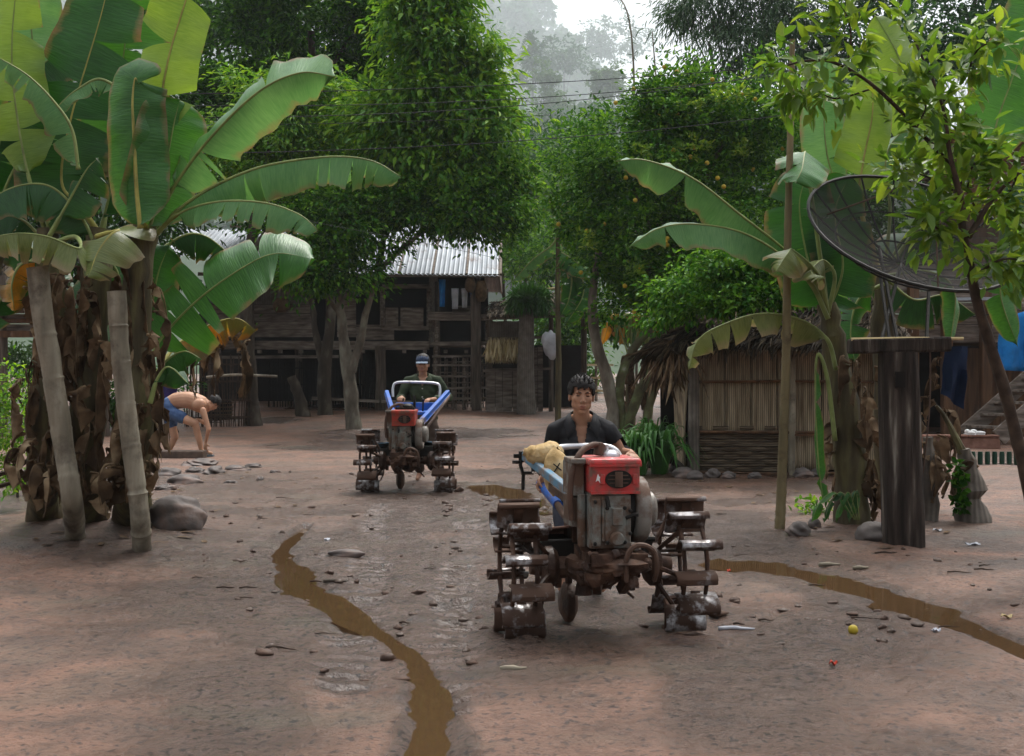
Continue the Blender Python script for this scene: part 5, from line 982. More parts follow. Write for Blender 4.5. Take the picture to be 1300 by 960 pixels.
# ---------------- left hut: only its eave, rail and post show
Dl = 27.; b = Vector((W(10, 0, Dl).x, Dl, rise(Dl)))
L_ = thing('stilt_hut', 'dim stilt hut behind the left banana clump with a wooden floor beam', 'hut', b, world=True)
def XL(px): return (px - CX) / F * Dl
def ZL(py): return CZ - (py - HY) / F * Dl
mb = MB(); planks(mb, (XL(-120), Dl), (XL(135), Dl), ZL(422), ZL(378), w=.2); mb.build('plank_wall', M_wood, L_, smooth=False)
mb = MB(); mb.beam((XL(-120), Dl - .1, ZL(425)), (XL(140), Dl - .1, ZL(424)), .12, .14); mb.beam((XL(-120), Dl - .12, ZL(408)), (XL(140), Dl - .12, ZL(407)), .06, .08); mb.build('beam', M_woodR, L_, smooth=False)
for px in (2, 132, -100): mb = MB(); mb.tube([(XL(px), Dl, rise(Dl) - .2), (XL(px), Dl, ZL(350))], .13, 9, rough=.15); mb.build('post', M_woodV, L_)
thatch(L_, 'thatch_roof', (XL(-130), Dl - .6, ZL(392)), (XL(60), Dl - .6, ZL(388)), (XL(60), Dl + 2, ZL(310)), (XL(-130), Dl + 2, ZL(310)), 900, .5)
# purple-blue cloth behind the first banana
mb = MB(); sheet(mb, [W(203, 478, 23), W(226, 480, 23), W(224, 520, 23), W(204, 520, 23)], 6, 6, .05, 3); solo(mb, 'hanging_cloth', cloth('dark_violet_cloth', (.03, .02, .09)), 'dark violet cloth hanging behind the bending man', 'cloth', tuple(W(214, 520, 23)), world=True)
# ---------------- bamboo hut at right (front wall 17.3 -> side wall to 20.5)
Hh = thing('bamboo_hut', 'small hut of woven bamboo with thatched roof behind the leaning bamboo pole', 'hut', (2.6, 18, 0), world=True)
c1 = G(872, 602); d1 = c1.y; xA = c1.x; xB = W(1118, 0, d1).x; zT = CZ - (440 - HY) / F * d1; zTop = zT + .1
c2 = Vector((W(856, 0, 20.6).x, 20.6, 0))
n_pan = 6
zz = CZ - (548 - HY) / F * d1
for i, (a, b_) in enumerate(((885, 919), (920, 952), (953, 985), (986, 1002))):
    mb = MB(); x0, x1 = W(a, 0, d1).x, W(b_, 0, d1).x; j = random.uniform(-.012, .012)
    mb.grid(lambda u, v: Vector((x0 + (x1 - x0) * v, d1 - .02 + j + .012 * math.sin(v * 9 + i) + .010 * n3((v * 3, u * 3, i), 2), zz - .02 + (zT - zz + .1) * u)), 14, 8)
    o = mb.build('woven_panel', M_woven, Hh); so_ = o.modifiers.new('t', 'SOLIDIFY'); so_.thickness = .02
mb = MB()
for k in range(11): z_ = .03 + k * .058; mb.grid(lambda u, v: Vector((W(884, 0, d1).x + (W(1003, 0, d1).x - W(884, 0, d1).x) * v, d1 - .03 + .018 * math.sin(v * 22 + k * 3.1), z_ + u * .062)), 2, 50)
o = mb.build('woven_skirt', M_wovenH, Hh); so_ = o.modifiers.new('t', 'SOLIDIFY'); so_.thickness = .018
for i, (a, b_) in enumerate(((1004, 1042), (1043, 1082), (1083, 1118))):
    mb = MB(); x0, x1 = W(a, 0, d1).x, W(b_, 0, d1).x
    mb.grid(lambda u, v: Vector((x0 + (x1 - x0) * v, d1 - .015 + .012 * math.sin(v * 7 + i * 2) + .010 * n3((v * 3, u * 3, i + 9), 2), .06 + (zT) * u)), 14, 8)
    o = mb.build('woven_panel', M_woven, Hh); so_ = o.modifiers.new('t', 'SOLIDIFY'); so_.thickness = .02
mb = MB(); mb.grid(lambda u, v: Vector((xA + (c2.x - xA) * v - .02 * math.sin(u * 6 + v * 9), d1 + (c2.y - d1) * v, .02 + zT * u)), 14, 14); o = mb.build('side_wall', M_woven, Hh); so_ = o.modifiers.new('t', 'SOLIDIFY'); so_.thickness = .02
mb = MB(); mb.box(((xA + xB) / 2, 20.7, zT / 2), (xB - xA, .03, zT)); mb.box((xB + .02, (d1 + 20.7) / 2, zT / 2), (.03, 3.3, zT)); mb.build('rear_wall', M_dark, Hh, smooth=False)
for px, r, m in ((879, .085, M_mat), (1003, .05, M_pole), (1119, .07, M_pole)): mb = MB(); x = W(px, 0, d1).x; mb.tube([(x, d1 - .08, -.1), (x + .01, d1 - .08, 1), (x, d1 - .08, zT + .15)], r, 10, rough=.12); mb.build('post', m, Hh)
mb = MB()
for z_ in (zz, (zz + zT) / 2 + .1, .03, zT): mb.tube([(xA, d1 - .09, z_), ((xA + xB) / 2, d1 - .09, z_ + random.uniform(-.02, .02)), (xB, d1 - .09, z_)], .022 if z_ < zT else .04, 6, rough=.1)
mb.beam((W(1001, 0, d1).x, d1 - .1, .55), (W(1060, 0, d1).x, d1 - .1, .56), .03, .03); mb.build('batten', M_woodR, Hh)
zr = zT + .82; xo0, xo1 = xA - .22, xB + .4
thatch(Hh, 'thatch_roof', (xo0, d1 - .38, zT + .03), (xo1, d1 - .38, zT + .03), (xo1 - .1, 19.0, zr), (xo0 + .9, 19.0, zr), 5200, .42, M_thatch, .022)
thatch(Hh, 'thatch_roof', (xo1, 21.1, zT - .02), (xo0, 21.1, zT - .02), (xo0 + .9, 19.0, zr), (xo1 - .1, 19.0, zr), 1500, .42, M_thatch, .022)
thatch(Hh, 'thatch_hip', (xo0 - .05, 21.1, zT - .05), (xo0 - .05, d1 - .6, zT - .05), (xo0 + .9, 19.0, zr), (xo0 + .9, 19.05, zr), 1500, .42, M_thatch, .022)
n = 150; P = np.stack([np.full(n, xo0) + rng.uniform(-.04, .15, n), rng.uniform(d1 - .6, 20.5, n), np.full(n, zT + .02) + rng.uniform(-.06, .1, n)], 1); leaf_obj('straw_fringe', P, np.tile([0, 0, -1.], (n, 1)) + rng.normal(size=(n, 3)) * .2, unit(n), .65 * rng.uniform(.4, 1.4, n), .035, M_dry, Hh, Hh['_w'])
mb = MB(); P = catmull([(xA - .05, d1 - .3, .04), (xA - .2, d1 + .2, .18), (xA - .42, d1 + .9, .05)], 10); mb.tube(P, .05, 8, rough=.2); 
tag(mb.build('fallen_log', M_barkD, None), 'short mossy log lying against the left foot of the bamboo hut', 'log')
# ---------------- right house with stair
Dr = 26.
def XR(px, d=Dr): return (px - CX) / F * d
def ZR(py, d=Dr): return CZ - (py - HY) / F * d
Rr = thing('stilt_house', 'brown timber stilt house at the right edge with a stair to its upper floor', 'house', (XR(1210), Dr, rise(Dr)), world=True)
gr = rise(Dr)
mb = MB(); planks(mb, (XR(1210), Dr + .6), (XR(1256), Dr + .6), gr + .15, ZR(440), w=.3, horiz=False); mb.build('plank_wall', M_woodR, Rr, smooth=False); mb = MB(); planks(mb, (XR(1256), Dr + 1.6), (XR(1420), Dr + 1.6), gr, ZR(440), w=.3, horiz=False); mb.build('plank_wall', M_woodR, Rr, smooth=False)
mb = MB(); planks(mb, (XR(1110), Dr + .8), (XR(1160), Dr + .8), gr, ZR(440), w=.3, horiz=False); mb.build('plank_wall', M_wood, Rr, smooth=False)
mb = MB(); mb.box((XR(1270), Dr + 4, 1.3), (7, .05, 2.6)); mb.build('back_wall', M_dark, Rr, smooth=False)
mb = MB(); mb.box((XR(1265), Dr + 2.3, ZR(430)), (XR(1450) - XR(1090), 3.8, .14)); mb.build('floor', M_wood, Rr, smooth=False)
mb = MB(); planks(mb, (XR(1090), Dr + .4), (XR(1450), Dr + .4), ZR(428), ZR(330), w=.24); mb.build('upper_wall', M_wood, Rr, smooth=False)
mb = MB(); planks(mb, (XR(1212), Dr + .9), (XR(1450), Dr + .9), ZR(330), ZR(150), w=.24); mb.build('gable_wall', M_woodR, Rr, smooth=False)
mb = MB(); corr(mb, (XR(1205, 25.5), 25.5, ZR(165, 25.5)), (XR(1480, 25.5), 25.5, ZR(60, 25.5)), (XR(1205, 28.5), 29, ZR(105, 29))); mb.build('tin_roof', M_tin, Rr)
mb = MB(); mb.beam((XR(1090), Dr - .2, ZR(383)), (XR(1290), Dr - .2, ZR(380)), .5, .06); mb.build('eave_shelf', M_tin, Rr, smooth=False)
for px in (1165, 1208, 1258, 1420): mb = MB(); mb.beam((XR(px), Dr + .3, gr - .2), (XR(px), Dr + .3, ZR(360)), .2, .2, hint=(0, 1, 0)); mb.build('post', M_woodR, Rr, smooth=False, bev=.01)
# stair: two stringers rising right, treads between
sa = Vector((XR(1222, 25.), 25., rise(25) + .15)); sb_ = sa + Vector((2.05, .1, 1.75)); off = Vector((0.42, -.75, 0))
St = thing('wooden_stair', 'grey wooden stair climbing right to the upper floor beside the clay brick step', 'stair', tuple(sa), world=True)
for o_ in (Vector((0, 0, 0)), off): mb = MB(); mb.beam(sa + o_, sb_ + o_, .06, .34); mb.build('stringer', M_wood, St, smooth=False, bev=.008)
for k in range(7):
    f = (k + .7) / 7.4; p = sa.lerp(sb_, f); mb = MB(); mb.add([p + Vector((-.16, .0, .0)), p + Vector((.16, .0, 0)), p + off + Vector((.16, 0, 0)), p + off + Vector((-.16, 0, 0)), p + Vector((-.16, .0, .05)), p + Vector((.16, 0, .05)), p + off + Vector((.16, 0, .05)), p + off + Vector((-.16, 0, .05))], [(3, 2, 1, 0), (4, 5, 6, 7), (0, 1, 5, 4), (1, 2, 6, 5), (2, 3, 7, 6), (3, 0, 4, 7)]); mb.build('tread', M_wood, St, smooth=False)
# clay step, bricks along its top, white shoes
bs0 = G(1222, 570); St2 = thing('clay_step', 'low red clay step below the stair, edged with loose bricks', 'step', tuple(bs0), world=True)
mb = MB(); mb.box((bs0.x, bs0.y + .5, .10 + bs0.z), (1.45, 1.0, .24), taper=.95); mb.build('step_block', M_brick, St2, smooth=False, bev=.03)
for k in range(7): mb = MB(); mb.box((bs0.x - .6 + k * .2, bs0.y + .1, bs0.z + .235), (.19, .22, .035), (0, random.uniform(-.04, .04), random.uniform(-.15, .15))); mb.build('edge_brick', M_brick, St2, smooth=False, bev=.008)
for k, (dx, rz) in enumerate(((0, .3), (.14, .9))):
    c = Vector((bs0.x + .18 + dx, bs0.y + .15, bs0.z + .255)); t_ = thing('shoe', ('white canvas shoe on the clay step, the left of the pair', 'white canvas shoe on the clay step, the right of the pair')[k], 'shoe', tuple(c), 'pair of white shoes', rz=rz)
    mb = MB(); mb.ball((0, -.06, .035), (.045, .10, .035), seg=12, ring=8); mb.ball((0, .06, .05), (.038, .07, .05), seg=12, ring=8); mb.build('upper', M_white, t_); mb = MB(); mb.box((0, -.01, .008), (.08, .26, .02)); mb.build('sole', M_white, t_, bev=.008)
# row of upturned dark bottles edging the yard
for k in range(13):
    p = G(1226 + k * 9.2, 588) + Vector((0, 0, -.02)); t_ = None; mb = MB(); mb.lathe([(.036, 0), (.040, .05), (.040, .16), (.034, .19), (.036, .20)], 12); o = mb.build('edging_bottle', M_bottle, None); o.location = p
    tag(o, 'dark green bottle pushed neck-down in the row edging the yard', 'bottle', 'bottles edging the yard')
# blue cloth
mb = MB(); sheet(mb, [W(1270, 404, 22.5), W(1312, 392, 22.5), W(1312, 472, 22.5), W(1267, 470, 22.5)], 10, 8, .07, 3); o = solo(mb, 'hanging_cloth', M_blueC, 'bright blue cloth hung above the stair at the right edge', 'cloth', tuple(W(1290, 470, 22.5)), world=True); o.modifiers.new('t', 'SOLIDIFY').thickness = .012
mb = MB(); mb.tube([W(1235, 402, 22.6), W(1330, 390, 22.6)], .012, 6); tag(mb.build('washing_line', M_wire), 'thin line carrying the bright blue cloth', 'line')
# ================================================================ walking tractors (front faces local -Y)
def make_wheel(t, side, parts_mat, rot):
    """side -1 = image left; hub disc on the inner side, two rings, curved plate lugs"""
    x0 = side * .46; zc = .375; mb = MB(); xi = x0 - side * .16
    mb.lathe([(.02, -.06), (.09, -.05), (.12, -.02), (.12, .02), (.05, .04), (.04, .1)], 16, Matrix.Rotation(R(90) * side, 3, 'Y'), (xi, 0, zc))
    for k in range(6): a = k * 1.047; mb.ball((xi - side * .02, math.cos(a) * .075, zc + math.sin(a) * .075), .014, seg=6, ring=4)
    wh = mb.build('cage_wheel', M_mudm, t)
    for rr, xx in ((.262, x0 - side * .055), (.262, x0 + side * .07)):
        m2 = MB(); m2.tube([(xx, rr * math.cos(i * math.tau / 28), zc + rr * math.sin(i * math.tau / 28)) for i in range(29)], .013, 6, cap=False, rough=.2); m2.build('ring', M_mudm, wh)
    for k in range(6):
        a = k * 1.047 + rot; m2 = MB(); m2.tube([(xi, math.cos(a) * .09, zc + math.sin(a) * .09), (x0 - side * .06, math.cos(a + .12) * .25, zc + math.sin(a + .12) * .25)], .013, 6, rough=.2)
        m2.tube([(x0 - side * .055, math.cos(a + .12) * .262, zc + math.sin(a + .12) * .262), (x0 + side * .07, math.cos(a + .12) * .262, zc + math.sin(a + .12) * .262)], .010, 6); m2.build('spoke', M_mudm, wh)
    # a lug: J-shaped bent plate swept along the axle, with a rolled outer lip
    prof = [(.235, .012), (.262, .000), (.30, -.006), (.335, -.004), (.362, .006), (.374, .024), (.370, .044), (.356, .052)]   # (radius, tangential)
    for k in range(12):
        a = k * math.tau / 12 + rot; w = .112; off_ = side * (.018 if k % 2 else -.018); m2 = MB(); vs = []
        for (r_, tg) in prof:
            for xx in (-w, -w * .3, w * .3, w):
                y = r_ * math.cos(a) - tg * math.sin(a); z = r_ * math.sin(a) + tg * math.cos(a); vs.append((x0 + off_ + xx, y, zc + z))
        n4 = 4; m2.add(vs, [(i * n4 + j, i * n4 + j + 1, (i + 1) * n4 + j + 1, (i + 1) * n4 + j) for i in range(len(prof) - 1) for j in range(3)])
        o = m2.build('lug', M_lug if k % 3 else M_lugm, wh); s = o.modifiers.new('t', 'SOLIDIFY'); s.thickness = .012; s.offset = 0
        # gusset inside the lug
        g = MB(); g.beam((x0 + off_, .24 * math.cos(a - .02), zc + .24 * math.sin(a - .02)), (x0 + off_, .35 * math.cos(a + .10), zc + .35 * math.sin(a + .10)), .012, .05, hint=(1, 0, 0)); g.build('gusset', M_mudm, wh, smooth=False)
    return wh
def clods(mb, n, box, r=(.012, .03)):
    for i in range(n): mb.ball([random.uniform(*b) for b in box], random.uniform(*r), seg=7, ring=5, rough=.6, rs=3)
def make_tractor(label, loc, rz, near):
    t = thing('walking_tractor', label, 'tractor', loc, 'two-wheeled walking tractors with cage wheels', rz=rz)
    make_wheel(t, -1, None, .20 if near else .45); make_wheel(t, 1, None, .02 if near else .3)
    mb = MB(); mb.tube([(-.34, 0, .375), (-.15, 0, .375), (-.14, 0, .375), (.14, 0, .375), (.15, 0, .375), (.34, 0, .375)], [.035, .038, .075, .075, .038, .035], 12, rough=.15); mb.tube([(-.30, 0, .375), (-.2, 0, .375)], .06, 10, rough=.3); mb.tube([(.2, 0, .375), (.27, 0, .375)], .055, 10, rough=.2); clods(mb, 14, ((-.32, .32), (-.05, .05), (.33, .42))); mb.build('axle', M_mudm, t)
    mb = MB(); mb.box((0, .05, .46), (.26, .30, .26)); mb.box((-.09, .10, .62), (.15, .24, .22)); mb.ball((0, .08, .36), (.15, .2, .12), rough=.3); mb.ball((-.12, -.06, .38), (.09, .1, .09), rough=.4); mb.tube([(-.10, -.02, .36), (-.10, -.02, .22)], [.03, .05], 8, rough=.3); clods(mb, 16, ((-.14, .14), (-.15, .1), (.28, .4)), (.02, .045)); mb.build('gearbox', M_mudm, t, bev=.01)
    mb = MB()   # front frame cradle: rails sloping down to the nose, loaded with mud
    for sx in (-.13, .13): mb.beam((sx, .15, .47), (sx, -.42, .47), .05, .06); mb.beam((sx, -.40, .47), (sx * .5, -.20, .27), .045, .05)
    mb.beam((-.15, -.42, .47), (.15, -.42, .47), .05, .06); mb.ball((.02, -.36, .44), (.17, .12, .06), rough=.5, rs=4); mb.ball((-.08, -.30, .38), (.08, .12, .07), rough=.5, rs=4); clods(mb, 40, ((-.17, .18), (-.46, -.2), (.36, .52)), (.012, .034)); mb.build('frame', M_mudm, t, bev=.004)
    mb = MB(); P = catmull([(.03, -.46, .36), (.025, -.48, .48), (.06, -.49, .545), (.12, -.49, .55), (.175, -.48, .51), (.19, -.47, .42), (.185, -.44, .36)], 22); mb.tube(P, .014, 8, rough=.12); mb.build('front_bumper', M_hose, t)
    # tail wheel and hanging irons
    mb = MB(); mb.lathe([(.02, -.045), (.07, -.045), (.115, -.02), (.12, 0), (.115, .02), (.07, .045), (.02, .045)], 18, Matrix.Rotation(R(90), 3, 'Y'), (-.12, .32, .12)); mb.build('tail_wheel', M_mudm, t)
    mb = MB(); mb.tube([(-.12, .32, .12), (-.12, .28, .38)], .022, 8); mb.build('tail_strut', M_mudm, t); mb = MB(); mb.tube([(-.28, .1, .36), (-.30, .1, .20), (-.33, .06, .13)], .009, 6); mb.build('hanging_iron', M_mudm, t); mb = MB(); mb.tube([(.10, .12, .36), (.14, .1, .24), (.2, .05, .18)], .009, 6); mb.build('hanging_iron', M_mudm, t); mb = MB(); mb.tube([(.30, -.02, .36), (.33, -.04, .25), (.30, -.05, .2)], [.03, .025, .01], 7, rough=.4); mb.build('hanging_iron', M_mudm, t); mb = MB(); mb.tube([(-.25, 0, .34), (-.24, 0, .26)], [.03, .015], 7, rough=.4); mb.build('hanging_iron', M_mudm, t)
    # engine block
    mb = MB(); mb.box((-.03, -.18, .66), (.22, .36, .28)); mb.box((-.01, -.365, .64), (.11, .03, .20)); mb.box((.0, -.385, .69), (.055, .03, .09)); mb.box((-.11, -.37, .66), (.045, .03, .25)); mb.box((-.03, -.18, .805), (.21, .34, .03)); mb.box((-.055, -.372, .74), (.03, .02, .06)); mb.tube([(-.075, -.37, .79), (-.075, -.375, .56)], .010, 6); en = mb.build('engine_block', M_grey, t, smooth=False, bev=.012)
    mb = MB(); mb.lathe([(.0, -.01), (.038, -.01), (.038, .012), (.03, .02), (0, .02)], 18, Matrix.Rotation(R(90), 3, 'X'), (-.005, -.395, .575)); mb.build('drain_cover', M_grey, en)
    for (x, z) in ((-.055, .735), (.04, .735), (-.055, .555), (.04, .555), (-.12, .77), (-.12, .55), (.07, .72), (.07, .6)): m2 = MB(); m2.lathe([(.011, 0), (.011, .012), (.006, .016)], 6, Matrix.Rotation(R(90), 3, 'X'), (x, -.378, z)); m2.build('bolt', M_blackm, en)
    mb = MB(); mb.tube([(.05, -.37, .68), (.09, -.39, .70), (.11, -.40, .70)], .010, 6); mb.tube([(-.06, -.39, .80), (-.05, -.40, .74)], .012, 6); mb.build('fuel_line', M_blackm, en)
    # side cover left with radiator housing
    mb = MB(); mb.box((-.185, -.14, .88), (.07, .24, .18)); mb.box((-.185, -.18, .975), (.08, .22, .03)); mb.tube([(-.165, -.26, .80), (-.165, -.26, .52)], .024, 10, rough=.2); mb.box((-.18, -.12, .70), (.07, .22, .16)); mb.build('side_housing', M_grey if near else M_grey, t, smooth=False, bev=.01)
    # red tank
    red = M_red if near else M_redB
    mb = MB(); mb.box((-.005, -.20, .885), (.27, .32, .155), taper=1.0); ft = mb.build('fuel_tank', red, t, smooth=False, bev=.014)
    mb = MB(); mb.box((-.005, -.20, .975), (.29, .345, .035), taper=.97); mb.build('tank_lid', red, ft, smooth=False, bev=.012)
    mb = MB(); mb.box((-.005, -.37, .958), (.28, .012, .012)); mb.box((-.005, -.368, .815), (.265, .012, .014)); mb.build('tank_trim', red, ft, smooth=False)
    # dark recessed oval grille on the tank front with ears
    mb = MB(); P = []
    for i in range(28): a = i * math.tau / 28; P.append((.072 * math.copysign(abs(math.cos(a)) ** .9, math.cos(a)), .047 * math.sin(a)))
    mb.prism(P, .010, c=(.012, -.364, .885)); mb.build('oval_grille', M_blackm, ft, smooth=False)
    mb = MB()
    for zz_ in range(3): mb.box((.012, -.371, .865 + zz_ * .02), (.12 - abs(zz_ - 1) * .02, .004, .005))
    mb.tube([(.012, -.366, .845), (.012, -.366, .925)], .022, 10); mb.build('grille_bar', M_hose, ft)
    for x in (-.075, .10): mb = MB(); mb.box((x, -.366, .885), (.025, .014, .055)); mb.build('grille_ear', red, ft, smooth=False, bev=.004)
    if near:
        mb = MB(); mb.prism([(0, .012), (.006, .03), (.012, .014), (.03, .018), (.014, .004), (.018, -.02), (.006, -.004), (-.006, -.012), (-.002, .002)], .003, c=(-.105, -.3622, .885)); mb.build('painted_emblem', M_white, ft, smooth=False)
    mb = MB(); mb.lathe([(.05, 0), (.05, .012), (.045, .02), (.03, .03), (.026, .035), (0, .036)], 20, c=(.02, -.16, .992)); mb.tube([(.0, -.14, 1.02), (.0, -.14, 1.055)], .012, 8); mb.build('filler_cap', M_chrome, ft)
    # curved hose from the housing over the tank's left
    mb = MB(); mb.tube(catmull([(-.215, -.24, .66), (-.225, -.25, .80), (-.21, -.25, .93), (-.16, -.22, 1.02), (-.09, -.18, 1.055), (-.03, -.15, 1.05)], 22), .017, 10, rough=.05); mb.tube([(-.05, -.16, 1.0), (-.04, -.15, 1.06)], .03, 10); mb.build('intake_hose', M_hose, t)
    if not near: mb = MB(); mb.box((0, -.16, 1.0), (.22, .12, .04)); mb.tube([(-.06, -.12, 1.0), (-.06, -.12, 1.06)], .02, 8); mb.tube([(.1, -.1, 1.0), (.1, -.1, 1.16)], .016, 8); mb.ball((.02, -.14, 1.03), (.09, .06, .03), rough=.3); mb.build('air_cleaner', M_blackm, t)
    # flywheel on image right
    Ry = Matrix.Rotation(R(90), 3, 'Y'); mb = MB(); mb.lathe([(.03, -.04), (.165, -.04), (.178, -.03), (.18, .0), (.178, .035), (.168, .045), (.150, .045), (.140, .028), (.055, .022), (.05, .05), (.03, .055)], 40, Ry, (.165, -.14, .70)); fw = mb.build('flywheel', M_fly, t, sharp=50)
    mb = MB(); mb.lathe([(.085, .02), (.095, .035), (.095, .075), (.08, .09), (.05, .095), (.0, .095)], 28, Ry, (.175, -.14, .70)); mb.build('pulley', M_fly, fw)
    mb = MB(); mb.lathe([(.05, 0), (.15, 0), (.15, .05), (.05, .05)], 28, Ry, (.085, -.14, .70)); mb.build('flywheel_shroud', M_blackm, t)
    if near: mb = MB(); mb.prism([(-.05, 0), (.05, 0), (.02, -.09)], .02, c=(.22, -.1, .52)); mb.tube([(.15, -.1, .53), (.28, -.1, .53)], .014, 6); mb.build('drain_bracket', M_blackm, t)
    # fender boards
    for sx in ((-1,) if near else (-1, 1)):
        mb = MB(); mb.grid(lambda u, v: Vector((sx * (.15 + .27 * u), .02 + .34 * v, .60 - .10 * v - .02 * u + (.02 * math.sin(v * 3.1)))), 6, 8); o = mb.build('fender_board', M_board if near else M_blueG, t); o.modifiers.new('t', 'SOLIDIFY').thickness = .014
    mb = MB(); mb.box((-.20, .12, .47), (.28, .26, .11)); mb.build('belt_box', M_blackm, t, smooth=False, bev=.008)
    if not near: mb = MB(); mb.box((.20, .12, .47), (.26, .26, .16)); mb.build('belt_box', M_blackm, t, smooth=False, bev=.008)
    # handlebars
    if near:
        mb = MB(); mb.beam((-.13, .12, .76), (-.215, 1.26, .90), .045, .055); mb.build('support_beam', M_blueG, t, smooth=False, bev=.008)
        mb = MB(); mb.beam((-.10, .10, .69), (-.14, .75, .745), .035, .05); mb.build('support_beam', M_hose, t, smooth=False, bev=.006)
        mb = MB(); mb.box((-.225, 1.28, .90), (.12, .03, .025)); mb.tube([(-.225, 1.28, .93), (-.225, 1.28, .86)], .028, 8); mb.tube([(-.235, 1.28, .88), (-.245, 1.26, .84), (-.225, 1.26, .78), (-.23, 1.25, .68)], .012, 6); mb.tube([(-.265, 1.28, .87), (-.265, 1.28, .85)], .03, 8); mb.box((-.18, 1.12, .86), (.03, .03, .1)); mb.box((-.205, 1.26, .79), (.07, .02, .02)); mb.build('throttle_lever', M_blackm, t)
        mb = MB(); mb.tube([(-.10, .2, .58), (-.08, .6, .58), (-.07, .98, .635)], .022, 10); hb = mb.build('handlebar', M_hose, t); mb = MB(); mb.tube([(-.07, .88, .62), (-.105, 1.28, .715)], .032, 14); mb.ball((-.105, 1.28, .715), .034, seg=12, ring=8); mb.build('grip', M_blue, hb)
        mb = MB(); mb.tube([(.12, .2, .66), (.28, .6, .76), (.44, 1.1, .86)], .022, 10); hb = mb.build('handlebar', M_hose, t); mb = MB(); mb.tube([(.42, .98, .835), (.475, 1.25, .88)], .03, 12); mb.build('grip', M_blue, hb)
        mb = MB(); mb.tube(catmull([(-.06, .95, .80), (-.08, .98, .93), (-.05, 1.0, .965), (.05, 1.02, .975), (.24, 1.02, .975), (.325, 1.0, .95), (.355, .95, .88), (.34, .8, .80)], 36), .019, 12); mb.build('steering_arch', M_chrome, t)
        mb = MB(); mb.tube([(-.06, .75, .76), (-.09, .85, .92)], .011, 8); mb.ball((-.09, .85, .93), .02, seg=8, ring=6); mb.build('gear_lever', M_chrome, t)
    else:
        for sx in (-1, 1):
            mb = MB(); mb.tube([(sx * .10, .2, .62), (sx * .24, .7, .84), (sx * .40, 1.25, 1.12)], .02, 8); hb = mb.build('handlebar', M_hose, t)
            mb = MB(); mb.add([(sx * .13, .15, .80), (sx * .18, .15, .80), (sx * .42, 1.1, 1.16), (sx * .37, 1.1, 1.16), (sx * .13, .15, .875), (sx * .18, .15, .875), (sx * .42, 1.1, 1.205), (sx * .37, 1.1, 1.205)], [(0, 1, 2, 3), (4, 5, 6, 7), (0, 1, 5, 4), (1, 2, 6, 5), (2, 3, 7, 6), (3, 0, 4, 7)]); mb.build('side_plate', M_blue, t, smooth=False, bev=.006)
        mb = MB(); mb.box((0, .62, .93), (.44, .5, .04)); mb.box((0, .88, .99), (.5, .03, .12)); mb.build('tool_tray', M_blue, t, smooth=False, bev=.01)
        mb = MB(); mb.tube(catmull([(-.30, 1.0, 1.12), (-.30, 1.02, 1.24), (-.25, 1.03, 1.30), (0, 1.04, 1.305), (.25, 1.03, 1.29), (.30, 1.02, 1.23), (.30, 1.0, 1.12)], 34), .017, 12); mb.build('steering_arch', M_chrome, t)
        mb = MB(); mb.tube([(.13, .55, .95), (.14, .5, 1.08)], .011, 8); mb.ball((.14, .5, 1.09), .022, seg=8, ring=6); mb.build('gear_lever', M_blackm, t); mb = MB(); mb.tube([(-.06, .5, .95), (-.06, .5, 1.03)], .011, 8); mb.build('gear_lever', M_blackm, t)
    return t
g1 = G(758, 781); TR1 = make_tractor('near walking tractor caked in mud, grey flywheel, red tank with oval grille', (g1.x - .01, 7.0, -.01), R(9), True)
T1loc = Vector(TR1.location)
g2 = G(520, 620); TR2 = make_tractor('far walking tractor with blue side plates and red tank, at the left of centre', (g2.x, 15.1, -.01), R(-2), False)
T2loc = Vector(TR2.location)
def t1w(x, y, z): return T1loc + Matrix.Rotation(R(9), 3, 'Z') @ Vector((x, y, z))
# sacks tied on the near tractor
c = W(706, 596, 7.75); t_ = thing('straw_sack', 'lumpy tan sack hanging against the blue beam of the near tractor', 'sack', tuple(c), 'tan sacks on the near tractor')
mb = MB()
mb.grid(lambda u, v: Vector(((.085 * (math.sin(max(.02, u) * 3.1) ** .55)) * math.cos(v * 6.2832) * (1 + .10 * math.sin(v * 18 + u * 4)), (.075 * (math.sin(max(.02, u) * 3.1) ** .55)) * math.sin(v * 6.2832) * (1 + .08 * math.sin(v * 25)), -.16 + .29 * u + .01 * math.sin(v * 12))), 18, 26)
mb.build('sack_body', M_sack, t_, sharp=0)
mb = MB(); mb.tube([(-.02, -.078, .04), (.03, -.082, .0)], .004, 5); mb.tube([(-.015, -.08, -.01), (.02, -.081, .045)], .004, 5); mb.build('knot', M_blackm, t_)
mb = MB(); mb.ball((.075, -.02, -.10), (.035, .03, .05), rough=.5, rs=4); mb.build('frayed_corner', M_sack, t_)
c = W(690, 576, 7.9); t_ = thing('straw_sack', 'pale tan sack lying sideways over the steering arch with a pinched neck', 'sack', tuple(c), 'tan sacks on the near tractor')
mb = MB(); P = catmull([(-.125, 0, .015), (-.09, 0, .005), (-.05, 0, -.01), (.02, 0, .0), (.075, 0, .03), (.10, 0, .055)], 20); rr = [.03, .026, .035, .05, .058, .062, .064, .066, .068, .069, .07, .07, .069, .068, .067, .065, .062, .058, .05, .03]
mb.tube(P, [(a * (1 + .08 * math.sin(i * 2.1)), a * .9) for i, a in enumerate(rr)], 18, rough=.35); mb.build('sack_body', M_sack, t_, sharp=0)
mb = MB(); mb.tube([(-.085, .03 * math.cos(a), .004 + .03 * math.sin(a)) for a in [i * .6 for i in range(12)]], .005, 5); mb.build('tie', M_hose, t_)
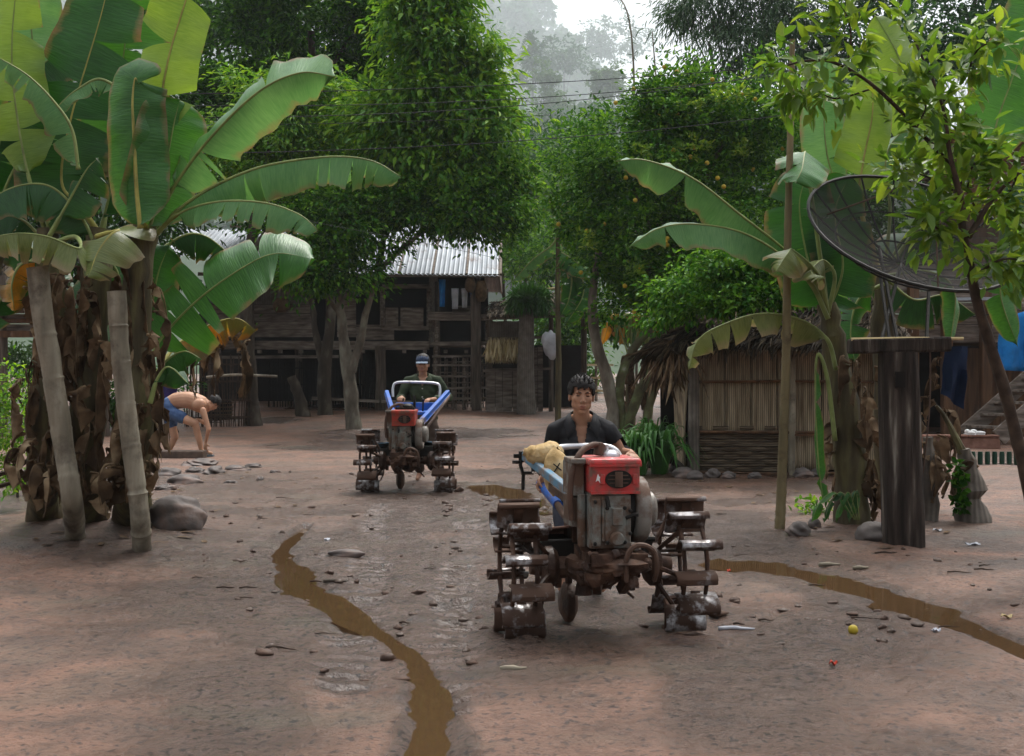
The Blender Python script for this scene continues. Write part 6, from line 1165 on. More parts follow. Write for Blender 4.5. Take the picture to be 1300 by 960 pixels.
# ================================================================ people
def face_frame(c, fwd, up=(0, 0, 1)):
    """matrix with local -Y = facing direction, local Z = up"""
    f = Vector(fwd).normalized(); u = Vector(up); u = (u - f * u.dot(f)).normalized(); x = (-f).cross(u) * 1.0
    x = u.cross(f) * -1.0
    return Matrix((f.cross(u), -f, u)).transposed(), Vector(c)
def head_mb(mb, M, c, s=1.0):
    def E(p, r, seg=18, ring=12): mb.ball(c + M @ (Vector(p) * s), tuple(x * s for x in r), M, seg, ring)
    E((0, .015, .045), (.076, .094, .075)); E((0, -.020, -.01), (.069, .074, .082)); E((0, -.030, -.055), (.055, .058, .050)); E((0, -.054, -.098), (.027, .026, .020))
    for sx in (-1, 1):
        E((sx * .041, -.050, -.016), (.025, .029, .026)); E((sx * .046, -.016, -.055), (.020, .036, .032)); E((sx * .078, .012, -.01), (.010, .020, .033), 10, 8); E((sx * .028, -.078, .030), (.024, .014, .009), 10, 8)
        E((sx * .011, -.100, -.030), (.010, .010, .008), 8, 6)
    mb.tube([c + M @ (Vector((0, -.083, .022)) * s), c + M @ (Vector((0, -.098, -.006)) * s), c + M @ (Vector((0, -.110, -.028)) * s)], [.008 * s, .010 * s, .013 * s], 10)
    E((0, -.104, -.030), (.012, .010, .009), 10, 8); E((0, -.086, -.058), (.024, .014, .008), 12, 8); E((0, -.083, -.072), (.020, .013, .008), 12, 8)
def face_sculpt(M, c, s=1.0):
    Mi = M.inverted()
    def f(v, n):
        p = (Mi @ (v - c)) / s
        if p.y > -.03 or abs(p.z) > .12 or abs(p.x) > .09: return v
        d = 0
        for sx in (-1, 1): d += .011 * math.exp(-(((p.x - sx * .031) / .017) ** 2 + ((p.z - .012) / .010) ** 2))
        d += .004 * math.exp(-((p.x / .024) ** 2 + ((p.z + .0655) / .0025) ** 2)); d += .003 * math.exp(-((p.x / .012) ** 2 + ((p.z + .087) / .006) ** 2))
        return v + M @ Vector((0, d * s, 0))
    return f
def face_parts(body, M, c, s=1.0, closed=False):
    for sx in (-1, 1):
        mb = MB(); mb.ball(c + M @ (Vector((sx * .031, -.0715, .0105)) * s), (.0155 * s, .010 * s, .0085 * s), M, 12, 8); mb.build('eyelid', M_skin, body, sharp=0)
        mb = MB(); mb.ball(c + M @ (Vector((sx * .031, -.0800, .0080)) * s), (.0135 * s, .0065 * s, (.0034 if closed else .0038) * s), M, 10, 6); mb.build('eye', M_eye, body, sharp=0)
        mb = MB(); P = [c + M @ (Vector((sx * x, y, z)) * s) for x, y, z in ((.014, -.093, .028), (.030, -.091, .034), (.046, -.080, .030))]; mb.tube(P, [(.002, .0035), (.002, .004), (.0012, .002)], 6, hint=M @ Vector((0, 1, 0))); mb.build('eyebrow', M_hair, body, sharp=0)
    mb = MB(); mb.ball(c + M @ (Vector((0, -.095, -.0585)) * s), (.022 * s, .007 * s, .0052 * s), M, 12, 6); mb.ball(c + M @ (Vector((0, -.092, -.0725)) * s), (.018 * s, .007 * s, .006 * s), M, 12, 6); mb.build('lips', M_lip, body, sharp=0)
def hair_on(body, M, c, s=1.0, spiky=.012, front=.052, name='hair', m=None, seed=0):
    """hair shell following the skull, with a fringe line; sides stop above the ears"""
    mb = MB(); nu, nv = 40, 26; vs = {}; vid = []; fs = []
    for i in range(nu):
        for j in range(nv + 1):
            a = i / nu * math.tau; th = j / nv * R(118); dr = Vector((math.sin(th) * math.sin(a), -math.sin(th) * math.cos(a), math.cos(th)))
            tex = spiky * (vnoise(np.array([a * 9 + seed]), np.array([th * 7]))[0] + .5 * vnoise(np.array([a * 23]), np.array([th * 15]))[0]) * 2
            p = Vector((dr.x * .083, dr.y * .101 + .015, dr.z * .088 + .044)); p *= 1 + tex / .09
            vid.append(p)
    for i in range(nu):
        for j in range(nv):
            q = [i * (nv + 1) + j, i * (nv + 1) + j + 1, ((i + 1) % nu) * (nv + 1) + j + 1, ((i + 1) % nu) * (nv + 1) + j]; ce = sum((vid[k] for k in q), Vector()) / 4
            lim = front + .008 * math.sin(ce.x * 160) if ce.y < -.045 else (.010 if ce.y < -.0 else (-.005 if ce.y < .03 else -.055))
            if abs(ce.x) > .055 and ce.y < .0: lim = min(lim, .02)
            if ce.z > lim: fs.append(q)
    mb.add([c + M @ (p * s) for p in vid], fs); o = mb.build(name, m or M_hair, body, sharp=0); sd = o.modifiers.new('t', 'SOLIDIFY'); sd.thickness = .009; sd.offset = -1
    return o
def hand_mb(mb, wrist, fwd, palm_n, side, curl=(40, 55, 40), spread=.0, s=1.0, thumb=None):
    """side: unit vector towards the thumb"""
    w = Vector(wrist); f = Vector(fwd).normalized(); n = Vector(palm_n); n = (n - f * n.dot(f)).normalized(); sd = f.cross(n)
    if sd.dot(Vector(side)) < 0: sd = -sd
    M = Matrix((sd, f, n)).transposed(); mb.ball(w + f * .048 * s, (.040 * s, .052 * s, .016 * s), M, 12, 8); mb.cone(w, w + f * .03 * s, .022 * s, .026 * s, 10)
    for k, (o, l) in enumerate(((.030, .92), (.010, 1.0), (-.011, .95), (-.031, .76))):
        p = w + (f * (.088 - .004 * abs(k - 1)) + sd * o) * s; a = 0; d = f + sd * o * spread; rad = [.0095, .0085, .008, .0068]; pts = [w + (f * .05 + sd * o * .8) * s, p]
        for j, ln in enumerate((.040, .026, .020)):
            a += R(curl[j]); dd = (d * math.cos(a) + n * math.sin(a)).normalized(); p = p + dd * ln * l * s; pts.append(p)
        for a0, b0_, r0, r1 in zip(pts[:-1], pts[1:], [.010] + rad[:3], rad): mb.cone(a0, b0_, r0 * s, r1 * s, 8)
    t0 = w + (f * .022 + sd * .026) * s; t1 = t0 + (f * .026 + sd * .026 + n * .012) * s; t2 = t1 + (f * .022 + sd * .002 + n * .024) * s; t3 = t2 + (f * .012 - sd * .010 + n * .016) * s
    for a0, b0_, r0, r1 in ((t0, t1, .013, .011), (t1, t2, .011, .009), (t2, t3, .009, .007)): mb.cone(a0, b0_, r0 * s, r1 * s, 8)
def folds(k=0, amp=.008, fr=9):
    def f(v, n):
        q = n3((v.x, v.y, v.z * .6), fr, k) * amp + n3(v, fr * 2.3, k + 9) * amp * .45 + amp * .5 * math.sin(v.z * 38 + v.x * 21 + n3(v, 4, k) * 6) * .5
        return v + n * q
    return f
def E_(mb, p, r, M=None): mb.ball(p, r, M, 16, 11)
# ---------------------------------------------------------------- person 1 : driver leaning behind the near tractor
P0 = Vector((W(738, 0, 8.25).x, 8.25, 0)); V = lambda x, y, z: P0 + Vector((x, y, z))
man = thing('person', 'young man in open charcoal shirt with black hair, leaning on the near tractor', 'person', tuple(P0), world=True)
hc = V(-.005, -.12, 1.285); Mh, _ = face_frame(hc, (.06, -1, -.10), (.04, 0, 1)); mb = MB(); head_mb(mb, Mh, hc, .98)
mb.cone(V(-.005, -.075, 1.21), V(-.0, -.03, 1.10), .050, .058, 14)
for sx in (-1, 1): mb.cone(V(sx * .03, -.02, 1.14), V(sx * .15, -.01, 1.065), .035, .04, 12)
E_(mb, V(0, -.02, 1.03), (.15, .085, .09)); E_(mb, V(0, -.03, .96), (.135, .09, .12)); E_(mb, V(0, .03, .80), (.125, .085, .15)); E_(mb, V(0, .10, .66), (.135, .10, .10))
for sx in (-1, 1): E_(mb, V(sx * .03, -.075, 1.065), (.05, .02, .012))
A1 = [V(-.17, -.02, 1.06), V(-.235, .02, .82), t1w(-.095, 1.235, .775)]
A2_ = [V(.17, -.02, 1.06), V(.27, .02, .90), t1w(.455, 1.12, .925)]
for (sh, el, wr) in (A1, A2_): mb.cone(sh, el, .044, .036, 12); mb.cone(el, el.lerp(wr, .35), .036, .037, 12); mb.cone(el.lerp(wr, .35), wr, .037, .024, 12)
hand_mb(mb, A1[2], (-.35, -.15, -.85), (.75, -.5, 0), (-.1, -1, .3), (50, 60, 45), s=.98)
hand_mb(mb, A2_[2], (.25, -.8, -.35), (0, -.35, -1), (-1, 0, 0), (40, 60, 45), s=.98)
for sx in (-1, 1):
    hp, kn, an = V(sx * .09, .10, .62), V(sx * .11, -.10, .36), V(sx * .11, .10, .08)
    mb.cone(hp, kn, .08, .055, 12); mb.cone(kn, kn.lerp(an, .35), .052, .05, 12); mb.cone(kn.lerp(an, .35), an, .05, .032, 12); mb.cone(an, an + Vector((sx * .02, -.14, -.05)), .036, .028, 12)
body = fuse(mb, .0048, 3, disp=face_sculpt(Mh, hc, .98)).build('body', M_skin, man, sharp=0)
face_parts(body, Mh, hc, .98, closed=True); hair_on(body, Mh, hc, .98, .003, .058)
mb = MB()
for k in range(170):
    a = random.uniform(0, 6.28); th = random.uniform(0, 1.2); dr = Vector((math.sin(th) * math.sin(a), -math.sin(th) * math.cos(a), math.cos(th))); p = Vector((dr.x * .082, dr.y * .10 + .015, dr.z * .088 + .045))
    if p.z < .075 and p.y < 0: continue
    mb.tube([hc + Mh @ p, hc + Mh @ (p * 1.06 + Vector((random.uniform(-.012, .012), -.012, .008)))], [.005, .001], 5)
mb.build('hair_tuft', M_hair, body, sharp=0)
# shirt
mb = MB(); E_(mb, V(0, -.015, 1.03), (.178, .112, .085)); E_(mb, V(0, -.03, .95), (.165, .118, .14)); E_(mb, V(0, .03, .80), (.158, .118, .17)); E_(mb, V(0, .10, .66), (.165, .13, .12)); E_(mb, V(0, -.03, 1.10), (.095, .085, .055))
for sx in (-1, 1): mb.cone(V(sx * .05, -.015, 1.125), V(sx * .165, -.015, 1.055), .050, .062, 14)
for (sh, el, wr), f in ((A1, .55), (A2_, .12)):
    mb.cone(sh + Vector((0, 0, -.01)), el, .062, .054, 14); mb.cone(el, el.lerp(wr, f), .055, .048, 14)
vx = lambda z: max(0, (z - .875)) * .17
def keep1(v):
    q = v - P0
    if q.y < -.02 and .865 < q.z < 1.2 and abs(q.x + .005) < vx(q.z): return False
    if q.z > 1.135 - .35 * max(0, -q.y - .05) and abs(q.x) < .085: return False
    if q.z < .575: return False
    for (sh, el, wr), f in ((A1, .55), (A2_, .12)):
        e = el.lerp(wr, f); ax = (wr - el).normalized()
        if (v - e).dot(ax) > .02 and (v - e).length < .12: return False
    return True
sh_ = fuse(mb, .006, 4, keep=keep1, disp=folds(3, .009, 8)).build('shirt', M_shirtK, man, sharp=0); so_ = sh_.modifiers.new('t', 'SOLIDIFY'); so_.thickness = .004
for sx in (-1, 1):   # collar wings, standing round the neck and folding out
    mb = MB(); pts_in = [V(sx * .0, .045, 1.185), V(sx * .055, .02, 1.182), V(sx * .074, -.04, 1.168), V(sx * .062, -.095, 1.13), V(sx * .042, -.125, 1.08)]; pts_out = [V(0, .085, 1.13), V(sx * .085, .055, 1.128), V(sx * .118, -.02, 1.118), V(sx * .115, -.10, 1.08), V(sx * .092, -.142, 1.00)]
    A_ = catmull(pts_in, 12); B_ = catmull(pts_out, 12); mb.add([q for a, b in zip(A_, B_) for q in (a, a.lerp(b, .5) + Vector((0, -.004, .012)), b)], [(i * 3 + j, i * 3 + j + 1, i * 3 + j + 4, i * 3 + j + 3) for i in range(11) for j in range(2)]); o = mb.build('collar', M_shirtK, sh_, sharp=0); o.modifiers.new('t', 'SOLIDIFY').thickness = .005
mb = MB(); mb.tube([V(.012 + .005 * math.sin(z * 20), -.155 - (.0 if z > .8 else -(.8 - z) * .3), z) for z in (.87, .82, .76, .70)], .006, 6); mb.build('placket', M_shirtK, sh_, sharp=0)
e = A2_[1].lerp(A2_[2], .1); ax = (A2_[2] - A2_[1]).normalized(); mb = MB(); mb.tube([e - ax * .03, e - ax * .01, e + ax * .02], [.058, .062, .056], 16, rough=.25); mb.build('rolled_cuff', M_shirtK, sh_, sharp=0)
for z in (.90, .80): mb = MB(); mb.ball(V(.012, -.158 if z > .85 else -.125, z), (.005, .003, .005), seg=8, ring=5); mb.build('button', M_cream, sh_, sharp=0)
# trousers
mb = MB(); E_(mb, V(0, .10, .62), (.165, .125, .11))
for sx in (-1, 1): hp, kn, an = V(sx * .09, .10, .60), V(sx * .11, -.10, .36), V(sx * .11, .10, .08); mb.cone(hp, kn, .095, .073, 14); mb.cone(kn, an, .070, .056, 14)
fuse(mb, .008, 3, disp=folds(8, .008, 8)).build('trousers', M_jean, man, sharp=0)
# ---------------------------------------------------------------- person 2 : capped driver behind the far tractor
P0b = Vector((W(537, 0, 16.55).x, 16.55, 0)); V2 = lambda x, y, z: P0b + Vector((x, y, z))
man2 = thing('person', 'man in olive shirt and navy cap standing behind the far tractor', 'person', tuple(P0b), world=True)
hc = V2(0, -.04, 1.525); Mh, _ = face_frame(hc, (-.05, -1, -.12)); mb = MB(); head_mb(mb, Mh, hc, 1.02); mb.cone(V2(0, -.01, 1.44), V2(0, .0, 1.32), .052, .06, 12)
E_(mb, V2(0, 0, 1.28), (.16, .09, .09)); E_(mb, V2(0, 0, 1.16), (.14, .095, .15)); E_(mb, V2(0, .01, .98), (.13, .09, .12))
C1 = [V2(-.19, 0, 1.31), V2(-.29, -.04, 1.07), V2(-.25, -.32, 1.10)]; C2 = [V2(.19, 0, 1.31), V2(.33, .0, 1.08), V2(.10, -.36, 1.07)]
for (sh, el, wr) in (C1, C2): mb.cone(sh, el, .045, .037, 12); mb.cone(el, wr, .038, .024, 12)
hand_mb(mb, C1[2], (-.2, -1, -.1), (0, 0, -1), (1, 0, 0), (45, 60, 45)); hand_mb(mb, C2[2], (-.3, -1, -.1), (0, 0, -1), (-1, 0, 0), (45, 60, 45))
for sx in (-1, 1):
    hp, kn, an = V2(sx * .09, 0, .88), V2(sx * .11 + .05, -.04 * sx, .47), V2(sx * .12 + .07, -.1 * sx, .08); mb.cone(hp, kn, .085, .055, 12); mb.cone(kn, kn.lerp(an, .35), .05, .052, 12); mb.cone(kn.lerp(an, .35), an, .052, .034, 12); mb.cone(an, an + Vector((sx * .02, -.14, -.05)), .036, .028, 12)
body = fuse(mb, .0065, 3, disp=face_sculpt(Mh, hc, 1.02)).build('body', M_skin, man2, sharp=0); face_parts(body, Mh, hc, 1.02); hair_on(body, Mh, hc, 1.02, .004, .045)
mb = MB(); nu = 26
mb.grid(lambda u, v: hc + Mh @ Vector((.092 * math.sin(u * R(92)) * math.sin(v * math.tau), .112 * math.sin(u * R(92)) * -math.cos(v * math.tau) + .012, .048 + .085 * math.cos(u * R(92)) ** .8 if u < .97 else .048)), 12, nu); cp = mb.build('cap', M_cap, body, sharp=0); cp.modifiers.new('t', 'SOLIDIFY').thickness = .006
mb = MB(); mb.grid(lambda u, v: hc + Mh @ Vector((.082 * math.sin((v - .5) * 2.6), -.085 - .075 * u * math.cos((v - .5) * 2.4) , .056 - .020 * u - .012 * abs(v - .5) * 2)), 6, 12); o = mb.build('brim', M_capg, cp, sharp=0); o.modifiers.new('t', 'SOLIDIFY').thickness = .006
mb = MB(); [mb.cone(V2(sx * .06, 0, 1.36), V2(sx * .185, 0, 1.305), .055, .072, 14) for sx in (-1, 1)]; E_(mb, V2(0, 0, 1.29), (.19, .115, .10)); E_(mb, V2(0, 0, 1.15), (.185, .13, .17)); E_(mb, V2(0, .01, .95), (.185, .13, .18)); E_(mb, V2(.01, .01, .82), (.185, .13, .10))
for (sh, el, wr), f in ((C1, .75), (C2, .55)): mb.cone(sh, el, .068, .062, 14); mb.cone(el, el.lerp(wr, f), .062, .05, 14)
def keep2(v):
    q = v - P0b
    if q.y < -.02 and 1.24 < q.z and abs(q.x) < (q.z - 1.24) * .40: return False
    if q.z > 1.36 and abs(q.x) < .09: return False
    return q.z > .76
sh_ = fuse(mb, .008, 4, keep=keep2, disp=folds(5, .013, 6)).build('shirt', M_shirtG, man2, sharp=0); sh_.modifiers.new('t', 'SOLIDIFY').thickness = .005
for sx in (-1, 1):
    mb = MB(); A_ = catmull([V2(0, .06, 1.41), V2(sx * .07, .03, 1.41), V2(sx * .075, -.05, 1.39), V2(sx * .045, -.10, 1.33)], 10); B_ = catmull([V2(0, .09, 1.36), V2(sx * .11, .05, 1.36), V2(sx * .125, -.06, 1.34), V2(sx * .10, -.125, 1.265)], 10)
    mb.add([q for a, b in zip(A_, B_) for q in (a, b)], [(i * 2, i * 2 + 1, i * 2 + 3, i * 2 + 2) for i in range(9)]); o = mb.build('collar', M_shirtG, sh_, sharp=0); o.modifiers.new('t', 'SOLIDIFY').thickness = .006
for z in (1.21, 1.10): mb = MB(); mb.ball(V2(.0, -.137, z), (.011, .006, .009), seg=8, ring=5); mb.build('button', M_cream, sh_, sharp=0)
mb = MB(); E_(mb, V2(0, 0, .86), (.17, .12, .10))
for sx in (-1, 1): hp, kn, an = V2(sx * .09, 0, .84), V2(sx * .11 + .05, -.04 * sx, .47), V2(sx * .12 + .07, -.1 * sx, .08); mb.cone(hp, kn, .10, .08, 14); mb.cone(kn, kn.lerp(an, .8), .078, .07, 14)
fuse(mb, .01, 3, disp=folds(2, .012, 6)).build('trousers', M_brownc, man2, sharp=0)
# ---------------------------------------------------------------- person 3 : bare-backed man bending down
dB = 21.4; P0c = Vector((W(258, 0, dB).x, dB, 0)); U3 = lambda px, py, dy=0: W(px, py, dB + dy)
man3 = thing('person', 'shirtless man in blue shorts bending down to wash his foot', 'person', tuple(P0c), world=True)
hc = U3(271, 512, -.05); Mh, _ = face_frame(hc, (.62, -.35, -.72), (.85, 0, .55)); mb = MB(); head_mb(mb, Mh, hc, 1.0)
sp = catmull([U3(213, 516), U3(224, 509), U3(240, 508), U3(254, 513), U3(262, 517)], 9); rr = [.12, .135, .14, .14, .145, .15, .15, .13, .09]
for a, b, r0, r1 in zip(sp[:-1], sp[1:], rr[:-1], rr[1:]): mb.cone(a, b, r0, r1, 16)
for sy in (-1, 1): E_(mb, U3(253, 514, sy * .12), (.12, .08, .10)); E_(mb, U3(214, 520, sy * .08), (.11, .09, .12))
mb.cone(U3(261, 515), hc, .062, .058, 12)
n_sh, n_el, n_wr = U3(258, 521, -.20), U3(265, 545, -.26), U3(261, 562, -.18); f_sh, f_el, f_wr = U3(257, 521, .2), U3(262, 538, .2), U3(252, 533, .0)
for a, b, c3 in ((n_sh, n_el, n_wr), (f_sh, f_el, f_wr)): mb.cone(a, b, .052, .040, 12); mb.cone(b, c3, .041, .026, 12)
hand_mb(mb, n_wr, (-.05, .1, -1), (.3, .9, 0), (1, 0, 0), (15, 25, 20)); hand_mb(mb, f_wr, (-1, -.2, .1), (0, 0, -1), (0, -1, 0), (20, 30, 20))
nh, nk, na = U3(216, 524, -.1), U3(248, 538, -.12), U3(256, 573, -.1)
mb.cone(nh, nk, .098, .066, 14); mb.cone(nk, nk.lerp(na, .35), .062, .060, 12); mb.cone(nk.lerp(na, .35), na, .060, .036, 12); mb.cone(na, na + Vector((.17, -.03, -.03)), .036, .028, 12); mb.cone(na, na + Vector((-.04, 0, -.01)), .034, .03, 10)
fh, fk, fa = U3(214, 524, .1), U3(222, 555, .08), U3(209, 582, .12)
mb.cone(fh, fk, .098, .064, 14); mb.cone(fk, fk.lerp(fa, .4), .06, .057, 12); mb.cone(fk.lerp(fa, .4), fa, .057, .036, 12); mb.cone(fa, fa + Vector((.15, -.03, -.04)), .034, .026, 10)
body = fuse(mb, .0075, 4, disp=face_sculpt(Mh, hc)).build('body', M_skinL, man3, sharp=0); face_parts(body, Mh, hc); hair_on(body, Mh, hc, 1.05, .006, .040)
mb = MB(); mb.cone(sp[0], sp[0].lerp(sp[2], .35), .145, .145, 16)
for sy in (-1, 1): E_(mb, U3(213, 520, sy * .08), (.13, .11, .145))
mb.cone(nh, nh.lerp(nk, .45), .115, .105, 14); mb.cone(fh, fh.lerp(fk, .45), .115, .105, 14)
fuse(mb, .01, 3, disp=folds(4, .008, 7)).build('shorts', M_denim, man3, sharp=0)
mb = MB(); mb.box(na + Vector((.07, -.02, -.075)), (.27, .11, .03)); mb.tube([na + Vector((.10, -.07, -.06)), na + Vector((.11, -.02, -.0)), na + Vector((.12, .04, -.06))], .012, 6); mb.build('sandal', plain('grey_blue_rubber', (.09, .12, .14), rough=.6), man3, smooth=True)
# ================================================================ yard things
def gp(px, py, dz=0):
    g = G(px, py); g.z = gz(g.x, g.y) + dz; return g
def rock(name, lb, cat, p, r, m=M_rock, group=None, seed=0, dz=.3, rough=.22):
    me_ = MB(); me_.ball((0, 0, 0), r, None, 40, 26, rough=rough * 1.2, rs=1.3 + seed * .17)
    mr_ = max(r); me_.v = [tuple(c * (1 + .10 * n3((v[0] / mr_ * 3, v[1] / mr_ * 3, v[2] / mr_ * 3), 1, seed) + .035 * n3((v[0] / mr_ * 9, v[1] / mr_ * 9, v[2] / mr_ * 9), 1, seed)) for c in v) for v in me_.v]
    o = me_.build(name, m, None, sharp=0); o.location = (p[0], p[1], p[2] + r[2] * dz); o.rotation_euler = (0, 0, seed * 1.3)
    return tag(o, lb, cat, group)
rock('boulder', 'large grey-brown boulder beside the right prop pole', 'boulder', gp(225, 676), (.25, .19, .185), seed=.1, dz=.55)
mb = MB(); p = gp(225, 676)
rock('boulder', 'rounded stone against the foot of the thick black post', 'boulder', gp(1108, 688), (.155, .12, .10), seed=2, dz=.5)
rock('boulder', 'grey stone right of the leaning bamboo pole foot', 'boulder', gp(1014, 682), (.115, .10, .075), seed=3.2, dz=.5)
rock('boulder', 'small brown stone behind the grey one near the bamboo pole', 'boulder', gp(1034, 672), (.06, .06, .06), seed=1.2, dz=.5)
rock('stone', 'long reddish stone lying alone on the mud between tractor and puddle', 'stone', gp(440, 706), (.14, .05, .035), seed=0, dz=.5)
# rocks under the bending man
for i, (px, py, a, b) in enumerate(((235, 612, .30, .10), (215, 602, .34, .09), (272, 601, .26, .09), (300, 596, .24, .07), (322, 592, .20, .05), (255, 590, .5, .07), (350, 600, .12, .04), (292, 612, .12, .04), (330, 608, .10, .04), (212, 622, .22, .07), (247, 600, .2, .08))):
    rock('stone', 'flattish grey stone half sunk in mud near the bending man', 'stone', gp(px, py), (a * .75, a * .5, b), M_rock, 'stones sunk in mud by the bending man', seed=i * 1.7, dz=.1, rough=.3)
p = gp(228, 581); mb = MB(); mb.box((0, 0, .06), (.85, .3, .13)); o = solo(mb, 'stone_slab', M_stone, 'low straight stone slab under the bending man\'s foot', 'slab', tuple(p), smooth=False, bev=.02)
for i, (px, py, a) in enumerate(((868, 606, .16), (858, 600, .13), (882, 608, .12), (905, 607, .13), (925, 608, .11), (1020, 606, .14), (1036, 604, .12), (958, 608, .09))):
    rock('stone', 'dark footing stone in the row along the bamboo hut wall', 'stone', gp(px, py), (a, a * .7, a * .6), M_rock, 'footing stones of the bamboo hut', seed=i, dz=.5)
# scattered debris
protos = []
for k in range(5):
    mb = MB(); mb.ball((0, 0, 0), (.03, .024, .016), None, 9, 6, rough=.5, rs=2 + k); o = mb.build('mud_clod' if k % 2 else 'pebble', M_mudlump if k % 2 else M_stone, None, sharp=0)
    o.location = gp(430 + 60 * k, 740 + k * 13, .008); protos.append(tag(o, 'small dark mud clod lying loose on the wet yard' if k % 2 else 'small grey pebble lying loose on the wet yard', 'clod' if k % 2 else 'pebble', 'loose mud clods on the yard' if k % 2 else 'loose pebbles on the yard'))
regions = [(90, 560, 760, 590, 690), (40, 300, 620, 690, 860), (60, 900, 1290, 690, 830), (50, 200, 560, 600, 720), (30, 560, 900, 640, 860)]
for n, x0, x1, y0, y1 in regions:
    for i in range(n):
        px, py = random.uniform(x0, x1), random.uniform(y0, y1); o = protos[random.choice((0, 1, 3, 1, 3, 2, 4))].copy(); COL.objects.link(o); s = random.uniform(.3, 1.0) * (1.6 if random.random() < .10 else 1) * (1.5 if py < 660 else 1)
        o.scale = (s * random.uniform(.7, 1.5), s, s * random.uniform(.6, 1.2)); o.location = gp(px, py, .006 * s); o.rotation_euler = (0, 0, random.uniform(0, 6.28))
def twig(px, py, L, a, r=.006, m=M_twig, lb='thin dark twig lying on the wet yard', g='fallen twigs on the yard', nm='twig', cat='twig'):
    mb = MB(); P = catmull([(-L / 2, 0, 0), (-L * .1, L * random.uniform(-.06, .06), .006), (L * .2, L * random.uniform(-.04, .04), .002), (L / 2, L * random.uniform(-.08, .08), .004)], 8); mb.tube(P, [r, r * 1.1, r, r, r * .9, r * .8, r * .6, r * .4], 6, rough=.3); o = mb.build(nm, m, None, sharp=0); o.location = gp(px, py, .008); o.rotation_euler = (0, 0, a); return tag(o, lb, cat, g)
for i in range(26): twig(random.choice((random.uniform(250, 620), random.uniform(900, 1290))), random.uniform(600, 850), random.uniform(.06, .22), random.uniform(-.5, .5), random.uniform(.003, .007))
twig(1053, 718, .16, .1, .016, M_pole, 'short pale broken branch by the right puddle, the upper one', None, 'broken_branch', 'branch'); twig(1093, 724, .12, .1, .014, M_pole, 'short pale broken branch by the right puddle, the lower one', None, 'broken_branch', 'branch'); twig(652, 851, .13, .1, .016, M_pole, 'short pale bone-like stick in front of the near tractor', None, 'broken_branch', 'branch'); twig(935, 800, .2, -.05, .011, M_whiteC, 'pale flattened strip of litter right of the near tractor', None, 'litter_strip', 'litter'); twig(1125, 703, .18, .05, .008, M_redC and M_twig, 'thin stick in front of the black post', None, 'stick', 'stick'); twig(425, 740, .16, -.1, .012, M_barkD, 'short dark stick beyond the left puddle bend', None, 'stick', 'stick')
for i, (px, py) in enumerate(((1083, 804),)): mb = MB(); mb.ball((0, 0, 0), .028, seg=14, ring=10); o = mb.build('fallen_fruit', M_fruit, None, sharp=0); o.location = gp(px, py, .024); tag(o, 'round yellow-green fruit fallen on the mud at lower right', 'fruit')
def litter(px, py, sx, sy, m, lb):
    mb = MB(); mb.grid(lambda u, v: Vector(((u - .5) * sx, (v - .5) * sy, .008 + .008 * math.sin(u * 7 + v * 4) + .006 * math.sin(v * 9))), 6, 5); o = mb.build('litter_scrap', m, None, sharp=0); o.location = gp(px, py, .004); o.rotation_euler = (0, 0, px); o.modifiers.new('t', 'SOLIDIFY').thickness = .002; tag(o, lb, 'litter')
litter(1235, 692, .12, .05, M_whiteC, 'white scrap on the mud right of the black post'); litter(1058, 848, .035, .02, M_redC, 'tiny pink-red scrap at the bottom right'); litter(925, 722, .05, .02, M_redC, 'tiny red scrap at the right puddle edge'); litter(1188, 806, .05, .03, M_whiteC, 'white scrap below the right puddle'); litter(415, 685, .05, .04, M_whiteC, 'small white scrap beyond the left puddle'); litter(1278, 788, .06, .03, M_straw, 'pale yellow scrap at the far right edge of the puddle'); litter(1190, 676, .08, .03, M_whiteC, 'pale wet scrap beside the sack-wrapped stump')
for i in range(70):
    px, py = random.choice(((random.uniform(20, 260), random.uniform(662, 700)), (random.uniform(20, 230), random.uniform(655, 685)), (random.uniform(1030, 1250), random.uniform(655, 700)), (random.uniform(180, 420), random.uniform(600, 660)), (random.uniform(860, 1080), random.uniform(606, 640))))
    mb = MB(); mb.grid(lambda u, v: Vector(((u - .5) * .13, (v - .5) * .05 * math.sin(.3 + u * 2.6), .006 + .01 * (v - .5) ** 2 + .004 * math.sin(u * 6))), 6, 3); o = mb.build('fallen_leaf', M_dry, None, sharp=0); o.location = gp(px, py, .004); o.rotation_euler = (0, 0, random.uniform(0, 6)); tag(o, 'dry brown leaf fallen on the mud', 'leaf', 'fallen leaves on the mud')
# ---------------- leaning bamboo pole (tall)
pole('bamboo_pole', 'tall slim bamboo pole standing in front of the hut', 'pole', G(989, 673), Wp([(993, 600), (998, 450), (1000, 300), (1004, 150), (1006, 50)], 11.4), .050, .024, M_poleY, nodes=13)
# ---------------- old black post with crossbar
b = G(1146, 691); d = b.y; Pp = thing('timber_post', 'thick weathered black timber post with a crossbar and sockets', 'post', b, world=True)
mb = MB(); P = [b - Vector((0, 0, .25))] + Wp([(1146, 650), (1143, 560), (1141, 490), (1140, 447)], d); P = catmull(P, 16); vs = []; n = 20
for i, p in enumerate(P):
    for k in range(n):
        a = k * math.tau / n; ca, sa_ = math.cos(a), math.sin(a); r = .168 / max(abs(ca), abs(sa_)) ** .75 * (1 - .10 * i / 15) * (1 + .05 * n3((k * .9, i * .13, 2), 1.6)); vs.append(p + Vector((ca * r, sa_ * r * .8, 0)))
mb.add(vs, [(i * n + k, i * n + (k + 1) % n, (i + 1) * n + (k + 1) % n, (i + 1) * n + k) for i in range(15) for k in range(n)] + [[15 * n + k for k in range(n)]]); mb.build('shaft', M_woodD, Pp)
mb = MB(); mb.box(W(1143, 482, d - .155), (.075, .03, .13)); mb.build('socket', M_dark, Pp, smooth=False)
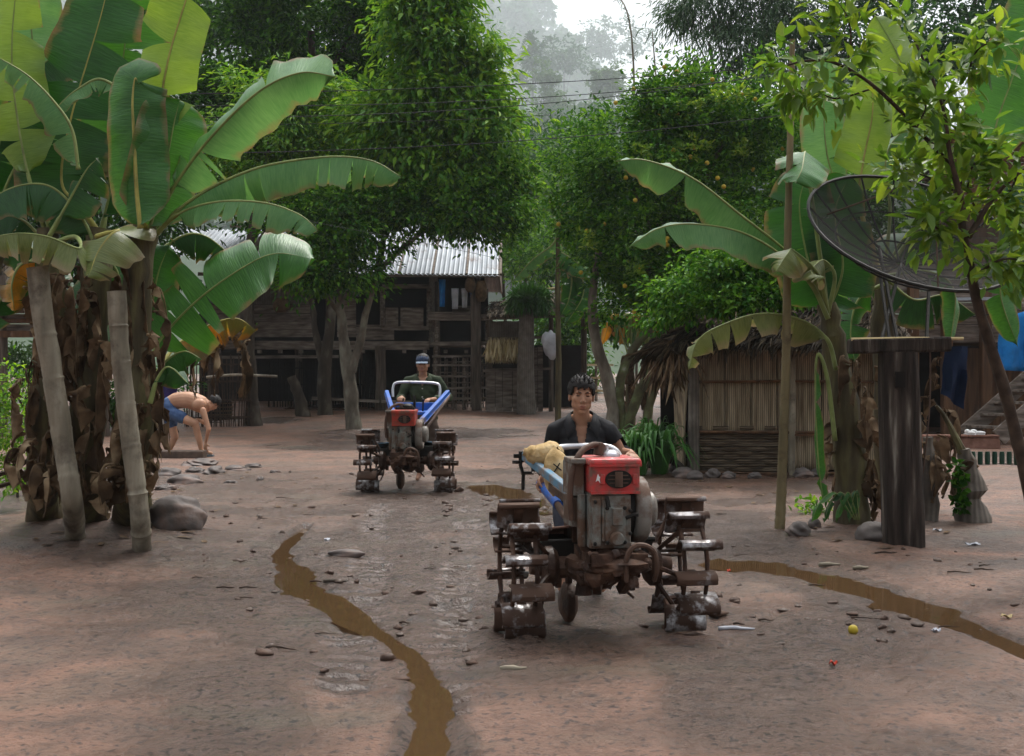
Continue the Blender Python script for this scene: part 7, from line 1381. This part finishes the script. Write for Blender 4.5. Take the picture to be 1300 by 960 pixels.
mb = MB(); mb.beam(W(1078, 440, d), W(1204, 437, d), .20, .125); mb.build('crossbar', M_woodD, Pp, smooth=False, bev=.02)
mb = MB(); mb.tube([W(1081, 431, d - .08), W(1150, 430, d - .08), W(1223, 430, d - .08)], [.014, .015, .013], 8); tag(mb.build('bamboo_rod', M_straw, None), 'thin yellow bamboo rod lying along the black post crossbar', 'rod')
mb = MB(); mb.tube(catmull(Wp([(1180, 430), (1181, 460), (1180, 520), (1172, 600)], d - .06), 12), .006, 5); tag(mb.build('cord', M_hose, None), 'thin cord hanging from the right of the crossbar', 'cord')
mb = MB(); sheet(mb, [W(1200, 440, 11.2), W(1230, 440, 11.2), W(1222, 520, 11.2), W(1196, 500, 11.2)], 8, 6, .04, 3)
o = solo(mb, 'hanging_cloth', cloth('dark_blue_cloth', (.01, .02, .05)), 'dark blue rag hanging right of the black post', 'cloth', tuple(W(1200, 500, 11.2)), world=True)
# ---------------- mesh satellite dish on thin legs
M_net = bpy.data.materials.new('dish_mesh'); M_net.use_nodes = True; nt = M_net.node_tree; bs = nt.nodes['Principled BSDF']; bs.inputs['Base Color'].default_value = (.010, .009, .008, 1); bs.inputs['Roughness'].default_value = .9; bs.inputs['Specular IOR Level'].default_value = .15
tr = nt.nodes.new('ShaderNodeBsdfTransparent'); mx = nt.nodes.new('ShaderNodeMixShader'); mx.inputs[0].default_value = .62; nt.links.new(tr.outputs[0], mx.inputs[1]); nt.links.new(bs.outputs[0], mx.inputs[2]); nt.links.new(mx.outputs[0], nt.nodes['Material Output'].inputs['Surface'])
dc = W(1160, 292, 11.2); dr_ = .95; ax = Vector((.14, -.60, .78)).normalized(); X_ = Vector((1, .2, -.07)); X_ = (X_ - ax * X_.dot(ax)).normalized(); Y_ = ax.cross(X_); Mr = Matrix((X_, Y_, ax)).transposed()
Dd = thing('satellite_dish', 'large dark mesh satellite dish tilted up on struts over the black post', 'satellite dish', tuple(G(1146, 691)), world=True)
DP = lambda r, a: dc + Mr @ Vector((dr_ * r * math.cos(a), dr_ * r * math.sin(a), .36 * r * r - .36))
mb = MB(); mb.grid(lambda u, v: DP(max(u, .02), v * math.tau), 12, 48); mb.build('mesh_bowl', M_net, Dd, sharp=0)
mb = MB(); mb.tube([DP(1, i * math.tau / 48) for i in range(49)], .016, 6, cap=False); mb.build('rim', M_blackm, Dd)
for r_ in (.35, .68): mb = MB(); mb.tube([DP(r_, i * math.tau / 40) - ax * .01 for i in range(41)], .008, 5, cap=False); mb.build('hoop', M_blackm, Dd)
for k in range(18): mb = MB(); mb.tube([DP(.05 + .95 * q / 6, k * math.tau / 18) - ax * .012 for q in range(7)], .010, 5); mb.build('rib', M_blackm, Dd)
fp = dc + ax * .55; mb = MB()
for k in range(3): mb.tube([DP(.8, k * 2.09 + .5), fp], .008, 5)
mb.build('feed_strut', M_hose, Dd); mb = MB(); mb.lathe([(.05, -.05), (.06, 0), (.03, .05)], 12, Mr, fp); mb.build('feed_horn', M_blackm, Dd)
for a_, b_ in (((1130, 436), DP(.3, 3.6)), ((1140, 436), DP(.3, 2)), ((1176, 436), DP(.35, 5.2)), ((1118, 436), DP(.1, 1))):
    mb = MB(); mb.tube([W(*a_, 10.55), b_ - ax * .02], .016, 6); mb.build('mount_strut', M_blackm, Dd)
# ---------------- cut stumps wrapped in sacking right of the post
for lb, px, py, top, w, m in (('narrow dead stump wrapped in grey sacking just right of the black post', 1178, 664, 555, .10, M_mat), ('broad cut stump draped with grey sacking and dark leaves, further right', 1230, 664, 570, .15, M_mat)):
    b = G(px, py); d = b.y; t_ = thing('wrapped_stump', lb, 'stump', b, world=True); mb = MB(); P = catmull([b - Vector((0, 0, .1)), W(px + 2, (py + top) / 2, d), W(px - (6 if w > .12 else 0), top, d)], 12); mb.tube(P, [w * (.85 + .3 * math.sin(i * .28 + .4)) * (1 - .045 * i) for i in range(12)], 12, rough=.6); mb.build('bole', m, t_)
    for i in range(7): dead_leaf(t_, W(px + random.uniform(-10, 10), top + random.uniform(5, 40), d - .05), random.uniform(.25, .5), .14)
    if w > .12:
        mb = MB(); mb.tube(catmull(Wp([(1222, 575), (1215, 560), (1200, 530), (1188, 515)], d), 10), [.05, .045, .04, .035, .03, .025, .022, .02, .018, .015], 8, rough=.3); mb.build('bent_stalk', M_stem, t_)
        P_ = np.array([list(W(px - 14 + random.uniform(-9, 10), random.uniform(585, 650), d - .16 + random.uniform(-.03, .05))) for _ in range(90)]); leaf_obj('climbing_leaf', P_, unit(90) + [0, -.3, -.3], unit(90) + [0, -1, 0], .07, .05, M_leafD, t_, t_['_w'])
# low weeds at the banana foot and hut
for lb, px, py, n_, L_ in (('small bright weed tuft at the foot of the right banana', 1035, 655, 90, .07), ('small weed tuft left of the left banana clump', 30, 628, 90, .08)):
    b = G(px, py); t_ = thing('weed_tuft', lb, 'weed', b, world=True); P_ = np.array(b) + rng.normal(size=(n_, 3)) * [.12, .08, .0] + np.stack([np.zeros(n_), np.zeros(n_), rng.uniform(0, .18, n_)], 1); leaf_obj('leaf_spray', P_, unit(n_) + [0, 0, .6], unit(n_) + [0, 0, 1], L_, L_ * .5, M_leafB, t_, t_['_w'])
    mb = MB(); mb.tube([b, Vector(b) + Vector((.02, 0, .16))], .008, 5); mb.build('stem', M_green_stem, t_)
# branches lying at far left
for i, pts in enumerate(([(-20, 608), (20, 595), (50, 572)], [(-20, 622), (15, 612), (45, 590)])):
    mb = MB(); mb.tube(catmull(Wp(pts, 12), 10), .022, 7, rough=.3); tag(mb.build('fallen_branch', M_twig, None), ('dry branch leaning at the left edge, the upper of two', 'dry branch leaning at the left edge, the lower of two')[i], 'branch')
# ---------------- foreground guava-like tree, upper right
b = G(1322, 742); d = 8.5; Gt = thing('young_fruit_tree', 'thin dark tree at the right edge spreading bright oval leaves over the dish', 'tree', b, world=True)
mains = [([(1322, 742), (1310, 640), (1292, 560), (1268, 470), (1245, 400), (1232, 340), (1222, 290), (1215, 240)], .05, .026), ([(1226, 305), (1210, 220), (1165, 165), (1110, 110), (1060, 80), (1020, 78), (985, 88)], .020, .005),
         ([(1222, 260), (1205, 190), (1200, 150), (1190, 115), (1165, 60), (1150, 25)], .018, .005), ([(1230, 300), (1262, 250), (1300, 215), (1340, 190)], .02, .008), ([(1198, 128), (1225, 100), (1240, 65), (1265, 50)], .010, .004), ([(1070, 92), (1080, 60), (1075, 20), (1050, -10)], .008, .003),
         ([(1110, 112), (1060, 125), (1030, 110), (1008, 115)], .007, .003), ([(1222, 250), (1190, 230), (1150, 215), (1130, 210)], .009, .003), ([(1238, 350), (1270, 330), (1300, 330)], .012, .005), ([(1215, 240), (1240, 200), (1230, 170)], .010, .004), ([(1240, 270), (1230, 230), (1270, 180)], .009, .004), ([(1226, 300), (1190, 290), (1180, 270)], .008, .004), ([(1165, 160), (1175, 130), (1150, 100)], .007, .003), ([(1290, 225), (1280, 260), (1305, 290)], .008, .004)]
mb = MB(); LP = []; LD = []
for k, (pts, r0, r1) in enumerate(mains):
    P = catmull([W(a, c_, d + .25 * math.sin(k * 2 + i * .6) * (k > 0)) for i, (a, c_) in enumerate(pts)], 26); m_ = MB(); m_.tube(P, [r0 + (r1 - r0) * i / 25 for i in range(26)], 7, rough=.2); m_.build('trunk' if k == 0 else 'branch', M_twig, Gt, sharp=0)
    i0 = 17 if k == 0 else 5
    for i in range(i0, 26):
        for q in range(3 if k else 1):
            if random.random() < .05: continue
            tn = (P[min(i + 1, 25)] - P[i - 1]).normalized(); tw = Vector(unit(1)[0]); dr0 = (tn * .5 + tw * .9).normalized(); off_ = dr0 * random.uniform(.01, .22); p0 = P[i] + off_
            mt = MB(); 
            for w_ in range(random.choice((1, 2, 3, 4))):
                dv = (dr0 + Vector(unit(1)[0]) * .8 + Vector((0, 0, -.12))).normalized(); LP.append(list(p0 + Vector(unit(1)[0]) * .045)); LD.append(list(dv))
LP = np.array(LP); LD = np.array(LD); nL = len(LP); L_ = .15 * rng.uniform(.45, 1.15, nL)
leaf_obj('leaf_canopy', LP, LD, unit(nL) * .5 + np.array([0, -.2, 1.]), L_, L_ * .42, M_leafY, Gt, Gt['_w'], fold=.15)
# ---------------- overhead wires
def wire(a, b, sag, lb, r=.010):
    a, b = Vector(a), Vector(b); mb = MB(); P = [a.lerp(b, i / 24) - Vector((0, 0, sag * 4 * (i / 24) * (1 - i / 24))) for i in range(25)]; mb.tube(P, r * .62, 5); tag(mb.build('power_line', M_wire, None), lb, 'wire', 'overhead wires')
wire(W(-150, 118, 16), W(1120, 70, 24), .25, 'topmost overhead wire crossing the great trees', .011); wire(W(-150, 122, 16.2), W(1120, 76, 24), .42, 'second overhead wire from the top, just under the topmost')
wire(W(-150, 136, 16.1), W(1120, 66, 24.2), .55, 'third overhead wire from the top, joining the upper pair at right'); wire(W(-150, 150, 16.4), W(700, 146, 20), .12, 'fourth overhead wire from the top, faint over the left bananas', .007)
wire(W(-150, 193, 16), W(1120, 128, 24), .35, 'lowest overhead wire, sloping up to the right under the others', .011); wire(W(-150, 200, 14.5), W(640, 330, 24), -.1, 'thin wire sloping down from the left bananas to the tin roof', .006)
wire(W(1006, 58, 11.4), W(1330, 108, 14), .12, 'thin wire running right from the bamboo pole top', .005)
